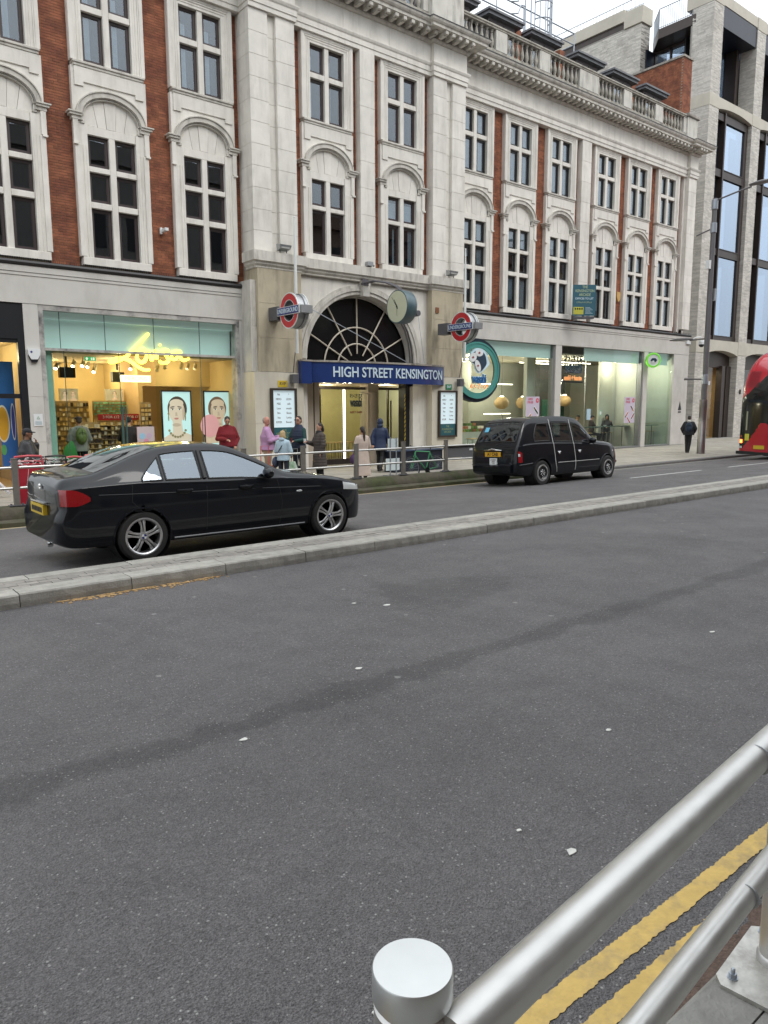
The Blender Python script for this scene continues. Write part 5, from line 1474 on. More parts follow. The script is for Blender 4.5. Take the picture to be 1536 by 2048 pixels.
# long counter and stools
t = thing('window_counter', 'long narrow dining counter behind the right-hand windows', 'counter', (33.5, 22.1, ZP), local=False)
b = MB(); b.box(30.0, 34.45, 21.95, 22.3, .80, .84); b.box(34.95, 37.2, 21.95, 22.3, .80, .84); b.build('counter_top', mat('counter_green', (.05, .09, .07), .3), t)
b = MB()
for x in (30.4, 32.2, 34.0, 35.4, 36.8): b.tube([(x, 22.12, ZP), (x, 22.12, .8)], .02, 6)
b.build('counter_leg', M_black, t)
st = thing('bar_stool', 'pale ply stool with wire legs under the red bag', 'stool', (34.72, 22.6, ZP), group='stools in the restaurant')
b = MB(); b.box(-.22, .22, -.16, .16, .72, .76); b.build('seat', M_wood, st)
lg = MB(); lg.tube([(0, -.12, .72), (0, -.16, .02), (0, .16, .02), (0, .12, .72)], .011, 5); lg = lg.mesh('leg')
for s in (-.16, .16): put('leg', lg, mat('wire_leg', (.12, .12, .11), .4, metal=.6) if s < 0 else None, st, (s, 0, 0))
st_keep = st
for i, (x, y, lab) in enumerate(((31.1, 22.7, 'pale ply stool behind the taxi bonnet'), (31.75, 22.65, 'pale ply stool left of the seated diner'), (36.25, 22.35, 'pale ply stool in the green glass bay, left one'), (37.0, 22.35, 'pale ply stool in the green glass bay, right one'), (35.5, 22.4, 'pale ply stool half hidden by the second pier'), (21.9, 22.3, 'pale stool behind the railing end'), (23.1, 22.3, 'pale stool left of the taxi'), (33.6, 22.7, 'pale ply stool between diner and pier'))):
    dup(st, (x, y, ZP), label=lab)
b = MB(); b.ball((34.7, 22.6, .62), (.2, .12, .11), 10, 7); b.ball((34.85, 22.6, .68), (.1, .1, .1), 8, 6); tag(b.build('red_bag', mat('maroon_cloth', (.10, .015, .015), .7), smooth=True), 'crumpled dark red bag lying on a stool', 'bag')
# chilled cabinet at the left
t = thing('food_display', 'low chilled food display with packed boxes behind the railing end', 'display counter', (23.2, 23.0, ZP), local=False)
b = MB(); b.box(21.6, 24.6, 22.8, 23.4, ZP, .75); b.build('cabinet', M_rwall, t)
rr = random.Random(3); b = MB()
for i in range(40): b.m = rr.choice((0, 1, 2)); b.cur = rr.random(); x = 21.7 + (i % 14) * .2; z = .76 + (i // 14) * .13; b.box(x, x + .17, 22.85 + .1 * (i // 14), 23.0 + .1 * (i // 14), z, z + .11)
b.build('food_boxes', [mat('salmon_box', (.45, .16, .08), .5, tone=.4), M_card2, mat('leaf_box', (.12, .20, .05), .5, tone=.4)], t, kind='stuff')
# posters LUNCH FOR LESS
M_lil = mat('lilac_print', (.55, .48, .58), .5, var=.02); M_rose = mat('rose_print', (.60, .10, .16), .5, var=0)
for i, (x0, z0, z1, lab) in enumerate(((25.53, .95, 2.28, 'lilac LUNCH FOR LESS poster above the taxi roof'), (33.10, 1.0, 2.30, 'lilac LUNCH FOR LESS poster right of the seated diners'))):
    t = thing('window_poster', lab, 'poster', (x0 + .46, YGL + .03, z0), local=False, group='lunch posters')
    b = MB(); b.box(x0, x0 + .92, YGL - .02, YGL - .015, z0, z1); b.build('sheet', M_lil, t)
    text_obj('lettering', 'LUNCH\nFOR LESS', .145, M_rose, t, .001, (x0 + .30, YGL - .024, z1 - .18), sx=.62, bold=.004)
    b = MB(); cx, cz = x0 + .78, z1 - .17; b.poly([(cx + .11 * math.cos(q * PI / 10), cz + .11 * math.sin(q * PI / 10)) for q in range(20)], 'y', YGL - .027, YGL - .022); b.build('round_badge', M_rose, t)
    text_obj('price', '£8', .10, M_white, t, .001, (cx, YGL - .030, cz))
    for (cx, cz, sc) in ((x0 + .22, z0 + .42, 1), (x0 + .68, z0 + .72, -1), (x0 + .76, z0 + .34, 1), (x0 + .40, z0 + .14, -1)):
        b = MB(); u = Vector((.707, .707 * sc)); v = Vector((-.707 * sc, .707)); c_ = Vector((cx, cz))
        b.poly([tuple(c_ + u * a + v * c) for a, c in ((-.2, -.08), (.2, -.08), (.2, .08), (-.2, .08))], 'y', YGL - .026, YGL - .022); b.build('tray_print', M_white, t)
        rr = random.Random(i * 7 + int(cx * 10)); b = MB()
        for q in range(7):
            p = c_ + u * (-.15 + .05 * q); r = .045; b.m = rr.choice((0, 1, 2)); b.poly([(p.x + r * math.cos(w_), p.y + r * math.sin(w_)) for w_ in [j * PI / 4 for j in range(8)]], 'y', YGL - .030, YGL - .0265)
        b.build('food_print', [M_rose, M_black, mat('salmon_print', (.62, .22, .10), .5)], t)
t = thing('notice', 'small pale blue notice on the restaurant glass', 'notice', (29.4, YGL - .01, 1.3), local=False)
b = MB(); b.box(30.0, 30.3, YGL - .01, YGL - .004, 1.2, 1.72); b.build('sheet', mat('pale_blue_sheet', (.45, .62, .72), .5), t)
t = thing('round_sticker', 'round green and white sticker on the restaurant glass', 'sticker', (31.0, YGL - .01, 1.3), local=False)
b = MB(); b.poly([(31.1 + .13 * math.cos(q * PI / 8), 1.52 + .15 * math.sin(q * PI / 8)) for q in range(16)], 'y', YGL - .01, YGL - .004); b.build('disc', M_white, t); b = MB(); b.ring([(31.1 + .09 * math.cos(q * PI / 8), 1.52 + .1 * math.sin(q * PI / 8)) for q in range(16)], [(31.1 + .12 * math.cos(q * PI / 8), 1.52 + .14 * math.sin(q * PI / 8)) for q in range(16)], 'y', YGL - .013, YGL - .009); b.build('ring', mat('fern_green', (.08, .35, .16), .5), t)
# hanging name with japanese characters
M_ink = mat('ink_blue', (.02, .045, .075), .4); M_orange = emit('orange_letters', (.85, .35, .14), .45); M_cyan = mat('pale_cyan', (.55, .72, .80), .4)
def wasabi_word(t, x, y, z, w, h, m, edge=None, sub=None):
    text_obj('lettering', 'wasabi', h * 1.25, m, t, .02, (x, y, z), sx=w / (h * 1.25 * 3.0), bold=.008)
t = thing('hanging_name_sign', 'dark letters wasabi with orange sushi + bento hanging in the window', 'sign', (29.25, 21.8, 3.0), local=False)
text_obj('kana', 'わさび', .40, M_ink, t, .02, (29.25, 21.78, 4.02), sx=1.15, bold=.006)
text_obj('lettering', 'wasabi', .78, M_ink, t, .02, (29.27, 21.78, 3.64), sx=.68, bold=.02, spacing=.92)
text_obj('small_lettering', 'sushi + bento', .33, M_orange, t, .02, (29.27, 21.78, 3.16), sx=.78, bold=.008, spacing=.95)
b = MB(); b.box(28.40, 30.1, 21.8, 21.83, 2.95, 3.02); b.build('sign_bar', M_black, t); b = MB(); b.box(30.25, 30.29, 21.78, 21.82, ZP, 4.5); b.box(30.15, 30.5, 21.76, 21.84, 4.25, 4.33); b.build('glass_fin', M_steel, t)
# big round projecting logo
lg = thing('round_logo_sign', 'giant teal and navy oval ring sign with sushi logo and wasabi', 'sign', (22.15, 21.15, 2.0), local=False)
cx, cz = 22.12, 3.30
def ov(rx, rz, n=56): return [(cx + rx * math.cos(2 * PI * i / n), cz + rz * math.sin(2 * PI * i / n)) for i in range(n)]
b = MB(); b.ring(ov(1.20, 1.06), ov(1.27, 1.13), 'y', 21.10, 21.14); b.ring(ov(1.02, 0.90), ov(1.24, 1.10), 'y', 21.12, 21.16); b.build('teal_ring', mat('teal_paint', (.07, .27, .24), .35, var=.06), lg, smooth=False)
b = MB(); b.ring(ov(1.22, 1.08), ov(1.30, 1.16), 'y', 21.14, 21.40); b.ring(ov(1.26, 1.12), ov(1.42, 1.27), 'y', 21.18, 21.40); b.build('navy_rim', mat('navy_rim', (.010, .022, .035), .35), lg)
def blob(pts, m, name, y0, y1, parent):
    P = sm(pts + [pts[0]], 4)[:-1]
    b = MB(); b.poly([(p.x, p.z) for p in P], 'y', y0, y1); b.build(name, m, parent)
LX, LZ = 22.12, 3.66
def T(pts): return [(LX + u, LZ + v) for u, v in pts]
blob(T([(-.58, .12), (-.30, .44), (.05, .52), (.38, .40), (.62, .05), (.60, -.15), (.12, -.47), (-.15, -.40), (-.25, -.15), (-.50, -.02)]), M_cyan, 'logo_edge', 21.085, 21.10, lg)
blob(T([(-.50, .10), (-.25, .36), (.05, .44), (.34, .30), (.46, .02), (.42, -.16), (.12, -.40), (-.12, -.30), (-.22, -.12), (-.42, 0)]), M_ink, 'logo_body', 21.07, 21.085, lg)
for (u, v, a, c, r0) in ((-.34, .14, .23, .17, .5), (.02, .33, .22, .14, 0), (-.05, -.18, .14, .25, .5)):
    b = MB(); b.poly([(LX + u + a * math.cos(q) * math.cos(r0) - c * math.sin(q) * math.sin(r0), LZ + v + a * math.cos(q) * math.sin(r0) + c * math.sin(q) * math.cos(r0)) for q in [j * PI / 10 for j in range(20)]], 'y', 21.055, 21.07); b.build('rice_disc', M_white, lg)
    b = MB(); b.poly([(LX + u + .06, LZ + v), (LX + u, LZ + v + .05), (LX + u - .07, LZ + v - .01), (LX + u, LZ + v - .045)], 'y', 21.045, 21.055); b.build('filling', mat('dark_red', (.25, .02, .03), .5), lg)
text_obj('lettering', 'wasabi', .50, M_cyan, lg, .02, (LX + .02, 21.08, 2.96), sx=.66, bold=.028, spacing=.92)
text_obj('lettering', 'wasabi', .50, mat('bright_blue', (.03, .14, .34), .4), lg, .02, (LX + .02, 21.05, 2.96), sx=.66, bold=.008, spacing=.92)
text_obj('kana', 'わさび', .22, M_orange, lg, .02, (LX + .03, 21.06, 2.66), sx=1.5, spacing=1.3)
# green-rimmed round projecting sign
t = thing('green_disc_sign', 'small round projecting sign with lime green rim', 'sign', (34.62, 20.88, 4.14), rz=-R(40))
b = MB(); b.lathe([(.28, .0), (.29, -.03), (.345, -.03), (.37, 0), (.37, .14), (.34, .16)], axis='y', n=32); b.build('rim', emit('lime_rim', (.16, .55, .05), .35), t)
b = MB(); b.lathe([(.01, -.005), (.285, -.005), (.285, .01)], axis='y', n=32); b.build('face', M_white, t)
b = MB(); b.poly([(-.16, -.02), (-.07, .10), (.08, .10), (.18, 0), (.10, -.10), (-.04, -.08)], 'y', -.035, -.02); b.build('emblem', M_ink, t)
b = MB(); b.lathe([(.01, -.045), (.06, -.045), (.06, -.03)], c=(-.02, 0, -.08), axis='y', n=12); b.build('emblem_disc', M_white, t)
b = MB(); b.box(-.08, .08, .16, .5, -.16, .16); b.build('bracket', M_white, t)

# ================================================================== STATION ENTRANCE
en = thing('station_entrance', 'open station entrance hall with glazed inner doors under the blue canopy', 'entrance', (16.1, 21.3, ZP), local=False)
M_hall = mat('olive_hall', (.42, .37, .19), .6, var=.08); M_beige = mat('beige_column', (.42, .36, .29), .7, var=.08)
b = MB(); b.box(13.6, 21.0, 26.0, 26.1, ZP, 2.9); b.box(20.6, 20.72, 21.6, 26, ZP, 2.9) if False else None; b.box(13.55, 13.7, 21.4, 26, ZP, 2.9); b.build('hall_walls', M_hall, en)
b = MB(); b.box(13.4, 21.2, 20.9, 26, 2.72, 2.80); b.build('hall_ceiling', M_beige, en)
b = MB(); b.box(13.4, 21.2, 21.15, 26, ZP - .03, ZP + .006); b.build('hall_floor', mat('hall_floor', (.14, .12, .10), .5, var=.2), en)
b = MB(); pass
for q in ((14.05, 14.3, 21.35, 21.8), (14.36, 14.55, 21.35, 21.8), (17.42, 17.93, 22.3, 22.8), (18.9, 19.13, 20.92, 21.6), (18.62, 18.89, 21.4, 21.7)):
    b = MB(); b.box(*q, ZP, 2.7); b.build('beige_column', M_beige, en)
b = MB(); b.lathe([(.36, 0), (.36, .05), (.30, .08)], c=(17.67, 22.55, 2.35), n=20); b.lathe([(.27, 0), (.27, 2.6)], c=(17.67, 22.5, ZP), n=24); b.build('round_column', M_beige, en, smooth=True)
for q in ((18.25, 18.60, 21.1, 21.5), (13.46, 13.60, 21.0, 21.3)):
    b = MB(); b.box(*q, ZP, 2.72); b.build('black_post', M_black, en)
b = MB()
for i in range(16):
    z = ZP + .05 + i * .16; b.poly([(18.21, z), (18.25, z + .07), (18.25, z + .15), (18.21, z + .08)], 'y', 21.09, 21.11)
b.build('hazard_stripe', mat('hazard_yellow', (.45, .33, .05), .5), en)
b = MB(); b.box(15.35, 17.45, 22.48, 22.49, ZP + .2, 2.5); b.build('pane', G_shop, en)
b = MB(); b.box(17.98, 20.2, 22.48, 22.49, ZP, 2.5); b.build('pane', G_shop, en)
b = MB(); b.box(15.30, 15.37, 22.45, 22.52, ZP, 2.55); b.box(15.3, 17.5, 22.45, 22.52, 2.50, 2.60); b.box(17.9, 20.2, 22.45, 22.52, 2.50, 2.60); b.box(15.3, 17.4, 22.40, 22.55, ZP, ZP + .2); b.box(18.50, 18.56, 22.44, 22.52, ZP, 2.5); b.box(18.62, 18.66, 22.40, 22.44, .3, 2.1); b.build('door_frame', M_bronze, en)
b = MB(); b.box(16.35, 16.42, 22.40, 22.44, ZP + .2, 2.5); b.build('light_strip', emit('cool_strip', (1, .97, .80), 4.0), en)
b = MB(); b.box(19.28, 19.34, 22.3, 22.34, 2.1, 2.6); b.build('light_strip', emit('cool_strip', (1, .97, .80), 4.0), en)
text_obj('window_kana', 'わさび', .17, M_ink, en, .004, (16.97, 22.46, 2.26), sx=1.2, bold=.003)
text_obj('window_word', 'wasabi', .46, M_ink, en, .004, (16.97, 22.46, 2.02), sx=.50, bold=.016, spacing=.9)
text_obj('window_small_word', 'sushi + bento', .14, mat('brown_letters', (.28, .10, .05), .5), en, .004, (16.97, 22.46, 1.67), sx=.75, bold=.004)
for (x, y) in ((15.2, 24), (17.0, 24.4), (19.3, 23.6)): lamp('ceiling_lamp', (x, y, 2.5), 70, (1, .88, .58), en, .1)
for (x, y) in ((15.0, 21.7), (15.5, 21.6), (16.2, 21.8), (17.0, 21.5)):
    b = MB(); b.lathe([(.04, 0), (.05, .01)], c=(x, y, 2.705), n=10); b.build('downlight', M_bulb, en)
lamp('ceiling_lamp', (15.8, 21.6, 2.6), 14, (1, .9, .65), en, .05)
for i, x in enumerate((15.75, 16.15, 16.6, 17.0)):
    dup(st, (x + .4, 23.6, ZP), label='pale ply stool seen through the station inner glazing, %s' % ['leftmost', 'second', 'third', 'rightmost'][i])
# canopy: flat left end, bow-fronted, blue with white letters
M_blue = mat('canopy_blue', (.012, .035, .15), .3, var=.12, vscale=2, coat=.3); M_cwhite = mat('enamel_white', (.60, .72, .80), .35, var=.03)
cp = thing('entrance_canopy', 'blue bow-fronted canopy lettered HIGH STREET KENSINGTON', 'canopy', (16.1, 20.5, 2.6), local=False)
def front(t_):
    """plan of the bow: x from 13.32 to 19.0"""
    x = 13.62 + (19.78 - 13.62) * t_
    y = 20.72 - 0.62 * math.sin(PI * min(1, max(0, t_))) ** 0.42
    return x, y
NB = 90
fp_ = [front(i / NB) for i in range(NB + 1)]
b = MB(); b.loft([[(x, y, 2.66), (x, y, 3.33), (x, y + .08, 3.33), (x, y + .08, 2.66)] for x, y in fp_]); b.box(13.24, 13.64, 20.42, 20.60, 2.62, 3.33)
b.build('blue_fascia', M_blue, cp)
b = MB(); vs = [(x, y + .02, 3.34) for x, y in fp_] + [(x, 20.88, 3.34) for x, y in fp_]; n_ = NB + 1
b.add(vs, [(i, i + 1, n_ + i + 1, n_ + i) for i in range(NB)]); b.loft([[(x, y - .035, 3.325), (x, y - .035, 3.385), (x, y + .06, 3.385), (x, y + .06, 3.325)] for x, y in fp_]); b.box(13.22, 13.66, 20.40, 20.6, 3.33, 3.38)
b.build('canopy_roof', M_sooty, cp)
b = MB(); vs = [(x, y + .05, 2.70) for x, y in fp_] + [(x, 20.88, 2.70) for x, y in fp_]
b.add(vs, [(i, i + 1, n_ + i + 1, n_ + i) for i in range(NB)]); b.build('canopy_soffit', M_beige, cp)
def bendf(x, y, z):
    t_ = (x - 13.62) / (19.78 - 13.62)
    X, Y = front(t_)
    return Vector((X, Y - .012 - (z + .006), y))
text_obj('lettering', 'HIGH STREET KENSINGTON', .47, M_cwhite, cp, .006, bold=.007, spacing=1.0, bend=lambda x, y, z: bendf(x * 0.86 + 16.93, y + 3.0, z))
for x in (15.1, 16.9, 18.5):
    b = MB(); b.lathe([(.09, -.02), (.10, .0)], c=(x, 20.4, 2.69), n=12); b.build('soffit_light', M_bulb, cp)
# ================================================================== SIGNS AND FITTINGS ON THE FRONT
M_rred = mat('roundel_red', (.52, .022, .030), .35, var=.03, coat=.2); M_rblue = mat('roundel_blue', (.015, .02, .17), .35, var=.03, coat=.2)
M_alu = mat('dull_aluminium', (.36, .37, .38), .42, metal=.7, var=.12); M_dgrey = mat('dark_grey_metal', (.09, .09, .10), .5, var=.15)
M_wpole = mat('white_pole', (.68, .70, .68), .4, var=.04)
def roundel(lab, X, Y, Z):
    t = thing('underground_roundel', lab, 'sign', (X, Y, Z), group='red and blue roundel signs')
    n = 40
    def c(r): return [(r * math.cos(2 * PI * i / n), r * math.sin(2 * PI * i / n)) for i in range(n)]
    for s, nm in ((0, 'a'), (1, 'b')):
        x0 = -.005 if s == 0 else .36
        b = MB(); b.ring(c(.315), c(.50), 'x', x0, x0 + .02); b.build('red_ring', M_rred, t)
        b = MB(); b.ring(c(.305), c(.318), 'x', x0 - .004, x0 + .024); b.ring(c(.497), c(.525), 'x', x0 - .004, x0 + .024); b.build('ring_edge', M_wpole, t)
        if s == 0:
            b = MB(); b.box(x0 - .05, x0 - .03, -.60, .58, -.105, .105); b.build('blue_bar', M_rblue, t)
            b = MB(); b.box(x0 - .045, x0 + .0, -.615, .595, -.12, .12); b.build('bar_edge', M_wpole, t)
            text_obj('lettering', 'UNDERGROUND', .185, M_cwhite, t, .003, (x0 - .055, 0, -.005), rot=(PI / 2, 0, -PI / 2), sx=.80, bold=.003)
    b = MB(); b.ring(c(.30), c(.515), 'x', .015, .12); b.ring(c(.33), c(.48), 'x', .12, .26); b.ring(c(.30), c(.515), 'x', .26, .36); b.build('casing', M_alu, t)
    b = MB(); b.box(-.0, .38, -.70, .70, -.11, .11); b.build('bar_casing', M_alu, t)
    b = MB(); b.box(.02, .34, .70, 1.22, -.20, .20); b.build('wall_box', M_dgrey, t)
    return t
roundel('red ring and blue UNDERGROUND bar sign left of the arch', 12.18, 19.40, 4.72)
roundel('red ring and blue UNDERGROUND bar sign right of the canopy', 19.20, 19.18, 4.67)
for (x, y, z0, z1, zt, lab) in ((12.98, 20.25, 5.25, 6.0, 7.65, 'tall white flagpole rising from the left roundel'), (20.42, 20.20, 5.2, 6.0, 7.62, 'tall white flagpole rising from the right roundel')):
    t = thing('flagpole', lab, 'flagpole', (x, y, z0), local=False, group='white flagpoles on the station front')
    b = MB(); b.tube([(x, y, 2.9 + .65), (x, y, 4.35)], .055, 10); b.tube([(x, y, z0 - .3), (x, y, zt - .9), (x, y, zt)], [.055, .042, .022], 10); b.build('pole', M_wpole, t)
    b = MB(); b.ball((x, y, zt + .02), .03); b.build('finial', M_wpole, t)
    b = MB(); b.tube([(x, y + .1, 3.6), (x, y + .25, 2.95)], .015, 5); b.box(x - .1, x + .1, y + .1, y + .3, 2.62, 2.90); b.build('junction_box', M_dgrey, t)
# clock on its arched bracket
t = thing('hanging_clock', 'round pale-faced blue-green clock hanging in front of the fanlight', 'clock', (16.2, 19.16, 5.13))
n = 48
b = MB(); b.lathe([(.50, 0), (.535, 0), (.54, .03), (.54, .40), (.52, .43), (.01, .43)], axis='x', n=n); b.build('drum', mat('blue_green_drum', (.055, .10, .115), .38, var=.15, vscale=5, coat=.2), t, smooth=True)
b = MB(); b.lathe([(.01, -.004), (.503, -.004), (.503, .006)], axis='x', n=n); b.build('face', mat('clock_face', (.56, .58, .42), .4, var=.03), t)
def hand(a, L_, w, nm):
    b = MB(); d = Vector((0, -math.sin(R(a)), math.cos(R(a)))); p = Vector((0, d.z, -d.y)); q = [d * -.08 + p * w, d * L_ + p * w * .4, d * L_ - p * w * .4, d * -.08 - p * w]
    b.loft([[(-0.014, v.y, v.z) for v in q], [(-0.009, v.y, v.z) for v in q]]); b.build(nm, M_black, t)
hand(-38, .42, .010, 'minute_hand'); hand(-28, .27, .018, 'hour_hand'); hand(178, .30, .004, 'second_hand')
b = MB(); b.lathe([(.03, -.02), (.03, .0)], axis='x', n=12); b.build('hub', M_black, t)
t2 = thing('clock_bracket', 'twin grey steel tubes arching from the keystone over to the clock and down', 'bracket', (16.1, 20.6, 6.0), local=False)
M_tube = mat('grey_steel_tube', (.16, .155, .17), .35, metal=.6, var=.15)
for k, o in enumerate((-.055, .055)):
    b = MB(); P = [(16.05 + o, 20.72, 6.06), (16.22 + o, 20.35, 6.10), (16.40 + o, 19.95, 6.02), (16.52 + o, 19.55, 5.85), (16.55 + o, 19.22, 5.62)]
    b.tube(P, .032, 8); b.build('tube', M_tube, t2)
    b = MB(); P = [(16.55 + o, 19.30, 4.64), (16.95 + o, 19.55, 4.40), (17.35 + o, 19.85, 4.05), (17.62 + o, 20.08, 3.70), (17.70 + o, 20.15, 3.38)]
    b.tube(P, .032, 8); b.build('tube', M_tube, t2)
b = MB(); b.box(15.94, 16.20, 20.66, 20.76, 5.98, 6.18); b.build('clamp', M_tube, t2)
# stay wires
def wire(p, q, r, lab):
    b = MB(); b.tube([p, q], r, 5); tag(b.build('stay_wire', M_galv), lab, 'wire')
wire((13.35, 20.55, 5.15), (17.55, 20.2, 3.42), .014, 'thin taut wire running from the left roundel across the fanlight to the canopy')
wire((18.42, 20.6, 5.18), (18.28, 20.1, 3.42), .009, 'thin vertical wire from the wall eye down to the canopy at the right')
t = thing('wall_eye', 'round grey wall fixing beside the arch on the right', 'wall fixing', (18.42, 20.6, 5.2), local=False)
b = MB(); b.lathe([(.10, -.06), (.11, 0), (.11, .30)], c=(18.42, 20.62, 5.22), axis='y', n=14); b.build('disc', M_dgrey, t)
t = thing('rusty_plate', 'small rusty square plate on the right buff pier', 'plate', (19.4, 20.6, 5.2), local=False)
b = MB(); b.box(19.30, 19.46, 20.59, 20.62, 5.30, 5.50); b.build('plate', mat('rust_plate', (.20, .08, .035), .8, var=.4, vscale=20), t)
# directory boards
def directory(lab, x0, x1, y, z0, z1):
    t = thing('directory_board', lab, 'notice board', ((x0 + x1) / 2, y, z0), local=False, group='arcade directory boards')
    b = MB(); b.ring([(x0 + .07, z0 + .07), (x1 - .07, z0 + .07), (x1 - .07, z1 - .07), (x0 + .07, z1 - .07)], [(x0, z0), (x1, z0), (x1, z1), (x0, z1)], 'y', y - .10, y); b.build('board_frame', mat('walnut_frame', (.045, .032, .025), .4), t)
    zs_ = z0 + .07 + (z1 - z0 - .14) * .27
    b = MB(); b.box(x0 + .07, x1 - .07, y - .05, y - .03, zs_, z1 - .07); b.build('lit_face', emit('pale_directory', (.58, .70, .74), .35), t)
    b = MB(); b.box(x0 + .07, x1 - .07, y - .05, y - .03, z0 + .07, zs_); b.build('teal_panel', mat('teal_panel', (.02, .10, .12), .5), t)
    xm = (x0 + x1) / 2
    text_obj('title', 'THE\nKENSINGTON\nARCADE', .105, mat('olive_letters', (.30, .34, .16), .5), t, .001, (xm, y - .054, (z0 + zs_) / 2 + .05), sx=.9)
    ws = ['Nb', '*', 'NERO', 'LEON', 'M&S', 'cafe', 'Leon', 'wasabi', 'Ben', 'Boots', 'Itsu', 'Lovisa', 'KIOSK', 'flowers']
    for i, w in enumerate(ws):
        cx = x0 + .07 + (x1 - x0 - .14) * (.27 if i % 2 == 0 else .73); cz = z1 - .20 - (i // 2) * (z1 - zs_ - .22) / 7
        text_obj('shop_name', w, .095, M_printdk, t, .001, (cx, y - .054, cz), sx=.8)
directory('lit arcade directory board left of the entrance, behind the lilac shirt man', 12.15, 13.10, 20.59, .72, 2.46)
directory('lit arcade directory board right of the entrance, above the bicycle', 19.42, 20.38, 20.59, .70, 2.46)
for (x, w, lab, c, s) in ((12.62, .34, 'small yellow plate reading RVP above the left directory', (.62, .45, .03), 'RVP'), (19.98, .32, 'small green plate reading SAP above the right directory', (.03, .20, .09), 'SAP')):
    t = thing('small_plate', lab, 'sign', (x, 20.58, 2.5), local=False)
    b = MB(); b.box(x - w / 2, x + w / 2, 20.57, 20.59, 2.50, 2.70); b.build('plate', mat('plate_' + s.lower(), c, .5), t); text_obj('lettering', s, .14, M_printdk if s == 'RVP' else M_cwhite, t, .001, (x, 20.565, 2.60), bold=.002)
# floodlights, cameras, alarm boxes
def floodlight(x, y, z, lab):
    t = thing('floodlight', lab, 'floodlight', (x, y, z), group='floodlights on the string course')
    b = MB(); b.loft([[(-.18, -.12, .10), (.18, -.12, .10), (.18, .08, .06), (-.18, .08, .06)], [(-.22, -.16, .22), (.22, -.16, .22), (.20, .08, .26), (-.20, .08, .26)]]); b.build('lamp_housing', M_alu, t)
    b = MB(); b.box(-.15, .15, -.14, -.12, .11, .20); b.build('lens', mat('dull_lens', (.35, .35, .33), .2), t)
    b = MB(); b.tube([(-.12, 0, 0), (-.12, 0, .14)], .014, 5); b.tube([(.12, 0, 0), (.12, 0, .14)], .014, 5); b.build('stirrup', M_dgrey, t)
floodlight(12.72, 20.52, 6.62, 'grey floodlight on the ledge of the left pilaster'); floodlight(20.0, 20.52, 6.62, 'grey floodlight on the ledge of the right pilaster')
t = thing('security_camera', 'small white security camera on the brick pier between left windows', 'camera', (9.22, 21.45, 6.95))
b = MB(); b.box(-.05, .05, -.30, -.0, -.04, .04); b.build('camera_body', M_white, t); b = MB(); b.box(-.09, -.03, -.05, .03, -.10, .08); b.build('bracket', M_white, t)
t = thing('ledge_camera', 'small grey camera on the ledge over the keystone', 'camera', (16.25, 20.75, 6.62))
b = MB(); b.box(-.10, .12, -.14, .04, .02, .16); b.build('camera_body', M_alu, t); b = MB(); b.tube([(.1, -.05, .1), (.22, -.06, .04)], .03, 6); b.build('cable', M_dgrey, t)
t = thing('dome_camera', 'white dome camera on a swan-neck arm at the right end of the fascia', 'camera', (38.7, 21.2, 5.2), local=False)
b = MB(); b.box(38.45, 38.85, 21.24, 21.33, 5.15, 5.45); b.tube([(38.75, 21.25, 5.35), (38.95, 21.0, 5.50), (39.2, 20.9, 5.52), (39.3, 20.88, 5.40)], .04, 7); b.build('arm', M_white, t)
b = MB(); b.lathe([(.12, .22), (.15, .14), (.15, 0)], c=(39.3, 20.88, 5.14), n=16); b.build('housing', M_white, t)
b = MB(); b.ball((39.3, 20.88, 5.12), (.14, .14, .13)); b.build('dome', M_black, t)
t = thing('alarm_box', 'white alarm box with black foot on the pier left of the jewellery shop', 'alarm box', (5.44, 21.3, 3.1), local=False)
b = MB(); b.poly([(5.28, 3.38), (5.30, 3.42), (5.58, 3.42), (5.60, 3.38), (5.58, 3.25), (5.52, 3.14), (5.36, 3.14), (5.30, 3.25)], 'y', 21.24, 21.33); b.build('cover', M_white, t)
b = MB(); b.poly([(5.29, 3.24), (5.36, 3.13), (5.52, 3.13), (5.59, 3.24), (5.50, 3.06), (5.38, 3.06)], 'y', 21.26, 21.33); b.build('foot', M_black, t)
text_obj('lettering', 'ADT', .06, M_rblue, t, .001, (5.46, 21.235, 3.30)) if False else None
b = MB(); b.poly([(5.37 + .03 * math.cos(i), 3.33 + .03 * math.sin(i)) for i in range(6)], 'y', 21.235, 21.24); b.build('blue_dot', M_rblue, t)
t = thing('yellow_alarm_box', 'small yellow alarm box on a brick pier of the right wing', 'alarm box', (31.95, 21.4, 6.9), local=False)
b = MB(); b.poly([(31.95, 7.30), (32.25, 7.30), (32.25, 7.05), (32.15, 6.86), (32.05, 6.86), (31.95, 7.05)], 'y', 21.36, 21.48); b.build('cover', mat('amber_box', (.55, .33, .10), .5), t)
t = thing('notice', 'white printed notice with a triangle on the left pier', 'notice', (5.45, 21.3, 1.4), local=False)
b = MB(); b.box(5.33, 5.56, 21.312, 21.318, 1.39, 1.71); b.build('sheet', M_white, t); b = MB(); b.ring([(5.42, 1.58), (5.47, 1.58), (5.445, 1.63)], [(5.40, 1.57), (5.49, 1.57), (5.445, 1.65)], 'y', 21.307, 21.31); b.build('triangle', mat('pale_green_ink', (.25, .40, .28), .5), t)
b = MB()
for i in range(4): b.box(5.36, 5.53, 21.307, 21.31, 1.43 + i * .025, 1.437 + i * .025)
b.build('small_print', mat('pale_blue_ink', (.35, .48, .55), .5), t, kind='stuff')
t = thing('street_number', 'black painted number 123b on the pier beside the station', 'number', (11.78, 21.3, 3.7), local=False)
text_obj('lettering', '123b', .15, M_black, t, .001, (11.78, 21.325, 3.76), bold=.003)
t = thing('wall_mark', 'black triangle mark stencilled on the end pier', 'wall mark', (38.0, 21.3, 1.6), local=False)
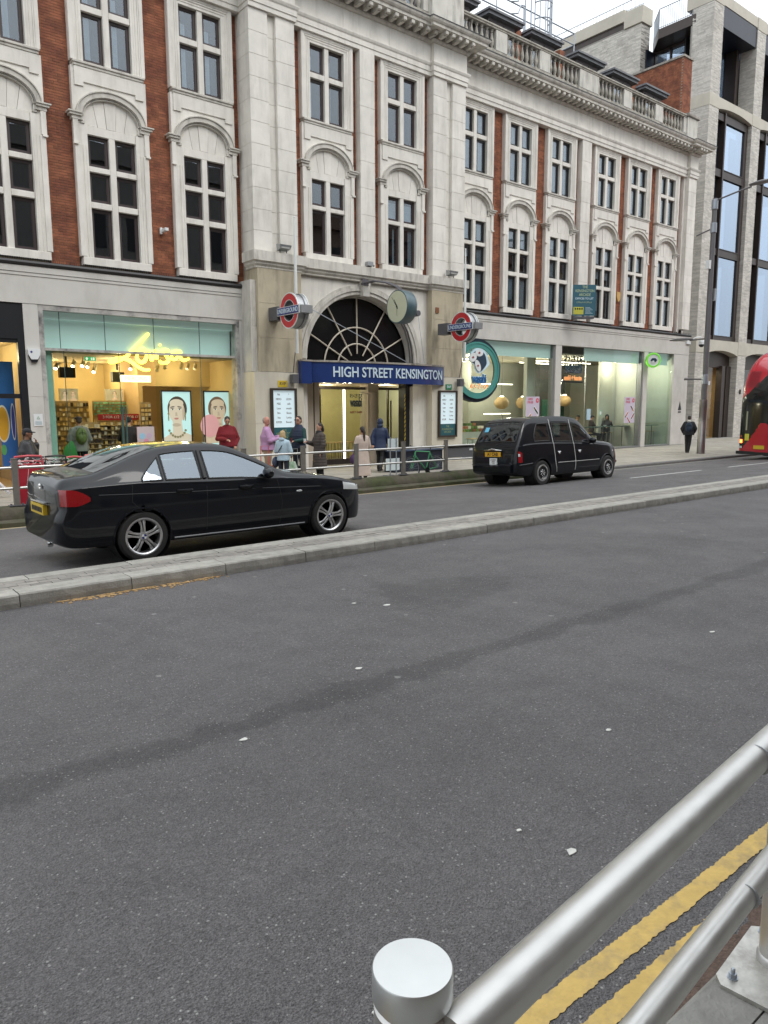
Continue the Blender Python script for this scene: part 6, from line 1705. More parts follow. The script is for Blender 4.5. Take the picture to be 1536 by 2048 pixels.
b = MB(); b.poly([(38.0, 1.62), (38.34, 1.62), (38.17, 2.1)], 'y', 21.318, 21.322); b.box(38.02, 38.32, 21.318, 21.322, 1.48, 1.55); b.build('stencil', M_black, t)
# to-let board
t = thing('letting_board', 'teal board on the fascia reading THE KENSINGTON ARCADE OFFICES TO LET', 'letting board', (27.9, 20.92, 5.72), rz=-R(36))
b = MB(); b.box(0, 1.04, -.03, 0, .12, 1.46); b.build('board', mat('board_teal', (.03, .11, .15), .5, var=.04), t)
M_pgreen = mat('pale_green_letters', (.42, .50, .30), .5)
text_obj('title', 'THE\nKENSINGTON\nARCADE', .165, M_pgreen, t, .001, (.54, -.034, 1.19), sx=.82, bold=.002)
text_obj('title_two', 'OFFICES TO LET', .12, M_cwhite, t, .001, (.52, -.034, .86), sx=.95, bold=.002)
text_obj('sizes', '2,375sq ft & 3,297sq ft', .095, M_pgreen, t, .001, (.52, -.034, .70), sx=.80)
b = MB(); b.box(.04, .50, -.036, -.031, .18, .50); p = b.build('yellow_panel', mat('agent_yellow', (.48, .46, .06), .5), t)
b = MB(); 
for x in (.10, .20, .30, .40): b.box(x, x + .06, -.040, -.037, .38, .46)
b.build('agent_mark', M_black, t)
b = MB()
for i in range(6): b.box(.58, .92 - .06 * (i % 3), -.036, -.033, .22 + i * .05, .232 + i * .05)
b.build('small_print', M_cwhite, t, kind='stuff')
b = MB(); b.box(.05, 1.0, -.02, .25, 0, .10); b.box(.45, .55, 0, .04, .0, 1.2); b.build('bracket', M_dgrey, t)

# ================================================================== STREET FURNITURE
M_rail = mat('satin_steel', (.56, .55, .53), .42, metal=.9, var=.07, vscale=12, rvar=.06, bump=.03, bscale=300)
M_post = mat('grey_post', (.20, .185, .165), .5, metal=.4, var=.15, vscale=8)
# far railing -----------------------------------------------------------
YR = 15.50
xs = [-1.40, .23, 1.85, 3.47, 5.12, 6.75, 8.40, 10.05, 11.70, 13.33, 14.95, 16.47]
pr = thing('guard_rail', 'two-bar steel pedestrian guard rail on the mossy far kerb', 'railing', (xs[0], YR, 0), local=False)
pm = MB(); pm.box(-.055, .055, -.035, .035, 0, .90); pm.box(-.06, .06, -.04, .04, .90, .915); pm = pm.mesh('post'); bm_ = MB(); bm_.box(-.15, .15, -.07, .07, -.004, .014); bm_.box(-.12, -.09, -.02, .02, .014, .04); bm_.box(.09, .12, -.02, .02, .014, .04); bm_ = bm_.mesh('base_plate')
r1 = MB(); r1.tube([(.075, 0, 0), (1.56, 0, 0)], .027, 10); r1 = r1.mesh('rail', True)
for i, x in enumerate(xs):
    p = put('post', pm, M_post, pr, (x, YR, 0)); put('base_plate', bm_, M_dgrey, pr, (x, YR, .002))
    if i < len(xs) - 1:
        for z in (.735, .34): put('rail', r1, M_rail, pr, (x, YR, z))
t = thing('grey_banner', 'blank dark grey banner tied between the last two rails', 'banner', (15.7, 15.5, .36), local=False)
b = MB(); b.box(15.03, 16.39, 15.53, 15.54, .38, .72); b.build('sheet', mat('grey_sheet', (.12, .12, .125), .7, var=.1), t); b = MB(); b.box(15.95, 16.08, 15.515, 15.53, .57, .63); b.build('label_print', M_white, t)
# near railing with round posts -------------------------------------------
nr = thing('near_guard_rail', 'satin steel round guard rail at the near kerb, close to the camera', 'railing', (.559, .632, .12), local=False)
def rline(x): return .594 + .0947 * (x - .788)
b = MB(); n_ = 36
def spost(x, y, zt):
    b = MB(); b.lathe([(.0495, .13), (.0495, zt - .052), (.0455, zt - .048), (.0455, zt - .040)], c=(x, y, 0), n=48); p = b.build('post', M_rail, nr, smooth=True)
    b = MB(); b.lathe([(.0455, zt - .040), (.0512, zt - .0395), (.0515, zt - .038), (.0515, zt - .002), (.0500, zt), (.001, zt + .0008)], c=(x, y, 0), n=64); b.build('post_cap', mat('spun_cap', (.58, .59, .58), .42, metal=.9, var=.03, vscale=30), p, smooth=True)
    b = MB(); b.lathe([(.056, .13), (.056, .15), (.0505, .158)], c=(x, y, 0), n=32); b.build('post_collar', M_rail, p, smooth=True)
    return p
spost(.559, .632, 1.88 - .700)
spost(2.302, .863, 1.88 - .700)
for z, rr_ in ((1.88 - .772, .0328), (1.88 - 1.10, .0275)):
    b = MB(); b.tube([(.57, rline(.57), z), (2.26, rline(2.26) + .01, z)], rr_, 28); b.build('rail', M_rail, nr, smooth=True)
    b = MB(); b.tube([(2.33, rline(2.33) + .02, z), (4.2, rline(4.2) + .02, z)], rr_, 28); b.build('rail', M_rail, nr, smooth=True)
    b = MB(); b.tube([(1.60, rline(1.60), z), (1.603, rline(1.603), z)], rr_ + .0007, 28); b.build('weld_seam', M_alu, nr)
# tab brackets from the rail to the second post
for z in (1.10, .78):
    b = MB(); b.box(2.24, 2.36, .74, .83, z - .012, z + .012); b.build('bracket', M_rail, nr)
b = MB(); c0 = Vector((2.25, .87)); 
b.poly([(2.07, .925), (2.10, .955), (2.40, .985), (2.43, .955), (2.46, .70), (2.43, .67), (2.13, .64), (2.10, .67)], 'z', .121, .134); b.build('base_plate', mat('plate_steel', (.42, .41, .38), .4, metal=.6, var=.25, vscale=25, dark=(.12, .10, .08), dark_amt=.6, dscale=12), nr)
for (x, y) in ((2.125, .915), (2.40, .945), (2.155, .685)):
    b = MB(); b.lathe([(.016, .134), (.016, .137)], c=(x, y, 0), n=18); b.lathe([(.012, .137), (.012, .150)], c=(x, y, 0), n=6); b.lathe([(.0065, .150), (.0065, .163), (.004, .166)], c=(x, y, 0), n=12); b.build('bolt', M_galv, nr, smooth=False)
# lamp post --------------------------------------------------------------
lx, ly = 31.70, 16.60
t = thing('street_lamp', 'tall grey street lamp post with flat oval lamp heads beside the red bus', 'street lamp', (lx, ly, ZP), local=False)
M_lp = mat('lamp_post_grey', (.14, .135, .14), .45, metal=.3, var=.1); M_lp2 = mat('lamp_sleeve', (.30, .28, .27), .3, metal=.8, var=.15)
b = MB(); b.tube([(lx, ly, 2.1), (lx, ly, 5.5), (lx, ly, 10.55)], [.125, .115, .095], 16); b.build('pole', M_lp, t, smooth=True)
b = MB(); b.lathe([(.17, 0), (.17, .62), (.165, .63), (.165, 1.28), (.16, 1.29), (.16, 1.9), (.165, 1.91), (.165, 2.38)], c=(lx, ly, ZP), n=24); b.build('base_sleeve', M_lp2, t, smooth=True)
for z in (9.35, 10.3, 3.0):
    b = MB(); b.lathe([(.12, -.2), (.13, -.19), (.13, .19), (.12, .2)], c=(lx, ly, z), n=18); b.build('collar', M_galv, t, smooth=True)
b = MB(); b.tube([(lx, ly, 10.45), (lx + .02, ly - .9, 10.62), (lx + .02, ly - 1.5, 10.7)], .035, 8); b.tube([(lx, ly, 9.35), (lx, ly + .75, 9.15)], .03, 8); b.tube([(lx, ly, 4.75), (lx, ly + .8, 4.72)], .03, 8); b.tube([(lx, ly, 3.0), (lx, ly + .5, 3.02), (lx, ly + .95, 3.03)], [.03, .035, .05], 8); b.build('arm', M_lp, t)
for (y, z) in ((ly - 1.95, 10.78), (ly + 1.2, 4.78)):
    b = MB(); b.loft([[(lx + r * .22 * math.cos(a), y + r * .55 * math.sin(a), z + dz) for a in [i * PI / 10 for i in range(20)]] for r, dz in ((.6, -.05), (1, -.03), (1, .01), (.6, .06), (.05, .07))]); b.build('lamp_head', M_lp, t, smooth=True)
b = MB(); b.box(lx - .28, lx - .12, ly - .05, ly + .12, 7.65, 8.0); b.build('sensor_box', M_white, t)
b = MB(); b.box(lx + .12, lx + .3, ly - .16, ly + .05, 5.2 + 1.15, 5.6 + 1.25); b.build('louvre_box', M_alu, t)
b = MB(); b.box(lx - .02, lx + .12, ly - .19, ly - .17, 2.75, 2.92); b.build('small_label', M_white, t)
# bicycle -----------------------------------------------------------------
def bicycle():
    t = thing('bicycle', 'light green bicycle leaning behind the far railing', 'bicycle', (14.62, 16.08, ZP))
    r = .335; Mg = mat('green_frame', (.035, .26, .10), .35, coat=.3, var=.05); Mt = mat('tyre_black', (.02, .02, .02), .8)
    for nm, x in (('front_wheel', -.50), ('rear_wheel', .52)):
        b = MB(); b.tube([(x + r * math.cos(2 * PI * i / 36), 0, r + r * math.sin(2 * PI * i / 36)) for i in range(37)], .018, 6, caps=False); w = b.build(nm, Mt, t, smooth=True)
        b = MB(); b.tube([(x + (r - .03) * math.cos(2 * PI * i / 36), 0, r + (r - .03) * math.sin(2 * PI * i / 36)) for i in range(37)], .009, 5, caps=False); b.build('rim', M_galv, w)
        b = MB()
        for i in range(18): a = i * PI / 9; b.tube([(x, 0, r), (x + (r - .03) * math.cos(a), 0, r + (r - .03) * math.sin(a))], .0022, 3, caps=False)
        b.build('spokes', M_galv, w, kind='stuff'); b = MB(); b.tube([(x, -.04, r), (x, .04, r)], .022, 8); b.build('hub', M_dgrey, w)
    bb, st_, ht, hb, fk, ra = (.10, 0, .27), (.24, 0, .80), (-.32, 0, .84), (-.35, 0, .72), (-.50, 0, r), (.52, 0, r)
    b = MB(); b.tube([ht, st_], .017, 8); b.tube([hb, bb], .020, 8); b.tube([bb, st_], .017, 8); b.tube([ht, hb], .022, 8)
    for s in (-.035, .035): b.tube([(bb[0], s * .6, bb[2]), (ra[0], s, ra[2])], .010, 6); b.tube([(st_[0], s * .4, st_[2] - .03), (ra[0], s, ra[2])], .009, 6); b.tube([(hb[0], s, hb[2]), (-.42, s, .52), fk and (fk[0], s, fk[2])], .012, 6)
    b.build('frame', Mg, t, smooth=True)
    b = MB(); b.tube([st_, (.27, 0, .93)], .013, 6); b.loft([[(.17, -.02, .935), (.17, .02, .935), (.17, .02, .955), (.17, -.02, .955)], [(.30, -.06, .93), (.30, .06, .93), (.30, .06, .97), (.30, -.06, .97)], [(.40, -.07, .94), (.40, .07, .94), (.40, .07, .98), (.40, -.07, .98)]]); b.build('saddle', M_black, t)
    b = MB(); b.tube([ht, (-.30, 0, .93), (-.38, 0, .97)], .013, 6); b.tube([(-.30, -.26, .99), (-.36, -.12, .97), (-.38, 0, .97), (-.36, .12, .97), (-.30, .26, .99)], .013, 6); b.build('handlebar', M_black, t)
    b = MB(); b.lathe([(.09, -.005), (.09, .005)], c=(.10, -.05, .27), axis='y', n=20); b.tube([(.10, -.07, .27), (.22, -.07, .17)], .009, 5); b.tube([(.10, .07, .27), (-.02, .07, .37)], .009, 5); b.build('crankset', M_black, t)
    for (x, y, z) in ((.25, -.11, .16), (-.05, .11, .38)):
        b = MB(); b.box(x - .04, x + .04, y - .04, y + .04, z - .01, z + .012); b.build('pedal', M_black, t)
bicycle()
t = thing('navy_planter', 'low dark navy box bench behind the green bicycle', 'bench', (16.1, 17.6, ZP), local=False)
b = MB(); b.box(15.35, 17.5, 18.3, 18.8, ZP, .42); b.build('box', M_navy, t); b = MB(); b.box(15.3, 17.55, 18.25, 18.85, .42, .46); b.build('lid', mat('navy_lid', (.05, .07, .12), .3), t)
# sign stand
t = thing('sign_stand', 'temporary stand with two blank pale panels behind the railing', 'sign stand', (14.62, 17.5, ZP), local=False)
b = MB(); b.box(14.42, 14.82, 17.48, 17.50, .56, .90); b.build('upper_panel', mat('pale_panel', (.55, .62, .63), .5, var=.04), t); b = MB(); b.box(14.34, 14.88, 17.48, 17.50, -.08, .29); b.build('lower_panel', mat('pale_panel', (.55, .62, .63), .5, var=.04), t)
for x in (14.50, 14.74):
    b = MB(); b.box(x - .015, x + .015, 17.46, 17.48, ZP, .94); b.build('upright', M_galv, t)
for x in (14.50, 14.74):
    b = MB(); b.box(x - .03, x + .03, 17.2, 17.8, ZP, ZP + .02); b.build('foot', M_galv, t)
# shopping trolleys at the left -------------------------------------------
M_tred = mat('trolley_red', (.36, .015, .03), .5, var=.10, vscale=6); M_pink = mat('pink_tube', (.55, .08, .10), .4)
M_rope = mat('white_cord', (.62, .60, .58), .7)
def trolley(x, y, w, h, m, mt, lab, cat='cart', rz=0, rx=0, cords=True, seed=1):
    t = thing('shopping_trolley', lab, cat, (x, y, ZP), rz=rz, rx=rx)
    b = MB(); b.loft([[(-w * .44, -.13, .03), (w * .44, -.13, .03), (w * .44, .16, .03), (-w * .44, .16, .03)], [(-w * .5, -.16, h * .55), (w * .5, -.16, h * .55), (w * .5, .18, h * .55), (-w * .5, .18, h * .55)], [(-w * .5, -.15, h * .86), (w * .5, -.15, h * .86), (w * .5, .17, h * .86), (-w * .5, .17, h * .86)]]); b.build('bag', m, t)
    b = MB(); b.tube([(-w * .48, -.17, .05), (-w * .54, -.19, h * .9), (-w * .50, -.19, h), (0, -.20, h * 1.015), (w * .50, -.19, h), (w * .54, -.19, h * .9), (w * .48, -.17, .05)], .022, 8); b.tube([(-w * .5, -.19, h * .9), (-w * .5, .2, h * .9), (w * .5, .2, h * .9), (w * .5, -.19, h * .9)], .018, 6); b.build('tube_frame', mt, t, smooth=True)
    for s in (-1, 1):
        b = MB(); b.lathe([(.06, -.02), (.06, .02)], c=(s * w * .5, .1, .06), axis='x', n=14); b.build('wheel', M_black, t)
    if cords:
        rr = random.Random(seed); b = MB()
        for i in range(16):
            p = Vector((rr.uniform(-w * .42, w * .42), rr.uniform(-.20, .1), h * rr.uniform(.86, .97))); P = [p]
            for k in range(4): p = p + Vector((rr.uniform(-.1, .1), rr.uniform(-.04, .04), rr.uniform(-.05, .03))); P.append(p)
            b.tube(P, .007, 4)
        b.tube([(0, -.18, h * .78), (-.03, -.18, h * .6), (-.06, -.175, h * .44), (.04, -.175, h * .36)], .005, 4)
        b.build('cord', M_rope, t, kind='stuff')
    return t
trolley(3.88, 16.35, .50, 1.15, M_tred, M_pink, 'upright red shopping trolley with tangled white cords behind the left rail post')
trolley(4.72, 17.5, .42, 1.06, M_black, mat('black_tube', (.02, .02, .022), .4), 'upright black shopping trolley right of the red one', seed=4)
trolley(5.22, 17.7, .34, .98, M_tred, M_pink, 'tilted red shopping trolley half behind the car boot', rz=R(-25), rx=R(-18), seed=7)
trolley(5.72, 17.9, .40, 1.0, M_tred, M_pink, 'red trolley heaped with white cord next to the car rear window', rz=R(20), rx=R(-12), seed=9)
b = MB(); b.tube([(3.25, 16.5, .52), (3.55, 16.4, .15)], .035, 8); tag(b.build('white_tube', M_white), 'short white tube leaning against the red trolley', 'tube')
t = thing('suitcase', 'bright orange suitcase with raised handle beside the lilac shirt man', 'suitcase', (9.98, 17.2, ZP))
b = MB(); b.poly([(-.24, .06), (-.20, .04), (.20, .04), (.24, .06), (.24, .52), (.18, .58), (-.18, .58), (-.24, .52)], 'y', -.13, .13); b.build('shell', mat('orange_shell', (.62, .12, .03), .35, coat=.2, var=.06), t)
b = MB(); b.tube([(-.12, .05, .58), (-.12, .05, 1.10), (.12, .05, 1.10), (.12, .05, .58)], .012, 6); b.build('pull_handle', M_pink, t)
b = MB(); b.lathe([(.04, -.02), (.04, .02)], c=(-.2, 0, .03), axis='x', n=10); b.lathe([(.04, -.02), (.04, .02)], c=(.2, 0, .03), axis='x', n=10); b.build('wheel', M_black, t)
t = thing('dark_suitcase', 'black wheeled case at the feet of the man in the padded gilet', 'suitcase', (11.0, 17.35, ZP))
b = MB(); b.box(-.22, .22, -.12, .12, .04, .50); b.build('shell', M_black, t); b = MB(); b.tube([(-.1, .05, .5), (-.1, .05, .98), (.1, .05, .98), (.1, .05, .5)], .01, 6); b.build('pull_handle', M_alu, t)
# ================================================================== VEHICLES
def interp(tab, x):
    """smooth table lookup (Catmull-Rom through sorted points)"""
    if x <= tab[0][0]: return tab[0][1]
    if x >= tab[-1][0]: return tab[-1][1]
    for i in range(len(tab) - 1):
        if x <= tab[i + 1][0]:
            x1, y1 = tab[i]; x2, y2 = tab[i + 1]
            x0, y0 = tab[max(i - 1, 0)]; x3, y3 = tab[min(i + 2, len(tab) - 1)]
            h = x2 - x1; t = (x - x1) / h
            m1 = (y2 - y0) / max(x2 - x0, 1e-6) * h; m2 = (y3 - y1) / max(x3 - x1, 1e-6) * h
            d = y2 - y1
            if d == 0: m1 = m2 = 0
            else:
                if m1 / d < 0: m1 = 0
                if m2 / d < 0: m2 = 0
                m1 = max(min(m1, 3 * abs(d)), -3 * abs(d)); m2 = max(min(m2, 3 * abs(d)), -3 * abs(d))
            return ((2 * t**3 - 3 * t**2 + 1) * y1 + (t**3 - 2 * t**2 + t) * m1 + (-2 * t**3 + 3 * t**2) * y2 + (t**3 - t**2) * m2)

class Car:
    def __init__(s, top, belt, wid, bot, tumble, wheels, rw, arch, edge_drop=.05, crown=.035, crease=.70, warp=None):
        s.top, s.belt, s.wid, s.bot, s.k, s.wheels, s.rw, s.arch = top, belt, wid, bot, tumble, wheels, rw, arch
        s.ed = edge_drop; s.crown = crown; s.crease = crease; s.warp = warp or (lambda x, z: 0.0)
        s.x0, s.x1 = top[0][0], top[-1][0]
    def sec(s, x):
        w = interp(s.wid, x); zt = interp(s.top, x); zb = min(interp(s.belt, x), zt - .04); z0 = interp(s.bot, x)
        g = max(zt - zb - .06, 0)
        ye = w * .955 - g * s.k; ze = zt - s.ed - .012
        if g < .02: ye = w * .93; ze = max(zt - .045, zb + .002)
        m = s.crease
        P = [(0, z0), (w * .80, z0), (w * .93, z0 + .02), (w * .972, z0 + .10), (w * .998, z0 + (m - z0) * .55), (w, m), (w * .985, (m + zb) / 2 + .01), (w * .965, zb), (w * .955, zb + min(.02, (ze - zb) * .3)),
             ((w * .955 * 1 + ye * 1) / 2 + .012 * min(1, g * 3), (zb + ze) / 2), (ye, ze), (ye - .05, zt - s.ed * .35), (ye * .72, zt - s.crown * .45), (ye * .38, zt - s.crown * .1), (0, zt)]
        return P
    def dense(s, x):
        P = s.sec(x); out = []
        n = len(P)
        for i in range(n - 1):
            k = 3 if i in (3, 4, 5, 6, 8, 9) else 2
            for j in range(k):
                t = j / k
                if i in (0, 1): out.append((P[i][0] + (P[i+1][0] - P[i][0]) * t, P[i][1] + (P[i+1][1] - P[i][1]) * t)); continue
                a = P[max(i - 1, 0)]; b = P[i]; c = P[i + 1]; d = P[min(i + 2, n - 1)]
                out.append(tuple(0.5 * ((2 * b[q]) + (-a[q] + c[q]) * t + (2 * a[q] - 5 * b[q] + 4 * c[q] - d[q]) * t * t + (-a[q] + 3 * b[q] - 3 * c[q] + d[q]) * t**3) for q in (0, 1)))
        out.append(P[-1]); return out
    def yat(s, x, z):
        D = s.dense(x)
        for i in range(4, len(D) - 1):
            if D[i][1] <= z <= D[i + 1][1]:
                t = (z - D[i][1]) / max(D[i + 1][1] - D[i][1], 1e-6)
                return D[i][0] + (D[i + 1][0] - D[i][0]) * t
        return D[-1][0] if z > D[-1][1] else D[4][0]
    def zat(s, x, y):
        D = s.dense(x)
        for i in range(len(D) - 1, 6, -1):
            if D[i][0] <= abs(y) <= D[i - 1][0]:
                t = (abs(y) - D[i][0]) / max(D[i - 1][0] - D[i][0], 1e-6)
                return D[i][1] + (D[i - 1][1] - D[i][1]) * t
        return D[-1][1]
    def fz(s, x, f):
        zb = min(interp(s.belt, x), interp(s.top, x) - .04); ze = interp(s.top, x) - s.ed - .012
        return zb + (ze - zb) * f
    def shell(s, holes_side, holes_top, nx=170):
        """body grid with openings; holes_side(x,f)->bool, holes_top(x,y)->bool"""
        xs = [s.x0 + (s.x1 - s.x0) * i / nx for i in range(nx + 1)]
        G = []
        for x in xs:
            D = s.dense(x)
            full = [(y, z) for y, z in D] + [(-y, z) for y, z in D[-2:0:-1]]
            ring = []
            for (y, z) in full:
                xx = x
                # snap to the wheel-arch circles
                if abs(y) > .45 * s.wid[len(s.wid) // 2][1]:
                    for wx in s.wheels:
                        dx, dz = x - wx, z - s.rw
                        d = math.hypot(dx, dz)
                        if abs(d - s.arch) < .022 and d > 0:
                            z2 = s.rw + dz / d * s.arch; xx = wx + dx / d * s.arch; z = z2
                ring.append((xx + s.warp(x, z), y, z))
            G.append(ring)
        n = len(G[0]); b = MB()
        vs = [p for r in G for p in r]; fs = []
        for i in range(nx):
            for j in range(n):
                q = [G[i][j], G[i + 1][j], G[i + 1][(j + 1) % n], G[i][(j + 1) % n]]
                cx = sum(p[0] for p in q) / 4; cy = sum(p[1] for p in q) / 4; cz = sum(p[2] for p in q) / 4
                if abs(cy) > .40 and any(math.hypot(cx - wx, cz - s.rw) < s.arch - .004 for wx in s.wheels): continue
                zb = s.fz(cx, 0); ze = s.fz(cx, 1)
                if ze - zb > .05 and zb < cz < ze + .005 and abs(cy) > .3:
                    f = (cz - zb) / (ze - zb)
                    if holes_side(cx, f): continue
                elif cz > zb and holes_top(cx, cy): continue
                fs.append((i * n + j, (i + 1) * n + j, (i + 1) * n + (j + 1) % n, i * n + (j + 1) % n))
        b.add(vs, fs)
        b.f += [tuple(range(n - 1, -1, -1)), tuple(nx * n + k for k in range(n))]; b.t += [0, 0]; b.mi += [0, 0]
        return b
    def side_panel(s, outline_lo, outline_hi, xa, xb, side, off, nx=24, nf=8, thick=0):
        b = MB(); rows = []
        for i in range(nx + 1):
            x = xa + (xb - xa) * i / nx
            lo, hi = outline_lo(x), outline_hi(x)
            row = []
            for j in range(nf + 1):
                z = s.fz(x, lo + (hi - lo) * j / nf); row.append((x + s.warp(x, z), side * (s.yat(x, z) + off), z))
            rows.append(row)
        n = nf + 1
        b.add([p for r in rows for p in r], [(i * n + j, (i + 1) * n + j, (i + 1) * n + j + 1, i * n + j + 1) for i in range(nx) for j in range(nf)])
        return b
    def zpanel(s, xa, xb, lo, hi, side, off, nx=14, nz=8):
        b = MB(); rows = []
        for i in range(nx + 1):
            x = xa + (xb - xa) * i / nx
            rows.append([(x + s.warp(x, z), side * (s.yat(x, z) + off), z) for z in [lo(x) + (hi(x) - lo(x)) * j / nz for j in range(nz + 1)]])
        n = nz + 1
        b.add([p for r in rows for p in r], [(i * n + j, (i + 1) * n + j, (i + 1) * n + j + 1, i * n + j + 1) for i in range(nx) for j in range(nz)])
        return b
    def line(s, pts, side, off, r, n=5):
        """tube following the side surface through (x,z) points"""
        out = []
        for k in range(len(pts) - 1):
            for i in range(8):
                t = i / 8; x = pts[k][0] + (pts[k + 1][0] - pts[k][0]) * t; z = pts[k][1] + (pts[k + 1][1] - pts[k][1]) * t
                out.append((x + s.warp(x, z), side * (s.yat(x, z) + off), z))
        x, z = pts[-1]; out.append((x + s.warp(x, z), side * (s.yat(x, z) + off), z))
        b = MB(); b.tube(out, r, n); return b
    def top_panel(s, xa, xb, ya, off, nx=16, ny=14, inset=lambda t: 0):
        b = MB(); rows = []
        for i in range(nx + 1):
            t = i / nx; x = xa + (xb - xa) * t; w = ya(x)
            row = []
            for j in range(ny + 1):
                y = -w + 2 * w * j / ny; z = s.zat(x, y); row.append((x + s.warp(x, z), y, z + off))
            rows.append(row)
        n = ny + 1
        b.add([p for r in rows for p in r], [(i * n + j, (i + 1) * n + j, (i + 1) * n + j + 1, i * n + j + 1) for i in range(nx) for j in range(ny)])
        return b

M_paint = mat('black_car_paint', (.006, .007, .010), .30, var=.0, coat=.7, spec=.10, rvar=0)
M_trim = mat('black_trim', (.012, .012, .012), .55, var=.1)
M_tyre = mat('tyre', (.022, .021, .020), .85, var=.2, vscale=20)
M_alloy = mat('alloy_rim', (.60, .60, .60), .30, metal=.85, var=.12, vscale=14)
M_alloyd = mat('rim_dark', (.06, .058, .055), .6, var=.3, vscale=20)
M_chrome = mat('chrome', (.72, .72, .72), .12, metal=1.0, var=.02)
M_tail = mat('tail_red', (.26, .004, .008), .18, var=.05, coat=.8)
M_clear = mat('clear_lamp', (.62, .64, .64), .15, var=.05, coat=.8)
M_plate = mat('yellow_plate', (.62, .42, .03), .4, var=.03)
M_int = mat('car_interior', (.035, .035, .038), .8, var=.2)
G_car = glass('car_glass', tint=(.34, .42, .41), gain=1.5, base=.22, refl=(.80, .90, 1.0))
G_screen = glass('tinted_screen', tint=(.10, .13, .12), gain=1.4, base=.10, refl=(.85, .92, 1.0))

def wheel(name, r, rim, parent, loc, style, side=-1):
    b = MB(); hw = .105
    b.lathe([(rim, -hw), (rim + .02, -hw - .004), (r - .03, -hw), (r - .006, -hw + .03), (r, 0), (r - .006, hw - .03), (r - .03, hw), (rim, hw)], axis='y', n=44)
    b.f = b.f[:-2]; b.t = b.t[:-2]; b.mi = b.mi[:-2]
    w = b.build(name, M_tyre, parent, smooth=True, loc=loc)
    b = MB(); b.lathe([(rim + .008, -hw - .002), (rim - .008, -hw - .006), (rim - .022, -hw + .006), (rim - .03, -hw + .05), (rim - .032, hw)], axis='y', n=44)
    # open rim barrel: no cap faces
    b.f = b.f[:-2]; b.t = b.t[:-2]; b.mi = b.mi[:-2]
    b.build('rim', M_alloy, w, smooth=True)
    b = MB(); b.lathe([(rim - .03, .02), (.01, .02)], axis='y', n=30); b.build('brake_disc', M_alloyd, w)
    y0 = -hw + .012
    if style == 'spoke':
        for k in range(5):
            a0 = R(72 * k + 90)
            for s in (-1, 1):
                P = []
                for (rr, da, dy) in ((.045, .42, .014), (.09, .20, .004), (.14, .135, -.002), (rim - .02, .145, .012)):
                    a = a0 + s * da; P.append((rr * math.cos(a), y0 + dy, rr * math.sin(a)))
                q = MB(); wd = [.020, .015, .014, .022]
                rings = []
                for i, p in enumerate(P):
                    a = a0 + s * [.42, .20, .135, .145][i]; t_ = Vector((-math.sin(a), 0, math.cos(a))); c = Vector(p)
                    rings.append([c - t_ * wd[i], c - t_ * wd[i] * .6 + Vector((0, -.010, 0)), c + t_ * wd[i] * .6 + Vector((0, -.010, 0)), c + t_ * wd[i], c + Vector((0, .03, 0))])
                q.loft(rings); q.build('spoke', M_alloy, w)
        b = MB(); b.lathe([(.055, y0 + .02), (.050, y0 - .004), (.034, y0 - .008), (.033, y0 - .004)], axis='y', n=24); b.build('hub_cap', M_alloy, w)
        b = MB()
        for q_ in range(4):
            b.m = q_ % 2
            b.poly([(0, 0)] + [(.031 * math.cos(q_ * PI / 2 + i * PI / 12), .031 * math.sin(q_ * PI / 2 + i * PI / 12)) for i in range(7)], 'y', y0 - .012, y0 - .006)
        b.build('roundel_badge', [M_rblue, M_white], w)
    else:
        b = MB(); b.lathe([(rim - .03, y0 + .03), (.13, y0 + .045), (.10, y0 + .03), (.095, y0 - .01), (.08, y0 - .025), (.035, y0 - .03), (.001, y0 - .03)], axis='y', n=36); b.build('wheel_cover', mat('wheel_cover', (.10, .10, .10), .25, metal=.8), w, smooth=True)
        b = MB(); b.ring([((rim - .035) * math.cos(i * PI / 18), (rim - .035) * math.sin(i * PI / 18)) for i in range(36)], [((rim - .005) * math.cos(i * PI / 18), (rim - .005) * math.sin(i * PI / 18)) for i in range(36)], 'y', y0 - .02, y0 + .01); b.build('chrome_ring', M_chrome, w)
        for k in range(7):
            a = k * 2 * PI / 7; b = MB(); b.ball((.075 * math.cos(a), y0 - .022, .075 * math.sin(a)), (.016, .012, .016), 8, 6); b.build('wheel_nut', M_chrome, w, smooth=True)
        b = MB(); b.lathe([(.05, y0 - .03), (.045, y0 - .05), (.001, y0 - .052)], axis='y', n=20); b.build('hub_cap', M_chrome, w, smooth=True)
    return w

def dress(t, c, wins, hs, seal_r, paint, glassm):
    """windows (list of (lo,hi,xa,xb)), seals, both sides"""
    for side in (-1, 1):
        for (lo, hi, xa, xb) in wins:
            p = c.side_panel(lo, hi, xa, xb, side, .003).build('side_window', glassm, t, smooth=True)
            n = 24; pts = []
            for i in range(n + 1): x = xa + (xb - xa) * i / n; pts.append((x, c.fz(x, lo(x))))
            for i in range(n, -1, -1): x = xa + (xb - xa) * i / n; pts.append((x, c.fz(x, hi(x))))
            pts.append(pts[0])
            b = MB(); b.tube([(x + c.warp(x, z), side * (c.yat(x, z) + .003), z) for x, z in pts], seal_r, 6); b.build('window_seal', M_trim, p)

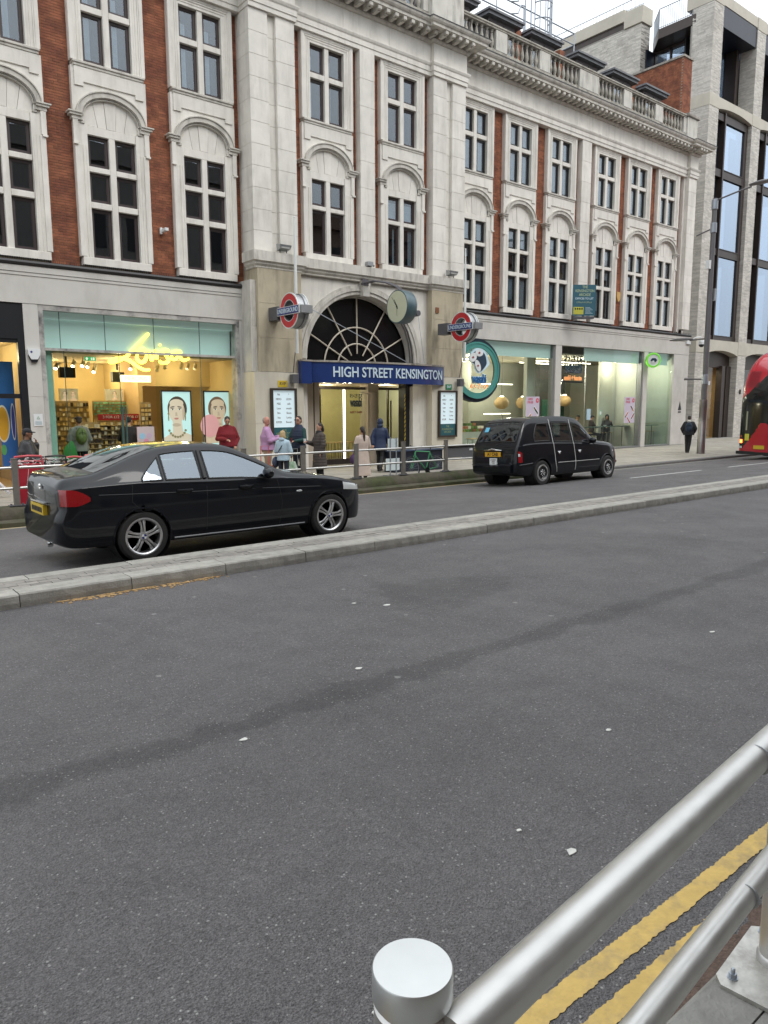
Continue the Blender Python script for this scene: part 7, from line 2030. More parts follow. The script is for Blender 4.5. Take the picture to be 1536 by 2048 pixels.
def arches(t, c, side):
    for wx in c.wheels:
        pts = []
        for i in range(33):
            a = R(-14) + R(208) * i / 32
            x, z = wx + c.arch * math.cos(a), c.rw + c.arch * math.sin(a)
            if z < interp(c.bot, x) + .02: continue
            pts.append((x, side * (c.yat(x, z) + .001), z))
        b = MB(); b.tube(pts, .013, 6); b.build('wheel_arch', M_paint, t, smooth=True)
        b = MB(); ring = [(wx + (c.arch + .004) * math.cos(a), c.rw + (c.arch + .004) * math.sin(a)) for a in [2 * PI * i / 32 for i in range(32)]]
        vs = [(x, side * .55, z) for x, z in ring] + [(x, side * (interp(c.wid, wx) - .03), z) for x, z in ring]
        b.add(vs, [(i, (i + 1) % 32, 32 + (i + 1) % 32, 32 + i) for i in range(32)] + [tuple(range(32))]); b.build('arch_liner', M_trim, t)

# --- black saloon ---------------------------------------------------------
top = [(-.965, .98), (-.90, 1.055), (-.80, 1.085), (-.60, 1.105), (-.50, 1.125), (-.25, 1.215), (.05, 1.325), (.35, 1.395), (.75, 1.422), (1.05, 1.415), (1.30, 1.375), (1.60, 1.245), (1.90, 1.085), (2.02, 1.02), (2.15, .985), (2.5, .945), (2.9, .885), (3.25, .80), (3.45, .70), (3.53, .60)]
belt = [(-.965, .90), (-.7, .935), (0, .955), (1.0, .925), (2.0, .895), (2.8, .84), (3.3, .74), (3.53, .56)]
wid = [(-.965, .66), (-.93, .755), (-.86, .815), (-.70, .862), (-.35, .893), (.3, .905), (1.5, .908), (2.5, .905), (2.95, .885), (3.2, .84), (3.38, .755), (3.48, .64), (3.53, .50)]
bot = [(-.965, .30), (-.8, .235), (-.5, .22), (.3, .20), (2.4, .20), (3.1, .20), (3.4, .19), (3.53, .24)]
def warp_s(x, z):
    if x < -.70: return (1 - (x + .965) / .265) * (.055 if z > .70 else .055 * max(0, (z - .58) / .12))
    if x > 3.30: return -((x - 3.30) / .23) * .05 * max(0, min(1, (z - .52) / .2))
    return 0.0
c = Car(top, belt, wid, bot, .62, (0.0, 2.765), .318, .352, warp=warp_s)
t = thing('saloon_car', 'black four-door saloon with twin-spoke alloy wheels driving past the island', 'car', (3.347, 9.635, 0.0))
QL = lambda x: .10
def hi_q(x): return max(.11, min(.90, .10 + .80 * ((x - .02) / .30) ** .62)) if x > .02 else .11
wins = [(QL, hi_q, .03, .285), (QL, lambda x: .90, .33, .80), (QL, lambda x: .90 if x < 1.30 else max(.115, .90), .90, 1.78)]
def hole_s(x, f):
    for lo, hi, xa, xb in wins:
        if xa + .012 < x < xb - .012 and lo(x) + .03 < f < hi(x) - .03: return True
    return False
def rs_w(x): return max(.05, c.yat(x, c.fz(x, .9)) - .10)
def hole_t(x, y): return (-.47 < x < .30 and abs(y) < rs_w(x) - .02) or (1.28 < x < 1.93 and abs(y) < rs_w(x) - .02)
c.shell(hole_s, hole_t, 190).build('body', M_paint, t, smooth=True)
dress(t, c, wins, None, .012, M_paint, G_car)
c.top_panel(-.49, .32, rs_w, .002).build('rear_screen', G_screen, t, smooth=True)
c.top_panel(1.26, 1.95, rs_w, .002).build('windscreen', G_car, t, smooth=True)
for side in (-1, 1):
    arches(t, c, side)
    # lamps
    c.zpanel(-.950, -.60, lambda x: .745 + .055 * max(0, (x + .80) / .2) ** 2, lambda x: .935 - .095 * max(0, (x + .84) / .24) ** 2.2, side, .006, 18, 6).build('tail_light', M_tail, t, smooth=True)
    c.zpanel(3.02, 3.46, lambda x: .635 + .10 * (3.46 - x), lambda x: .70 + .20 * (3.46 - x), side, .006, 14, 5).build('headlight', M_clear, t, smooth=True)
    for x0 in (.55, 1.42):
        b = MB(); z = .835; P = [(x0 + i * .05 - .1, side * (c.yat(x0, z) + .012 + .020 * math.sin(PI * i / 4)), z + .012 * (x0 < 1)) for i in range(5)]; b.tube(P, .015, 8); b.build('door_handle', M_paint, t, smooth=True)
        b = MB(); b.ball((x0, side * (c.yat(x0, z - .01) + .0), z - .012), (.085, .010, .030), 12, 6); b.build('handle_recess', M_trim, t)
    c.line([(-.10, .96), (-.12, .75), (.33, .28)], side, -.003, .0055).build('door_gap', M_trim, t)
    c.line([(.86, .95), (.83, .24)], side, -.003, .0055).build('door_gap', M_trim, t)
    c.line([(1.90, .91), (1.96, .60), (1.92, .24)], side, -.003, .0055).build('door_gap', M_trim, t)
    c.line([(-.5, .86), (.5, .825), (1.5, .80), (2.6, .755)], side, .000, .004).build('swage_line', M_paint, t)
    c.line([(.40, .255), (1.4, .25), (2.34, .25)], side, .002, .012).build('sill_strip', mat('sill_grey', (.10, .105, .115), .3), t)
    b = MB(); z = .60; b.ball((2.24, side * (c.yat(2.24, .715) + .002), .715), (.050, .006, .014), 10, 6); b.build('side_repeater', M_clear, t)
    # mirror
    b = MB(); ym = side * (c.yat(1.70, .94) + .10); b.ball((1.72, ym, 1.00), (.065, .115, .075), 14, 9); b.tube([(1.72, ym - side * .12, .94), (1.72, ym, .97)], .02, 6); b.build('mirror', M_paint, t, smooth=True)
    b = MB(); b.tube([(.845, side * (c.yat(.845, c.fz(.845, .1)) + .001), c.fz(.845, .1)), (.85, side * (c.yat(.85, c.fz(.85, .5)) + .001), c.fz(.85, .5)), (.855, side * (c.yat(.855, c.fz(.855, .9)) + .001), c.fz(.855, .9))], .03, 6); b.build('door_pillar', M_trim, t)
for side, yy in ((-1, -.80), (1, .80)):
    for nm, x in (('rear_wheel', 0), ('front_wheel', 2.765)):
        w = wheel(nm, .318, .225, t, (x, yy, .318), 'spoke')
        if side == 1: w.rotation_euler = (0, 0, PI)
        else: w.rotation_euler = (0, R(14 if x else -4), 0)
b = MB(); b.box(-.975, -.925, -.27, .27, .60, .72); b.m = 0; b.build('number_plate', M_plate, t)
b = MB()
for i in range(7): b.box(-.980, -.976, -.22 + i * .065, -.18 + i * .065, .63, .69)
b.build('plate_characters', M_trim, t, kind='stuff')
b = MB(); b.lathe([(.001, -.004), (.032, -.004), (.035, .01)], c=(-.935, 0, .93), axis='x', n=18); b.build('boot_badge', M_chrome, t)
b = MB(); b.box(-.965, -.93, -.30, .30, .735, .755); b.build('boot_trim', M_chrome, t)
b = MB(); b.tube([(-.99, -.42, .27), (-.93, -.42, .27)], .03, 10); b.build('exhaust', M_chrome, t)
b = MB(); b.box(.0, 2.1, -.78, .78, .24, .50); b.box(.55, .70, -.68, -.12, .5, 1.0); b.box(.55, .70, .12, .68, .5, 1.0); b.box(1.35, 1.50, -.68, -.15, .5, 1.02); b.box(1.35, 1.50, .15, .68, .5, 1.02); b.box(-.05, .2, -.68, .68, .5, .93); b.box(1.7, 2.0, -.7, .7, .5, .86)
b.ball((.63, -.4, 1.10), (.05, .11, .08), 8, 6); b.ball((1.42, -.4, 1.13), (.05, .11, .08), 8, 6); b.ball((1.42, .4, 1.13), (.05, .11, .08), 8, 6); b.build('seats_and_cabin', M_int, t)
b = MB(); b.lathe([(.17, 0), (.17, .018)], c=(1.62, -.38, .90), axis='x', n=18); b.build('steering_wheel', M_trim, t)

# --- black taxi -------------------------------------------------------------
top = [(-.93, .62), (-.91, .82), (-.88, 1.00), (-.84, 1.12), (-.76, 1.27), (-.62, 1.50), (-.50, 1.66), (-.36, 1.76), (-.1, 1.815), (.5, 1.845), (1.1, 1.84), (1.55, 1.80), (1.80, 1.72), (2.05, 1.50), (2.30, 1.24), (2.38, 1.17), (2.55, 1.13), (3.0, 1.085), (3.4, 1.00), (3.62, .88), (3.74, .70), (3.78, .55)]
belt = [(-.93, .58), (-.88, .92), (-.84, 1.04), (0, 1.09), (1.2, 1.06), (2.0, 1.03), (2.6, .98), (3.3, .90), (3.6, .76), (3.78, .50)]
wid = [(-.93, .69), (-.91, .77), (-.86, .825), (-.72, .862), (-.4, .885), (.3, .895), (1.6, .895), (2.4, .885), (2.9, .87), (3.3, .83), (3.55, .75), (3.70, .62), (3.78, .45)]
bot = [(-.93, .36), (-.8, .30), (-.5, .26), (.4, .23), (2.6, .23), (3.4, .24), (3.78, .30)]
c = Car(top, belt, wid, bot, .27, (0.0, 2.965), .335, .385, edge_drop=.055, crown=.05, crease=.62)
t = thing('taxi', 'black london taxi with an orange rear plate reading A1 CAB', 'taxi', (15.60, 13.36, -.255), rx=-R(2.6))
wins = [(lambda x: .13, lambda x: max(.15, min(.80, .13 + .67 * ((x + .26) / .22) ** .5)) if x > -.26 else .15, -.25, .38), (lambda x: .10, lambda x: .82, .58, 1.30), (lambda x: .10, lambda x: .82, 1.44, 2.06)]
def hole_s(x, f):
    for lo, hi, xa, xb in wins:
        if xa + .012 < x < xb - .012 and lo(x) + .03 < f < hi(x) - .03: return True
    return False
def rw_w(x): return max(.10, min(.66, c.yat(x, c.fz(x, .9)) - .09))
def hole_t(x, y): return (-.79 < x < -.47 and abs(y) < rw_w(x) - .02) or (1.86 < x < 2.24 and abs(y) < rw_w(x) - .02)
c.shell(hole_s, hole_t, 190).build('body', M_paint, t, smooth=True)
dress(t, c, wins, None, .014, M_paint, G_car)
c.top_panel(-.805, -.455, rw_w, .006).build('rear_window', G_screen, t, smooth=True)
b = MB(); P = []
for i in range(25): x = -.805 + .35 * i / 24; P.append((x, rw_w(x), c.zat(x, rw_w(x)) + .008))
for i in range(13): y = rw_w(-.455) * (1 - i / 6); P.append((-.455, y, c.zat(-.455, y) + .008))
for i in range(24, -1, -1): x = -.805 + .35 * i / 24; P.append((x, -rw_w(x), c.zat(x, rw_w(x)) + .008))
for i in range(1, 13): y = -rw_w(-.805) * (1 - i / 6); P.append((-.805, y, c.zat(-.805, y) + .008))
b.tube(P, .014, 6); b.build('rear_window_seal', M_trim, t)
c.top_panel(1.84, 2.26, rw_w, .004).build('windscreen', G_car, t, smooth=True)
M_stripe = mat('white_door_edge', (.62, .62, .60), .3, var=.05)
for side in (-1, 1):
    arches(t, c, side)
    # pale door-edge strips over the roof edge and down the side
    for pts in ([(.50, 1.76), (.50, 1.12), (.52, .95), (.55, .62), (.62, .33)], [(1.38, 1.74), (1.38, 1.10), (1.40, .92), (1.43, .60), (1.42, .34)]):
        c.line(pts, side, .004, .009).build('door_edge_strip', M_stripe, t, smooth=True)
    c.line([(.66, .58), (1.4, .58), (2.55, .585)], side, .004, .006).build('waist_strip', M_stripe, t)
    c.line([(2.42, 1.02), (2.48, .72), (2.5, .30)], side, -.002, .005).build('door_gap', M_trim, t)
    for x0 in (.66, 1.56):
        b = MB(); z = .87; y = side * (c.yat(x0, z) + .018); b.tube([(x0 - .03, y, z), (x0 + .10, y, z)], .016, 8); b.ball((x0 + .06, y, z - .04), (.04, .015, .03), 8, 6); b.build('door_handle', M_chrome, t, smooth=True)
    c.zpanel(-.878, -.76, lambda x: .64 + .1 * max(0, x + .82), lambda x: .93 - .5 * max(0, x + .84), side, .010, 10, 8).build('tail_light', M_tail, t, smooth=True)
    c.zpanel(-.876, -.83, lambda x: .80, lambda x: .87, side, .014, 6, 3).build('reversing_lamp', M_clear, t, smooth=True)
    b = MB(); b.ball((3.50, side * .60, .80), (.12, .12, .11), 14, 9); b.build('headlight', M_clear, t, smooth=True)
    b = MB(); b.ball((3.30, side * (c.yat(3.30, .80) + .0), .80), (.035, .008, .02), 8, 6); b.build('side_repeater', M_clear, t)
    b = MB(); b.ball((3.66, side * .66, .47), (.03, .05, .05), 8, 6); b.build('fog_lamp', M_tail, t)
    b = MB(); ym = side * (c.yat(2.05, 1.02) + .12); b.ball((2.10, ym, 1.13), (.06, .12, .085), 12, 8); b.tube([(2.12, ym - side * .14, 1.05), (2.1, ym, 1.08)], .02, 6); b.build('mirror', M_paint, t, smooth=True)
    c.line([(-.86, .575), (-.5, .60), (-.40, .61)], side, .012, .014).build('bumper_line', M_paint, t, smooth=True)
    for nm, x in (('rear_wheel', 0), ('front_wheel', 2.965)):
        w = wheel(nm, .335, .215, t, (x, side * .79, .335), 'cover')
        if side == 1: w.rotation_euler = (0, 0, PI)
b = MB(); b.loft([[(-.965, y, .36), (-1.02, y, .40), (-1.02, y, .56), (-.93, y, .60)] for y in (-.66, .66)] ); b.build('rear_bumper', M_paint, t)
b = MB(); b.box(-.955, -.925, -.27, .27, .80, .92); b.build('number_plate', mat('orange_plate', (.66, .36, .02), .4, var=.03), t)
text_obj('plate_text', 'A1 CAB', .12, M_trim, t, .001, (-.958, 0, .86), rot=(PI / 2, 0, -PI / 2), sx=.92, bold=.003)
b = MB(); b.tube([(-.945, -.31, .965), (-.965, -.15, .975), (-.975, 0, 1.0), (-.965, .15, .975), (-.945, .31, .965)], [.010, .017, .026, .017, .010], 8); b.build('boot_handle', M_chrome, t, smooth=True)
b = MB(); b.box(-.955, -.93, -.145, .11, .56, .76); b.build('licence_plate', M_white, t)
text_obj('licence_text', 'LICENSED\n28697\nTAXI', .045, M_printdk, t, .001, (-.958, -.018, .67), rot=(PI / 2, 0, -PI / 2))
b = MB(); x = -.74; b.box(-.78, -.77, .42, .60, 1.30, 1.38) if False else None
p1 = c.top_panel(-.66, -.58, lambda x: .07, .012, 3, 3); p1.v = [(a, y_ + .48, z_) for a, y_, z_ in p1.v]; p1.build('blue_sticker', mat('sky_sticker', (.12, .42, .60), .4), t)
b = MB(); b.tube([(-.3, .2, 1.79), (-.36, .2, 1.95)], .006, 5); b.build('aerial', M_trim, t)
b = MB(); b.tube([(-.86, -.02, 1.09), (-.83, -.16, 1.14), (-.79, -.34, 1.19)], .010, 5); b.build('wiper', M_trim, t)
b = MB(); b.box(-.5, 2.4, -.72, .72, .3, .55); b.box(-.55, -.35, -.66, .66, .5, 1.2); b.box(.9, 1.05, -.66, .66, .55, 1.25); b.box(1.5, 1.65, -.6, -.1, .5, 1.3); b.box(2.1, 2.4, -.7, .7, .5, 1.0)
b.ball((-.42, -.35, 1.28), (.05, .12, .09), 8, 6); b.ball((-.42, .35, 1.28), (.05, .12, .09), 8, 6); b.build('seats_and_cabin', M_int, t)
taxi = t

# --- red double-decker bus, only its rear corner in view -------------------------
t = thing('double_decker_bus', 'red double-decker bus with black rear glass leaving the picture at the right', 'bus', (29.5, 12.75, -.22), local=True)
M_bus = mat('bus_red', (.42, .008, .022), .22, var=.04, coat=.7); M_bglass = mat('bus_black_glass', (.012, .014, .014), .10, var=.1, coat=.5)
def bus_off(z):
    return interp([(0, .0), (2.2, .02), (2.8, .08), (3.2, .20), (3.6, .42), (3.9, .72), (4.15, 1.15), (4.32, 1.8), (4.38, 2.6)], z)
def bus_in(z): return interp([(0, .0), (2.2, .0), (3.2, .06), (3.8, .16), (4.15, .32), (4.32, .60), (4.38, .95)], z)
zs_ = [.28 + (4.38 - .28) * (i / 84) for i in range(85)]
NP = 30
def bring(z):
    o, n_in = bus_off(z), bus_in(z); hw = 1.26 - n_in; rc = .34
    pts = []
    # from left front along left side, round the rear, back along the right side
    pts.append((10.9, hw)); 
    for i in range(11):
        x = 8 - (8 - rc) * i / 10 if i < 10 else rc
        pts.append((o + x, hw))
    for i in range(1, 9): a = PI / 2 * i / 8; pts.append((o + rc - rc * math.sin(a), hw - rc + rc * math.cos(a)))
    m = 46
    for i in range(1, m): pts.append((o - .05 * math.sin(PI * i / m), (hw - rc) * (1 - 2 * i / m)))
    for i in range(0, 9): a = PI / 2 * i / 8; pts.append((o + rc - rc * math.cos(a), -(hw - rc) - rc * math.sin(a)))
    for i in range(1, 11): x = rc + (8 - rc) * i / 10; pts.append((o + x, -hw))
    pts.append((10.9, -hw))
    return [(x, y, z) for x, y in pts]
rings = [bring(z) for z in zs_]
def inpoly(pt, poly):
    x, y = pt; r = False
    for i in range(len(poly)):
        x1, y1 = poly[i]; x2, y2 = poly[i - 1]
        if (y1 > y) != (y2 > y) and x < (x2 - x1) * (y - y1) / (y2 - y1) + x1: r = not r
    return r
# black glass region on the rear face: (y, z)
blackp = [(1.3, .42), (1.3, 2.40), (1.10, 2.40), (.95, 2.50), (.55, 2.95), (.1, 3.45), (-.6, 3.85), (-1.3, 3.9), (-1.3, 3.0), (-.9, 2.6), (-.6, 1.8), (-.2, 1.35), (.35, 1.40), (.62, .95), (.90, .55), (1.05, .42)]
n = len(rings[0]); red = MB(); blk = MB()
for i in range(len(rings) - 1):
    for j in range(n - 1):
        q = [rings[i][j], rings[i][j + 1], rings[i + 1][j + 1], rings[i + 1][j]]
        cx = sum(p[0] for p in q) / 4; cy = sum(p[1] for p in q) / 4; cz = sum(p[2] for p in q) / 4
        isb = False
        if cx < bus_off(cz) + .30: isb = inpoly((cy, cz), blackp)
        elif cx < 9.8 and (1.15 < cz < 2.15 or 2.9 < cz < 3.7): isb = True
        (blk if isb else red).add(q, [(0, 1, 2, 3)])
for mb_ in (red, blk):
    pass
o = red.build('body', M_bus, t); bm = bmesh.new(); bm.from_mesh(o.data); bmesh.ops.remove_doubles(bm, verts=bm.verts, dist=.0005); bmesh.ops.recalc_face_normals(bm, faces=bm.faces); bm.to_mesh(o.data); bm.free()
for p in o.data.polygons: p.use_smooth = True
o = blk.build('window_glass', M_bglass, t); bm = bmesh.new(); bm.from_mesh(o.data); bmesh.ops.remove_doubles(bm, verts=bm.verts, dist=.0005); bmesh.ops.recalc_face_normals(bm, faces=bm.faces); bm.to_mesh(o.data); bm.free()
for p in o.data.polygons: p.use_smooth = True
b = MB(); b.add(rings[-1] + [], [tuple(range(n))]); b.add(rings[0], [tuple(range(n))]); b.box(10.8, 10.95, -1.2, 1.2, .3, 4.2); b.build('roof_and_floor', M_bus, t)
b = MB(); b.box(-.03, .3, -1.2, 1.24, .18, .30); b.box(0, 10.9, -1.2, 1.2, .2, .3); b.build('skirt', M_trim, t)
def bus_pt(y, z, off=.012):
    hw = 1.26 - bus_in(z); rc = .34; o_ = bus_off(z)
    if y > hw - rc:
        a = math.acos(min(1, (y - (hw - rc)) / rc)); return (o_ + rc - rc * math.sin(a) - off, y + off * .5, z)
    return (o_ - .05 * math.sin(PI * (hw - rc - y) / (2 * (hw - rc))) - off, y, z)
def patch(poly, m, name, off=.012, n_=6):
    b = MB()
    for (y0, y1, z0, z1) in poly:
        vs = [bus_pt(y0 + (y1 - y0) * i / n_, z0 + (z1 - z0) * j / n_, off) for i in range(n_ + 1) for j in range(n_ + 1)]
        b.add(vs, [(i * (n_ + 1) + j, (i + 1) * (n_ + 1) + j, (i + 1) * (n_ + 1) + j + 1, i * (n_ + 1) + j + 1) for i in range(n_) for j in range(n_)])
    return b.build(name, m, t, smooth=True)
for k in range(14):
    z = 2.78 + k * .045; patch([(.55, .98 - .0 * k, z, z + .022)], mat('dark_red_louvre', (.16, .004, .01), .4) if k == 0 else bpy.data.materials['dark_red_louvre'], 'louvre', .010, 4)
patch([(1.0, 1.12, .62, .76)], emit('amber_lit', (1.0, .16, .03), 5.0), 'indicator_lamp', .03)
patch([(1.02, 1.10, .84, .93)], mat('amber_lens', (.30, .07, .02), .3), 'upper_lamp', .03)
patch([(1.00, 1.12, .42, .50)], M_clear, 'reversing_lamp', .03)
patch([(.76, .92, .72, .98)], mat('sticker_yellow', (.60, .55, .05), .5), 'yellow_sticker', .016)
patch([(.14, .56, .40, .54)], M_plate, 'number_plate', .02)
patch([(.98, 1.06, .20 + .12, .36)], M_tail, 'reflector', .02)
patch([(.86, .92, 1.12, 1.85)], mat('grab_rail_cream', (.30, .30, .20), .5), 'pole_seen_in_glass', .004)
for (x, y) in ((2.3, 1.02), (2.3, -1.02), (8.0, 1.02), (8.0, -1.02)):
    b = MB(); b.lathe([(.28, -.15), (.47, -.15), (.49, -.05), (.49, .12), (.46, .15), (.28, .15)], c=(x, y, .49), axis='y', n=28); b.build('wheel', M_tyre, t, smooth=True)
# ================================================================== PEOPLE
def blend(mb, name, m, parent, voxel=.012, smooth=3):
    """one continuous skin over overlapping closed shapes"""
    me = mb.mesh(name + '_raw')
    o = bpy.data.objects.new('tmp', me); COL.objects.link(o)
    md = o.modifiers.new('r', 'REMESH'); md.mode = 'VOXEL'; md.voxel_size = voxel; md.use_smooth_shade = True
    if smooth:
        ms = o.modifiers.new('s', 'SMOOTH'); ms.iterations = smooth; ms.factor = .5
    dg = bpy.context.evaluated_depsgraph_get()
    out = bpy.data.meshes.new_from_object(o.evaluated_get(dg)); out.name = name
    bpy.data.objects.remove(o, do_unlink=True); bpy.data.meshes.remove(me)
    out.materials.clear()
    out.polygons.foreach_set('use_smooth', [True] * len(out.polygons))
    return put(name, out, m, parent)

def ell_loft(b, rows, n=18, M=None):
    """rows: (x, y, z, rx, ry)"""
    st = len(b.v)
    b.loft([[(x + rx * math.cos(2 * PI * i / n), y + ry * math.sin(2 * PI * i / n), z) for i in range(n)] for (x, y, z, rx, ry) in rows])
    if M is not None: b.xf(M, st)
def limb(b, pts, rad, n=10):
    pts = [Vector(p) for p in pts]; P = []; Rr = []
    for i in range(len(pts) - 1):
        for k in range(4):
            t = k / 4; P.append(pts[i].lerp(pts[i + 1], t)); Rr.append(rad[i] + (rad[i + 1] - rad[i]) * t)
    P.append(pts[-1]); Rr.append(rad[-1])
    b.tube(P, Rr, n); b.ball(pts[0], rad[0], n, 6); b.ball(pts[-1], rad[-1], n, 6)
    for i in range(1, len(pts) - 1): b.ball(pts[i], rad[i] * 1.02, n, 6)

def hand_geo(b, w, d, curl=.5, s=1.0, thumb=1):
    """palm at wrist w pointing along d, five fingers of unequal length"""
    d = Vector(d).normalized(); side = d.cross(Vector((0, 0, 1)))
    if side.length < .2: side = Vector((1, 0, 0))
    side.normalize(); nrm = side.cross(d).normalized()
    c = Vector(w) + d * .045 * s
    for k in (-1, 0, 1): b.ball(c + side * .022 * k * s, .021 * s, 8, 6)
    b.ball(c + d * .03 * s, .026 * s, 8, 6)
    for k, L_ in zip((-1.5, -.5, .5, 1.5), (.060, .074, .078, .066)):
        p0 = c + side * .017 * k * s + d * .035 * s; p1 = p0 + (d * math.cos(curl) - nrm * math.sin(curl)) * L_ * .55 * s; p2 = p1 + (d * math.cos(curl * 2.4) - nrm * math.sin(curl * 2.4)) * L_ * .5 * s
        b.tube([p0, p1, p2], [.0105 * s, .0095 * s, .0080 * s], 6)
    q0 = c - side * .026 * thumb * s; q1 = q0 + (d * .7 - side * thumb * .8 - nrm * .3) * .040 * s; q2 = q1 + (d * .9 - nrm * .4) * .028 * s
    b.tube([q0, q1, q2], [.012 * s, .011 * s, .009 * s], 6)

def person(label, loc, rz, H=1.75, skin=None, top=None, trousers=None, shoes=None, hair=None, hairm=None, arms=None, legs=None, lean=0.0, head_tilt=0.0, head_turn=0.0, girth=1.0, coat=None, hood=None, rnd_seed=0, puffy=False, grp=None):
    """figure facing local -Y; joints in metres for H = 1.75, scaled"""
    t = thing('person', label, 'person', loc, rz=rz)
    s = H / 1.75
    Ml = Matrix.Translation((0, 0, .95)) @ Matrix.Rotation(lean, 4, 'X') @ Matrix.Translation((0, 0, -.95))
    def J(p): return tuple((Ml @ Vector(p)) * s)
    g = girth
    arms = arms or dict(l=[(.245, .02, 1.16), (.26, -.04, .90)], r=[(-.245, .02, 1.16), (-.26, -.04, .90)])
    legs = legs or dict(l=[(.10, 0, .93), (.105, -.01, .50), (.10, .02, .08)], r=[(-.10, 0, .93), (-.105, -.01, .50), (-.10, .02, .08)])
    neck = Vector(J((0, .01, 1.47)))
    headM = Matrix.Translation(neck) @ Matrix.Rotation(head_turn, 4, 'Z') @ Matrix.Rotation(head_tilt, 4, 'X') @ Matrix.Scale(s, 4)
    # ---- body, one skin
    b = MB()
    st = 0
    ell_loft(b, [(0, .01, .86, .13, .09), (0, .01, .95, .15 * g, .11 * g), (0, 0, 1.08, .13 * g, .10 * g), (0, 0, 1.25, .15 * g, .11 * g), (0, .01, 1.38, .15, .09), (0, .01, 1.45, .08, .06)]); b.v[st:] = [J(p) for p in b.v[st:]]
    for k, sx in (('l', 1), ('r', -1)):
        sh = (sx * .17, .01, 1.38); e, h = arms[k][0], arms[k][1]
        limb(b, [J(sh), J(e), J(h)], [.045 * s, .036 * s, .026 * s], 8)
        d = Vector(J(h)) - Vector(J(e)); hand_geo(b, J(h), d if len(arms[k]) < 3 else arms[k][2], .45 if len(arms[k]) < 4 else arms[k][3], s, thumb=sx)
        L_ = legs[k]; limb(b, [tuple(Vector(p) * s) for p in L_], [.075 * s, .050 * s, .036 * s], 8)
    hs = len(b.v)
    limb(b, [(0, .01, -.04), (0, -.005, .09)], [.056, .052], 10)
    b.ball((0, -.005, .175), (.073, .092, .108), 18, 12); b.ball((0, -.030, .115), (.054, .062, .058), 14, 9)
    b.ball((0, -.098, .160), (.013, .022, .018), 8, 6); b.tube([(0, -.088, .205), (0, -.108, .158)], [.009, .012], 6)
    for sx in (-1, 1): b.ball((sx * .074, .005, .165), (.010, .020, .030), 8, 6)
    b.ball((0, -.092, .112), (.022, .010, .009), 8, 5)
    b.xf(headM, hs)
    body = blend(b, 'body', skin, t, .0095, 2)
    fb = MB()
    for sx in (-1, 1): fb.ball((sx * .029, -.0905, .182), (.012, .006, .006), 8, 5); fb.tube([(sx * .014, -.094, .203), (sx * .045, -.086, .203)], .004, 4)
    fb.xf(headM); fb.build('eyes_and_brows', M_printdk, body)
    mb_ = MB(); mb_.ball((0, -.099, .112), (.020, .004, .005), 8, 5); mb_.xf(headM); mb_.build('lips', M_lips, body)
    # ---- legs clothing
    b = MB()
    for k in ('l', 'r'):
        L_ = [tuple(Vector(p) * s) for p in legs[k]]
        limb(b, [L_[0], L_[1], (L_[2][0], L_[2][1], L_[2][2] + .0)], [.098 * s * g, .072 * s, .062 * s], 10)
    st = len(b.v); ell_loft(b, [(0, .01, .84, .14 * g, .11 * g), (0, .01, .92, .165 * g, .125 * g), (0, .0, 1.03, .155 * g, .115 * g)]); b.v[st:] = [tuple(Vector(p) * s) if lean == 0 else J(p) for p in b.v[st:]]
    blend(b, 'trousers', trousers, t, .014, 2)
    for k in ('l', 'r'):
        L_ = [Vector(p) * s for p in legs[k]]; a = L_[2]
        b = MB(); b.ball(a + Vector((0, .01, -.035)), (.045, .055, .045), 10, 7); b.ball(a + Vector((0, -.085, -.05)), (.044, .10, .032), 12, 7); b.box(a.x - .045, a.x + .045, a.y - .18, a.y + .06, a.z - .085, a.z - .062); b.build('shoe', shoes, t, smooth=True)
    # ---- upper clothing
    b = MB(); hem = (coat or {}).get('hem', .93); fl = (coat or {}).get('flare', 0.0); th = (coat or {}).get('thick', .0)
    rows = [(0, .01, 1.50, .075 + th * .5, .065 + th * .5), (0, .012, 1.45, .13 + th, .085 + th), (0, .01, 1.37, .185 * (1 + .1 * (g - 1)) + th, .11 + th), (0, 0, 1.24, .185 * g + th, .135 * g + th), (0, 0, 1.08, .165 * g + th, .125 * g + th), (0, 0, .96, .178 * g + th, .135 * g + th), (0, 0, .90, .185 * g + th, .14 * g + th)]
    if hem < .88:
        rows += [(0, 0, .90 + (hem - .90) * q, (.185 * g + th) * (1 + fl * q), (.145 * g + th) * (1 + fl * q)) for q in (.35, .7, 1.0)]
    st = len(b.v)
    ell_loft(b, rows[::-1], 20)
    b.v[st:] = [J(p) if p[2] > .8 or lean == 0 else J(p) for p in b.v[st:]]
    for k, sx in (('l', 1), ('r', -1)):
        e, h = Vector(arms[k][0]), Vector(arms[k][1]); hh = e.lerp(h, .93)
        limb(b, [J((sx * .165, .01, 1.385)), J(e), J(hh)], [(.068 + th * .7) * s, (.056 + th * .7) * s, (.043 + th * .5) * s], 10)
    o = blend(b, 'top' if not coat else 'coat', top, t, .012, 2)
    if puffy:
        for v in o.data.vertices:
            z = v.co.z / s
            k = 1 + .045 * abs(math.sin(z * PI / .085))
            v.co.x *= k; v.co.y *= k
    if hood is not None:
        b = MB(); b.ball((0, .075, .02), (.10, .07, .075), 14, 9); b.xf(headM); b.build('hood', hood, t, smooth=True)
    # ---- hair / hat
    b = MB()
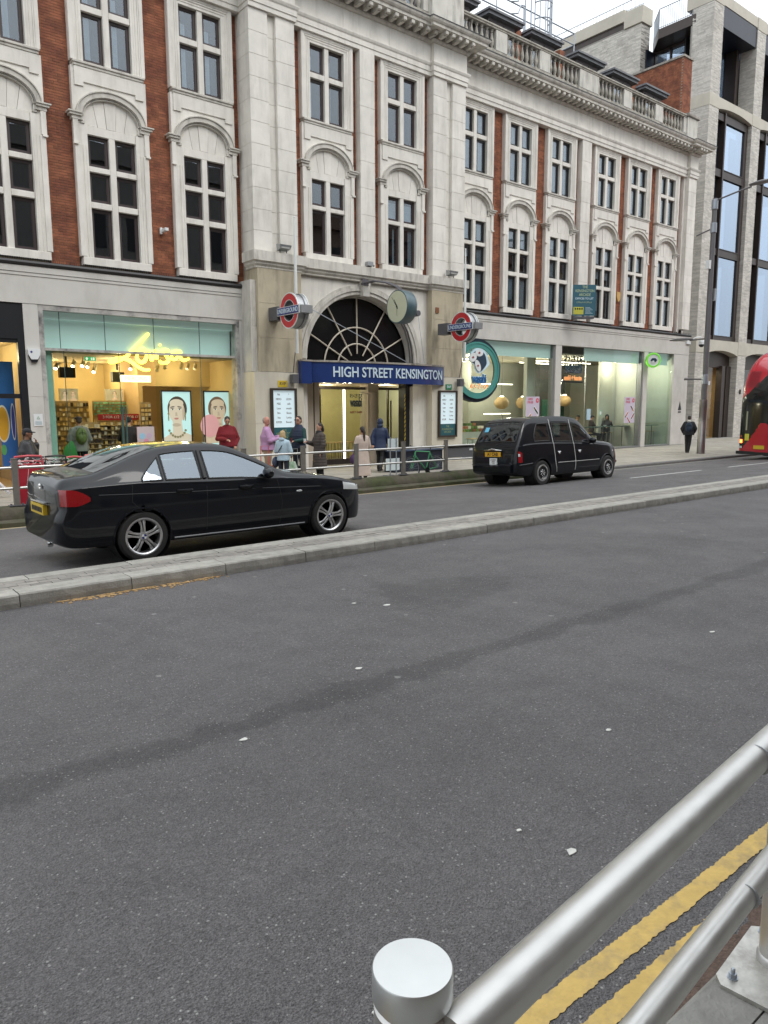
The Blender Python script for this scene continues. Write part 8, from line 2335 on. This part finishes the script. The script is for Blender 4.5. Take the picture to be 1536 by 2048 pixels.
    if hair == 'short':
        b.ball((0, .012, .205), (.079, .094, .088), 16, 10); b.ball((0, .045, .16), (.074, .062, .085), 14, 9)
    elif hair == 'thin':
        b.ball((0, .045, .185), (.077, .066, .09), 14, 9)
    elif hair == 'bob':
        b.ball((0, .012, .205), (.086, .100, .092), 16, 10); b.ball((0, .045, .12), (.092, .075, .13), 16, 10); b.ball((.055, -.01, .10), (.035, .05, .10), 10, 8); b.ball((-.055, -.01, .10), (.035, .05, .10), 10, 8)
    elif hair == 'ponytail':
        b.ball((0, .012, .205), (.080, .096, .090), 16, 10); b.ball((0, .045, .17), (.075, .062, .08), 14, 9); limb(b, [(0, .10, .22), (0, .135, .12), (.005, .125, -.12), (.005, .115, -.30)], [.026, .040, .036, .014], 10)
    elif hair == 'tied':
        b.ball((0, .012, .205), (.080, .096, .090), 16, 10); b.ball((0, .06, .16), (.076, .066, .085), 14, 9); b.ball((0, .10, .09), (.05, .05, .07), 12, 8)
    elif hair == 'cap':
        b.ball((0, .005, .215), (.085, .100, .075), 18, 10); b.ball((0, -.10, .205), (.068, .075, .014), 14, 7); b.ball((0, .045, .17), (.076, .06, .07), 12, 8)
    elif hair == 'flatcap':
        b.ball((0, -.01, .225), (.095, .115, .055), 18, 9); b.ball((0, .045, .16), (.075, .060, .07), 12, 8)
    elif hair == 'hat':
        b.ball((0, 0, .25), (.078, .085, .07), 14, 9); b.ball((0, 0, .215), (.135, .14, .012), 18, 7)
    elif hair == 'hooded':
        b.ball((0, .022, .19), (.105, .112, .125), 18, 12); b.ball((0, .05, .06), (.11, .09, .09), 14, 9)
    if hair:
        b.xf(headM); blend(b, 'hair' if hair in ('short', 'thin', 'bob', 'ponytail', 'tied') else 'headwear', hairm, body, .010, 2)
    t['_s'] = s
    t['_H'] = H
    return t, s, J, headM

def cloth(name, c, bump=.5, var=.12, rough=.85, bscale=26): return mat(name, c, rough, var=var, vscale=7, bump=bump, bscale=bscale)
SK = mat('skin', (.46, .25, .17), .55, var=.05, vscale=20); SK2 = mat('skin_ruddy', (.48, .22, .16), .55, var=.05, vscale=20); SKd = mat('skin_brown', (.22, .11, .065), .55, var=.05)
M_lips = mat('lips', (.30, .09, .08), .5, var=0)
C_blk = cloth('black_cloth', (.014, .014, .016)); C_jean = cloth('blue_denim', (.035, .06, .12)); C_navyt = cloth('navy_trousers', (.014, .018, .03)); C_beige = cloth('beige_chino', (.34, .23, .15))
C_shoe = mat('dark_shoe', (.03, .025, .022), .5); C_shoew = mat('pale_trainer', (.35, .33, .31), .6)
H_dk = mat('dark_hair', (.022, .014, .011), .6, var=.3, vscale=60, bump=.6, bscale=120); H_bl = mat('blonde_hair', (.42, .30, .15), .6, var=.3, vscale=50, bump=.7, bscale=110); H_gr = mat('grey_hair', (.30, .26, .23), .7, var=.2, vscale=50, bump=.5)

def strap(parent, pts, r, m, name='strap'):
    b = MB(); b.tube([tuple(p) for p in pts], r, 5); b.build(name, m, parent, smooth=True)
def backpack(label, loc, rz, m, m2, s=1.0):
    t = thing('backpack', label, 'backpack', loc, rz=rz)
    b = MB(); b.ball((0, .10, 0), (.155 * s, .10 * s, .235 * s), 18, 12); b.ball((0, .165, -.06), (.115 * s, .07 * s, .13 * s), 14, 9); blend(b, 'bag_body', m, t, .012, 2)
    for sx in (-1, 1):
        b = MB(); b.tube([(sx * .10, .04, .20), (sx * .115, -.06, .245), (sx * .12, -.19, .15), (sx * .13, -.17, -.02), (sx * .13, .02, -.14)], .016, 6); b.build('shoulder_strap', m2, t, smooth=True)
    b = MB(); b.tube([(-.10, .20, .05), (-.05, .215, .10), (.05, .215, .10), (.10, .20, .05)], .006, 5); b.tube([(0, .19, .19), (0, .215, .02)], .007, 5); b.build('zip', m2, t)
    return t

# 1 red sweater, reading a phone
C_redsw = cloth('burgundy_knit', (.17, .006, .012), .6)
t, s, J, HM = person('man in a burgundy sweater looking down at his phone in front of the portraits', (10.35, 20.05, ZP), R(-22), 1.87, SK, C_redsw, C_jean, C_shoe, 'short', H_dk,
    arms=dict(l=[(.28, .04, 1.12), (.20, -.10, .93)], r=[(-.27, .0, 1.12), (-.05, -.30, 1.10)]), head_tilt=R(28), girth=1.22, coat=dict(hem=.90, thick=.02))
b = MB(); b.box(-.02, .06, -.38, -.30, 1.13, 1.145); b.v = [tuple(Vector(p) * s) for p in b.v]; b.build('phone', M_black, t)
b = MB(); b.box(-.17, -.02, -.19, -.165, .91, .98); b.build('green_pouch', cloth('green_pouch', (.02, .16, .10)), t)
# 2 lilac shirt
t, s, J, HM = person('grey-haired man in a lilac shirt and beige trousers with hands clasped', (10.42, 17.85, ZP), R(62), 1.86, SK2, cloth('lilac_shirt', (.40, .23, .38), .5), C_beige, C_shoe, 'thin', H_gr,
    arms=dict(l=[(.26, -.06, 1.14), (.06, -.30, 1.24)], r=[(-.26, -.06, 1.14), (-.04, -.30, 1.20)]), girth=1.28, head_turn=R(-45), coat=dict(hem=.90, thick=.015))
# 3 blonde woman
t, s, J, HM = person('blonde woman in a pale blue hoodie with a navy cross-body bag', (10.34, 16.9, ZP), R(118), 1.50, SK, cloth('pale_blue_hoodie', (.36, .47, .54), .5), C_navyt, C_shoe, 'bob', H_bl,
    arms=dict(l=[(.25, .0, 1.12), (.18, -.20, .98)], r=[(-.25, -.02, 1.12), (-.15, -.22, 1.0)]), coat=dict(hem=.84, thick=.03), hood=cloth('pale_blue_hood', (.36, .47, .54), .5))
b = MB(); b.tube([J(p) for p in ((-.12, .06, 1.46), (-.02, .18, 1.25), (.16, .17, 1.0), (.24, .04, .86))], .010, 5); b.tube([J(p) for p in ((-.12, .0, 1.47), (.0, -.17, 1.25), (.18, -.14, 1.0), (.24, .04, .86))], .010, 5); b.build('bag_strap', C_navyt, t)
b = MB(); b.ball(J((.26, .04, .78)), (.075, .14, .15), 14, 9); b.build('cross_body_bag', cloth('navy_bag', (.04, .05, .09)), t, smooth=True)
tt = thing('carrier_bag', 'green and white carrier bag beside the blonde woman', 'carrier bag', (10.72, 17.1, ZP))
b = MB(); b.loft([[(-.13, -.07, .20), (.13, -.07, .20), (.13, .07, .20), (-.13, .07, .20)], [(-.15, -.08, .45), (.15, -.08, .45), (.15, .08, .45), (-.15, .08, .45)], [(-.10, -.02, .66), (.10, -.02, .66), (.10, .02, .66), (-.10, .02, .66)]]); b.build('bag_body', mat('green_plastic', (.05, .22, .04), .45, var=.3, vscale=9, tint2=(.6, .62, .6), tint_amt=.9, bump=.6), tt, smooth=True)
# 4 gilet man
t, s, J, HM = person('dark-haired man in sunglasses with a navy padded gilet over green sleeves', (11.50, 17.95, ZP), R(-72), 1.86, SK, cloth('dark_green_sleeves', (.012, .05, .045), .5), C_navyt, C_shoe, 'short', H_dk,
    arms=dict(l=[(.25, -.04, 1.13), (.08, -.28, 1.10)], r=[(-.27, -.08, 1.12), (-.24, -.36, 1.02)]), girth=1.12, head_turn=R(10))
b = MB(); ell_loft(b, [(0, 0, .90, .215, .165), (0, 0, 1.05, .20, .155), (0, 0, 1.24, .215, .16), (0, .01, 1.38, .20, .135), (0, .012, 1.47, .13, .10), (0, .012, 1.53, .085, .08)], 20); b.v = [J(p) for p in b.v]; o = blend(b, 'padded_gilet', cloth('navy_gilet', (.018, .028, .055), .4), t, .012, 1)
for v in o.data.vertices: k = 1 + .03 * abs(math.sin(v.co.z * PI / .075)); v.co.x *= k; v.co.y *= k
b = MB(); b.box(-.075, .075, -.104, -.092, .172, .196); b.xf(HM); b.build('sunglasses', M_black, t)
b = MB(); b.tube([J((.04, -.36, 1.07)), J((.04, -.36, 1.19))], .03, 8); b.build('dark_cup', mat('maroon_cup', (.10, .02, .03), .4), t)
# 5 brown puffer
t, s, J, HM = person('dark-haired woman in a long brown padded coat holding a white cup', (11.74, 17.25, ZP), R(-98), 1.67, SK, cloth('brown_padded_coat', (.060, .048, .042), .4), C_blk, C_shoew, 'tied', H_dk,
    arms=dict(l=[(.25, .0, 1.12), (.20, -.06, .90)], r=[(-.24, -.08, 1.14), (-.16, -.32, 1.20)]), coat=dict(hem=.42, flare=.16, thick=.035), puffy=True)
b = MB(); ell_loft(b, [(0, .0, 1.40, .12, .11), (0, -.01, 1.47, .11, .10), (0, .0, 1.54, .09, .085)], 16); b.v = [J(p) for p in b.v]; b.build('scarf', cloth('black_scarf', (.02, .018, .02)), t, smooth=True)
b = MB(); b.lathe([(.030, 0), (.040, .115), (.042, .115), (.042, .125), (.001, .128)], c=J((-.15, -.40, 1.17)), n=16); b.build('white_cup', M_white, t)
# 6 beige coat
t, s, J, HM = person('woman with a long dark ponytail in an ankle-length beige coat, seen from behind', (12.86, 16.75, ZP), R(172), 1.56, SK, cloth('beige_wool_coat', (.50, .40, .34), .35), C_blk, C_shoe, 'ponytail', H_dk,
    arms=dict(l=[(.24, .0, 1.12), (.24, -.12, .93)], r=[(-.25, .0, 1.12), (-.26, -.12, .92)]), coat=dict(hem=.20, flare=.42, thick=.03))
b = MB(); b.ball(J((.30, -.08, .72)), (.075, .10, .14), 14, 9); b.tube([J((.28, -.08, .84)), J((.25, -.10, .95))], .012, 5); b.build('purple_bag', cloth('purple_bag', (.07, .03, .10)), t, smooth=True)
# 7 navy hooded walker
t, s, J, HM = person('walker in a navy hooded raincoat striding past the entrance column', (15.25, 18.9, ZP), R(128), 1.72, SK, cloth('navy_raincoat', (.010, .022, .065), .4, rough=.6), C_blk, C_shoe, 'hooded', cloth('navy_hood', (.010, .022, .06), .4, rough=.6),
    arms=dict(l=[(.25, .06, 1.14), (.22, .12, .90)], r=[(-.25, -.06, 1.14), (-.22, -.20, .96)]), legs=dict(l=[(.09, 0, .93), (.10, -.20, .53), (.10, -.22, .09)], r=[(-.09, 0, .93), (-.10, .08, .50), (-.10, .38, .16)]), coat=dict(hem=.72, flare=.12, thick=.03), lean=-R(-6))
# 8 shopper with the green backpack
t, s, J, HM = person('shopper in a grey jacket and flat cap seen from behind inside the jewellery shop', (6.72, 22.1, ZP), R(176), 1.88, SK, cloth('grey_jacket', (.20, .20, .18), .4), C_navyt, C_shoe, 'flatcap', cloth('dark_tweed', (.05, .035, .03), .5),
    arms=dict(l=[(.27, .0, 1.12), (.20, -.20, .98)], r=[(-.27, .0, 1.12), (-.20, -.22, 1.0)]), girth=1.1, coat=dict(hem=.82, thick=.025))
backpack('green and black backpack on the back of the shopper in grey', (6.72, 22.02, ZP + 1.32), R(180), mat('olive_green_bag', (.09, .13, .03), .6, var=.3, vscale=10), C_blk, 1.05)
tt = thing('green_carrier_bag', 'bright green carrier bag hanging left of the shopper in grey', 'carrier bag', (6.38, 21.95, .35))
b = MB(); b.loft([[(-.12, -.05, 0), (.12, -.05, 0), (.12, .05, 0), (-.12, .05, 0)], [(-.20, -.09, .12), (.20, -.09, .12), (.20, .09, .12), (-.20, .09, .12)], [(-.13, -.05, .42), (.15, -.05, .42), (.15, .05, .42), (-.13, .05, .42)], [(.04, -.01, .58), (.10, -.01, .58), (.10, .01, .58), (.04, .01, .58)]]); b.build('bag_body', mat('leaf_green_plastic', (.03, .20, .04), .4, var=.2, bump=.7, bscale=14), tt, smooth=True)
# 9 person bending in black
t, s, J, HM = person('customer in a black coat with a cream collar stooping over the gondola', (8.22, 22.3, ZP), R(150), 1.86, SK, cloth('black_coat', (.014, .013, .015), .3), C_navyt, C_shoe, 'cap', cloth('black_cap', (.02, .018, .018)),
    arms=dict(l=[(.26, -.08, 1.14), (.16, -.30, 1.08)], r=[(-.26, -.10, 1.14), (-.20, -.34, 1.0)]), girth=1.1, coat=dict(hem=.62, flare=.1, thick=.03), lean=R(14), head_tilt=R(18))
b = MB(); b.ball((0, .03, -.02), (.11, .10, .035), 16, 7); b.xf(HM); b.build('cream_collar', cloth('cream_collar', (.5, .42, .25)), t, smooth=True)
# 10 man in the black cap
t, s, J, HM = person('man in a black baseball cap and padded black jacket with his hand to his mouth', (4.08, 16.95, ZP), R(78), 1.70, SKd, cloth('black_puffer', (.016, .016, .018), .5, rough=.5), C_blk, C_shoe, 'cap', cloth('black_ball_cap', (.018, .018, .022)),
    arms=dict(l=[(.24, -.12, 1.12), (.10, -.18, 1.40), (-.15, .05, 1.0)], r=[(-.27, -.06, 1.10), (-.10, -.28, 1.08)]), girth=1.25, coat=dict(hem=.86, thick=.05), head_tilt=R(6))
# 11 man with backpack on the right
t, s, J, HM = person('man in a black jacket with a white hood walking away beside the lamp post', (31.95, 17.35, ZP), R(119), 1.66, SK, cloth('black_bomber', (.015, .016, .02), .4), C_blk, C_shoe, 'short', H_dk,
    arms=dict(l=[(.29, .02, 1.14), (.24, -.10, .96)], r=[(-.29, .02, 1.14), (-.24, -.10, .96)]), legs=dict(l=[(.07, 0, .93), (.075, -.03, .50), (.06, .02, .08)], r=[(-.07, 0, .93), (-.07, .02, .50), (-.02, .10, .10)]), coat=dict(hem=.84, thick=.05), hood=cloth('white_hood', (.55, .54, .50)), girth=1.1)
backpack('navy backpack on the man walking by the lamp post', (31.91, 17.33, ZP + 1.14), R(119), cloth('navy_backpack', (.020, .035, .06)), C_blk, 1.0)
# 12-14 seated diners
seat_legs = dict(l=[(.10, 0, .80), (.13, -.42, .74), (.12, -.46, .36)], r=[(-.10, 0, .80), (-.13, -.42, .74), (-.10, -.40, .36)])
for (x, y, rz, lab, hr, hm, c, arms_) in ((30.75, 22.55, 30, 'seated diner in a wide black hat, left of the three behind the glass', 'hat', cloth('black_felt', (.015, .015, .015)), cloth('dark_top', (.02, .02, .022)), None),
        (32.15, 22.7, 60, 'seated diner in a dark cap eating from a bowl, middle of the three', 'cap', cloth('charcoal_cap', (.03, .03, .032)), cloth('black_jumper', (.02, .012, .014)), dict(l=[(.26, -.10, 1.14), (.06, -.34, 1.12)], r=[(-.26, -.10, 1.14), (-.06, -.34, 1.12)])),
        (33.5, 22.7, -60, 'seated diner in a dark hood with one arm raised, right of three', 'hooded', cloth('dark_hood', (.02, .02, .022)), cloth('dark_hoodie', (.02, .02, .022)), dict(l=[(.28, -.10, 1.16), (.22, -.26, 1.36)], r=[(-.26, -.10, 1.14), (-.06, -.32, 1.12)]))):
    person(lab, (x, y, ZP - .06), R(rz), 1.72, SK, c, C_blk, C_shoe, hr, hm, arms=arms_, legs=seat_legs, head_tilt=R(14))
b = MB(); b.lathe([(.05, 0), (.09, .06), (.085, .06), (.01, .02)], c=(32.6, 22.2, .84), n=16); tag(b.build('bowl', M_white, None, smooth=True), 'small white bowl on the counter in front of the diner in the cap', 'bowl')
for i, (x, y, z, rz) in enumerate(((30.75, 22.6, ZP, 0), (32.15, 22.75, ZP, 0), (33.5, 22.75, ZP, 0))):
    dup(st_keep, (x, y, z), rz, label='pale ply stool under the %s seated diner' % ['left', 'middle', 'right'][i])
for o in list(bpy.data.objects):
    for k in ('_local', '_s', '_H'):
        if k in o: del o[k]
